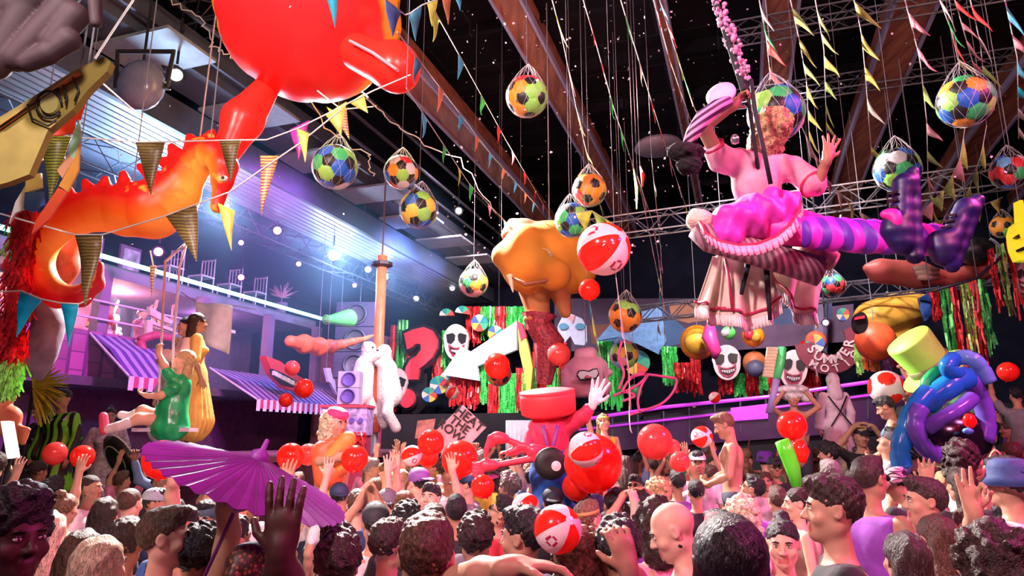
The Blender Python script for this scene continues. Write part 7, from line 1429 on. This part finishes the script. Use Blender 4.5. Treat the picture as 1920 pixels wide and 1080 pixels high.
st.build('stretchers', mat('pale_bamboo', (.55,.35,.50), .6), o, center=c); MB().lathe(apex, [(.025,-.06),(.042,-.02),(.036,.015),(.012,.03),(.009,.07),(.001,.075)], 16, 0, q).build('hub', mat('purple_hub', (.22,.02,.32), .5), o, smooth=True, center=c)
MB().tube([apex, apex-ez*.24, apex-ez*.78], .008, 8).build('stick', mat('dark_bamboo', (0,0,0)), o, smooth=True, center=c)
hnd = apex-ez*.74; ca = np.array(hnd); o = empty('person', hnd, 'person gripping the parasol stick, arm in checked sleeve', 'person'); w_ = np.array(ex)*.0+np.array((.05,-.04,-.06)); P = [rc(w_, (.12,.03,-.30), .028, .045)]+hand(w_, (-.3,.4,.8), (-.8,-.2,.3), 1.3, .1)
skinobj('body', P+[rc((.12,.03,-.30), (.05,.15,-.36), .05, .06)], o, 'mid', .0065); off = np.array((-.12,.15,-.40))-np.array((0,0,1.405)); s_ = link('shirt', sdf_mesh('shirt', [(*p[:1], p[1]+off, *(([p[2]+off] if p[0] == 'rc' else [p[2]])), *p[3:]) for p in torso(0,.014)]+[rc(np.array((.178,0,1.405))+off, (.11,.03,-.28), .07, .055)], .014, [M_cloth]), o); s_.color = (*TC['navy'],1)
T, hp = fig_head(o, off+np.array(NECK), -20, 5, 'curly', 'dark_brown', fem=0); skinobj('head', hp+[rc(off+np.array((0,-.02,1.38)), off+np.array((0,0,1.56)), .055)], o, 'mid', .008); lg = link('trousers', _BODY['trousers'], o); lg.location = off
# patterned bandana head next to it
o = costumed(468, 1075, 118, -10, 'person in brown patterned bandana at the bottom, left of the dark hand', 'down', 0, 'buzz', 'black', shirt='tee', tc='red', tone='tan')
m = bpy.data.materials.new('bandana_print'); m.use_nodes = True; N = m.node_tree.nodes; vo = N.new('ShaderNodeTexVoronoi'); vo.inputs['Scale'].default_value = 60; cr = N.new('ShaderNodeValToRGB'); cr.color_ramp.elements[0].color = (.45,.16,.05,1); cr.color_ramp.elements[1].color = (.03,.012,.01,1); cr.color_ramp.elements[1].position = .55; tc = N.new('ShaderNodeTexCoord'); m.node_tree.links.new(tc.outputs['Object'], vo.inputs[0]); m.node_tree.links.new(vo.outputs['Distance'], cr.inputs[0]); m.node_tree.links.new(cr.outputs[0], N['Principled BSDF'].inputs['Base Color'])
h = link('bandana', sdf_mesh('bandana', [el((0,-.015,.150), (.088,.106,.094)), el((0,-.12,.11), (.03,.03,.05), None, .02)], .007, [m], disp=_hn(.002,40), cut=lambda X,Y,Z: (.13+.3*Y-Z)+0*X), o); h.matrix_local = head_T()

# people on the raised ground at the right edge and a few far back by the rail
for (px,py,hp,yaw,pose,fem,hair,hc,tc,lab) in [(1905,742,30,-20,'point',0,'short','black','grey','person holding the red balloon at the right edge'),(1868,772,26,40,'dance',0,'curly','black','black','person in black tee on the raised ground just right of the balloon rings'),
    (1890,806,30,70,'down',1,'long','brown','red','long haired person in red top at the raised right edge'),(1912,790,28,160,'down',0,'short','dark_brown','purple','person in purple tee facing us at the raised right edge'),(1842,812,26,0,'down',0,'buzz','black','white','person in white tee low right of the balloon rings'),(1246,792,15,170,'down',1,'long','pale_blonde','pink','far person in pink top behind the pale red balloon'),(1290,785,15,150,'both',0,'short','brown','lilac','far person in lilac top with both arms up below the rail'),(1200,790,15,190,'down',0,'short','black','purple','far person in purple top left of the pale red balloon')]:
    costumed(px, py, hp, yaw, lab, pose, fem, hair, hc, shirt='tee', tc=tc, tone='mid')
# ================================================================ THE CROWD

def place(px, py, hp, yaw, smin=.9, smax=1.1):
    """head centre at a pixel, head height hp pixels -> ground position, body scale and step height"""
    best = None
    for q in (1, 1.05, .95, 1.1, .9, 1.16, .85, 1.22, .8):
        d = .235*FPX/hp*q; Y = d*ray(px, py).y; p = at(px, py, Y); s = min(max(p.z/1.635, smin), smax); z = p.z-1.635*s
        if z < 0:
            r = ray(px, py); t = (s*1.635-CAMZ)/r.z; Y = t*r.y; p = at(px, py, Y); z = 0
        if abs(z) < .05: z = 0
        near = min([math.hypot(p.x-o[0], Y-o[1]) for o in PEOPLE] or [9])
        sc = min(near, .38) - abs(q-1)*.15
        if best is None or sc > best[0]: best = (sc, p.x, Y, s, z)
        if near >= .38: break
    return best[1:]
def where(px, Y):
    if Y < 3.4:
        T = [(90,'in the bottom left corner'),(260,'at the lower left'),(380,'under the left half of the parasol'),(500,'beside the dark raised hand'),(690,'under the right tip of the parasol'),(860,'in front, left of the lower beach ball'),(1000,'just left of the lower beach ball'),(1150,'just right of the lower beach ball'),(1300,'left of the big red hat'),(1450,'by the big red hat'),(1620,'in front, between red hat and plaid bucket hat'),(1760,'near the plaid bucket hat'),(2000,'in the bottom right corner')]
    elif Y < 6:
        T = [(150,'far left behind the front row'),(300,'below the large black sombrero'),(480,'behind the left half of the parasol'),(620,'behind the purple parasol'),(760,'below the orange balloon with raised arms'),(900,'below the largest orange balloon'),(1060,'below the red skeleton hands'),(1200,'below the two overlapping red balloons'),(1330,'below the pink balloon'),(1460,'below the shirtless man'),(1600,'below the white robed figure'),(1750,'below the blue balloon creature'),(2000,'at the right edge, mid crowd')]
    elif Y < 9.5:
        T = [(200,'in the middle rows at far left'),(400,'in the middle rows behind the parasol top'),(600,'in the middle rows below the red wall balloons'),(760,'in the middle rows below the furry climbers'),(900,'in the middle rows below the cardboard placard'),(1080,'in the middle rows by the red hatted performer'),(1250,'in the middle rows left of the pink balloon'),(1420,'in the middle rows left of the shirtless man'),(1560,'in the middle rows by the green long balloon'),(1720,'in the middle rows left of the blue balloons'),(2000,'in the middle rows right of the blue balloons')]
    else:
        T = [(300,'far back near the black and green costume'),(500,'far back below the swinging girl in green'),(640,'far back below the awning'),(780,'far back below the speaker stack'),(940,'far back below the white arrow'),(1120,'far back below the pink inflatable'),(1300,'far back below the pink ribbons'),(1450,'far back below the smiling mask'),(1600,'far back near the white robed figure'),(2000,'far back at the right below the green hat')]
    for lim, t in T:
        if px < lim: return t
HD = dict(short='short {c} hair', fade='{c} faded haircut', buzz='buzzed {c} hair', curly='curly {c} hair', big_curly='big loose {c} curls', long='long {c} hair', bun='{c} hair in a bun', ponytail='{c} ponytail', bald='a bald head')
PD = dict(down='', dance='', wave='one arm up', both='both arms up', phone='holding up a phone', clap='clapping overhead', point='raising one fist', head_hands='hands on head', bow='looking down', up='looking up')
SD = dict(tee='{c} tee', tank='{c} tank top', long='{c} long sleeves', bare='bare shoulders')
USED = {}
def facing(yaw):
    a = (yaw+180) % 360-180
    return 'seen from behind' if abs(a) < 40 else ('facing left' if 40 <= a < 140 else ('facing right' if -140 < a <= -40 else 'facing the camera'))
def mk_label(hair, hc, shirt, tc, pose, extra, yaw, px, Y):
    h = HD[hair].format(c=hc.replace('_', ' ').replace('light brown', 'tawny'))
    ex = ''
    for e in extra:
        if e in ('cap','back_cap'): h = 'a cap'
        if e == 'bucket': h = 'a bucket hat'
        if e == 'plaid_bucket': h = 'a plaid bucket hat'
        if e == 'sunglasses': ex = ' and sunglasses'
        if e == 'beard': ex = ' and beard'
    s = SD[shirt].format(c=tc.replace('_', ' '))
    L = f"person with {h}{ex}, {s}"
    tail = [PD[pose], facing(yaw), where(px, Y)]
    for combo in ([tail[0], tail[2]] if tail[0] else [tail[1], tail[2]], tail):
        t = L + ', ' + ', '.join(c for c in combo if c)
        if len(t.split()) > 16: t = ', '.join([L.split(', ')[0].replace(ex, '') if ex else L.split(', ')[0], combo[-2], combo[-1]])
        if len(t.split()) > 16: t = ', '.join([L.split(', ')[0].replace(ex, ''), combo[-1]])
        if t not in USED and len(t.split()) <= 16: USED[t] = 1; return t
    return None
# the nearer people one by one: x, y, head height in pixels, facing, hair, colour, skin, shirt, colour, pose, female, extras, hat colour
HERO = [
 (28,1008,150,-120,'curly','black','dark','tee','grey','down',0,(),None),(64,948,58,5,'short','brown','mid','tee','white','both',0,(),None),(233,1022,98,15,'short','dark_brown','tan','tee','red','down',0,(),None),
 (310,1008,108,-68,'fade','brown','pale','tee','navy','down',0,(),None),(244,944,60,-10,'buzz','brown','pale','tee','navy','down',0,(),None),(170,915,50,-85,'buzz','dark_brown','tan','tee','white','down',0,('beard',),None),
 (197,965,64,10,'long','dark_brown','mid','tee','black','down',1,(),None),(122,955,56,0,'bun','light_brown','mid','bare','pink','down',1,(),None),(92,1000,64,25,'long','pale_blonde','pale','tank','grey','down',1,(),None),
 (190,1062,64,-20,'long','pale_blonde','pale','tee','white','down',1,(),None),(155,1045,60,5,'long','brown','mid','tank','navy','down',1,(),None),(290,945,46,-90,'short','black','tan','tee','white','dance',0,('cap',),(.3,.35,.42)),
 (388,975,60,175,'short','black','mid','tank','yellow','down',1,('sunglasses','back_cap'),(.05,.08,.12)),(346,990,62,-150,'short','black','tan','tee','blue','down',0,('beard',),None),(100,920,46,0,'curly','black','tan','tee','black','down',0,(),None),
 (72,885,38,-30,'short','brown','mid','tee','black','point',0,('back_cap',),(.03,.03,.03)),(602,913,40,160,'short','light_brown','pale','tee','white','dance',0,(),None),(635,932,40,20,'short','black','mid','tee','white','down',0,('back_cap',),(.02,.04,.10)),
 (628,1026,62,165,'short','black','mid','tee','pink','down',0,(),None),(371,1044,60,0,'curly','black','mid','tee','black','down',0,(),None),(635,1062,76,0,'curly','dark_brown','mid','tee','black','down',0,(),None),
 (800,1048,150,0,'short','brown','mid','tee','black','down',0,(),None),(729,1024,84,-30,'short','dark_brown','mid','tee','blue','down',0,(),None),(982,1008,108,60,'short','black','mid','tee','navy','down',0,(),None),
 (892,1014,72,0,'curly','dark_brown','tan','tee','black','down',0,(),None),(930,960,62,75,'short','black','mid','tee','red','up',0,('beard','sunglasses'),None),(855,960,50,10,'fade','black','tan','tee','black','down',0,(),None),
 (805,935,56,165,'short','black','pale','tee','black','both',0,(),None),(812,985,56,0,'short','dark_brown','mid','tee','grey','down',0,(),None),(702,980,66,20,'short','black','mid','tank','white','clap',0,('back_cap',),(.03,.03,.04)),
 (763,985,50,0,'curly','black','tan','tee','black','down',0,(),None),(725,947,44,15,'short','brown','mid','tee','blue','down',0,('back_cap',),(.14,.13,.17)),(757,953,32,170,'short','light_brown','pale','tee','white','down',0,(),None),
 (877,910,44,70,'short','black','pale','tee','grey','dance',0,('cap',),(.03,.06,.16)),(703,916,34,0,'buzz','light_brown','pale','tee','navy','down',0,(),None),(1159,1036,112,0,'curly','black','brown','tee','black','down',0,(),None),
 (1084,1050,80,5,'big_curly','light_brown','mid','tee','purple','down',1,(),None),(1226,985,88,20,'big_curly','dark_brown','mid','tank','pink','down',1,(),None),(1092,932,44,-30,'curly','black','mid','tee','black','clap',0,(),None),
 (1150,948,46,10,'bun','black','mid','tee','black','down',1,(),None),(1232,925,50,0,'big_curly','blonde','pale','tee','black','down',1,(),None),(1190,911,36,160,'short','black','tan','tee','black','wave',0,('sunglasses',),None),
 (1107,975,60,-50,'short','light_brown','pale','tee','black','phone',0,('headband',),(.5,.3,.1)),(1036,943,34,0,'short','black','mid','tee','black','down',0,('back_cap',),(.02,.02,.04)),
 (1279,990,98,80,'bald','black','pale','bare','black','bow',0,('beard',),None),(1366,1062,190,0,'buzz','black','dark','tee','purple','down',0,(),None),(1350,1000,84,40,'short','black','pale','tee','red','down',0,('bucket',),(.75,.05,.08)),
 (1468,1018,92,145,'bun','black','pale','tee','pink','dance',1,(),None),(1560,955,112,72,'short','dark_brown','mid','tee','black','down',0,(),None),(1390,968,60,0,'big_curly','pale_blonde','pale','tank','white','down',1,(),None),
 (1400,914,48,60,'short','black','mid','tee','white','up',0,('sunglasses',),None),(1458,938,50,0,'fade','brown','mid','tee','purple','down',0,(),None),(1494,944,52,80,'ponytail','dark_brown','pale','tank','beige','down',1,(),None),
 (1308,869,40,170,'short','black','mid','tee','white','down',0,('cap',),(.75,.7,.72)),(1453,876,36,175,'short','black','tan','tee','black','down',0,('cap','sunglasses'),(.02,.02,.03)),(1305,924,38,0,'short','black','mid','tee','black','down',0,(),None),
 (1436,903,32,160,'long','brown','mid','tee','white','down',1,(),None),(1556,889,48,10,'short','grey','pale','tee','white','down',0,(),None),(1631,898,74,-65,'fade','dark_brown','tan','tank','purple','down',0,('sunglasses',),None),
 (1692,906,56,30,'short','black','mid','long','black','bow',0,('plaid_bucket',),None),(1734,940,82,75,'fade','dark_brown','mid','tee','lilac','down',0,(),None),(1753,1008,60,10,'long','brown','mid','tee','pink','down',1,(),None),
 (1696,1050,92,0,'long','dark_brown','mid','tee','pink','down',1,(),None),(1848,1054,130,10,'big_curly','dark_brown','mid','tee','pink','down',1,(),None),(1890,905,82,25,'short','black','mid','tee','white','down',0,('bucket',),(.03,.06,.22)),
 (1814,861,54,-95,'big_curly','dark_brown','mid','tank','white','down',1,(),None),(1800,910,60,5,'long','dark_brown','mid','tee','black','down',1,(),None),(1895,846,40,0,'buzz','brown','mid','tee','lilac','down',0,(),None),
 (1553,852,36,60,'curly','black','mid','tee','grey','down',0,(),None),(1612,856,32,10,'short','black','mid','tee','white','down',0,(),None),(1614,818,34,175,'short','blonde','mid','tee','black','head_hands',0,('cap',),(.02,.02,.05)),
 (1660,828,44,60,'short','dark_brown','mid','tee','white','up',0,('back_cap',),(.12,.12,.15)),(1709,852,36,0,'curly','black','mid','tee','black','down',0,(),None),(1742,888,42,165,'long','light_brown','pale','tee','white','down',1,(),None),
 (1330,892,38,30,'short','brown','mid','tee','white','wave',0,(),None),(1268,905,46,20,'short','black','tan','tee','purple','wave',0,(),None),(560,905,34,0,'short','brown','mid','tee','white','both',0,(),None),(668,948,40,20,'short','brown','pale','tee','navy','both',0,(),None),
 (440,1015,60,-20,'short','black','mid','tank','pink','wave',1,(),None),(232,902,36,-20,'short','brown','mid','tee','pink','both',1,(),None),(1205,955,48,15,'short','black','mid','tee','purple','head_hands',0,(),None),
 (1820,995,60,160,'short','brown','mid','tee','black','wave',0,(),None),(1895,985,52,80,'short','black','mid','tee','white','down',0,(),None),(1770,905,40,0,'long','blonde','mid','tank','beige','down',1,(),None),
]
for (px,py,hp,yaw,hair,hc,sk,sh,tc,pose,fem,ex,hcol) in HERO:
    x, Y, s, z = place(px, py, hp, yaw)
    lab = mk_label(hair, hc, sh, tc, pose, ex, yaw, px, Y) or f"person in {tc} top, {facing(yaw)}, {where(px, Y)}"
    person('person', x, Y, s, math.radians(yaw), pose, fem, sk, hair, hc, sh, tc, ex, hcol, label=lab, group='dancing crowd', z=z)
    PEOPLE.append((x, Y, px, py, .235*s*FPX/Y))
R2 = random.Random(5)
KEEP = [(1385,830,5.2,70),(1030,880,6.2,70),(515,1000,1.25,0),(1770,830,6.6,80)]   # room for the performers
nfill = 0; Y = 2.6; hairs_m = ['short','short','fade','curly','buzz','short','bald','curly']; hairs_f = ['long','long','bun','ponytail','big_curly','long']
while Y < 13.6:
    step = .50+.012*Y; half = Y*.80; x = -half + R2.random()*step
    while x < half:
        xx = x+R2.uniform(-.12,.12); yy = Y+R2.uniform(-.18,.18); x += step
        s = R2.uniform(.93,1.06); fem = R2.random() < .42; s *= .95 if fem else 1.0
        a = xx*UU.x+yy*UU.y; b = xx*VV.x+yy*VV.y
        if a < -9.6 or a > 8.8: continue
        if (xx < -2.2 and yy > 8.2) or (xx < -4 and yy > 7.0): continue                 # costumed dancers and the swing platform
        v = Vector((xx,yy,1.635*s))-Vector((0,0,CAMZ)); dz = v.dot(_F); px = 960+FPX*v.dot(_R)/dz; py = 540-FPX*v.dot(_U)/dz; hp = .235*s*FPX/dz
        if px < -40 or px > 1960: continue
        bad = False
        for (hx, hy, hpx, hpy, hhp) in PEOPLE:
            if (hx-xx)**2+(hy-yy)**2 < .44**2: bad = True; break
            if hy > yy and abs(hpx-px) < hp*.50+hhp*.38 and py-hp*.5 < hpy+hhp*.45 and hhp > 30: bad = True; break
        if bad: continue
        for (kx, ky, kY, kr) in KEEP:
            if abs(px-kx) < kr*.9 and abs(yy-kY) < .5: bad = True
            if yy < kY and abs(px-kx) < kr*.6 and py-hp*.5 < ky+30: bad = True
        if bad or nfill >= 300-len(HERO)-14: continue
        for tr in range(14):
            hair = R2.choice(hairs_f if fem else hairs_m); hc = R2.choice(['black','dark_brown','dark_brown','brown','black','light_brown']+(['blonde','brown','pale_blonde'] if fem else ['grey']))
            if hair == 'bald': hc = 'black'
            sk = R2.choice(['pale','mid','mid','tan','tan','brown']); sh = R2.choice(['tee','tee','tank','tee','bare' if not fem else 'tank','long'])
            tc = R2.choice(['black','black','white','white','navy','grey','red','pink','purple','blue','lilac','beige','denim_blue','green','yellow','orange'])
            pose = R2.choice(['down','down','down','dance','dance','wave','both','phone','clap','point','up','bow','down','head_hands'])
            if Y < 4 and pose in ('wave','both','clap','phone','point'): pose = 'down'
            ex = R2.choice([(),(),(),(),('sunglasses',),('cap',),('back_cap',),('bucket',),('beard',) if not fem else ()]); ex = ex if hair != 'bald' or ex != ('bucket',) else ()
            yaw = R2.choice([R2.gauss(-5,30), R2.gauss(-5,30), R2.gauss(60,25), R2.gauss(-70,25), R2.gauss(170,30)])
            lab = mk_label(hair, hc, sh, tc, pose, ex, yaw, px, yy)
            if lab: break
        if not lab: continue
        person('person', xx, yy, s, math.radians(yaw), pose, fem, sk, hair, hc, sh, tc, ex, (R2.random()*.4,R2.random()*.2,R2.random()*.4), label=lab, group='dancing crowd', low=yy > 8, tilt=(R2.uniform(-.05,.05), R2.uniform(-.06,.06)))
        PEOPLE.append((xx, yy, px, py, hp)); nfill += 1
    Y += .50+.028*Y
print('CROWD', len(HERO), nfill, Y)
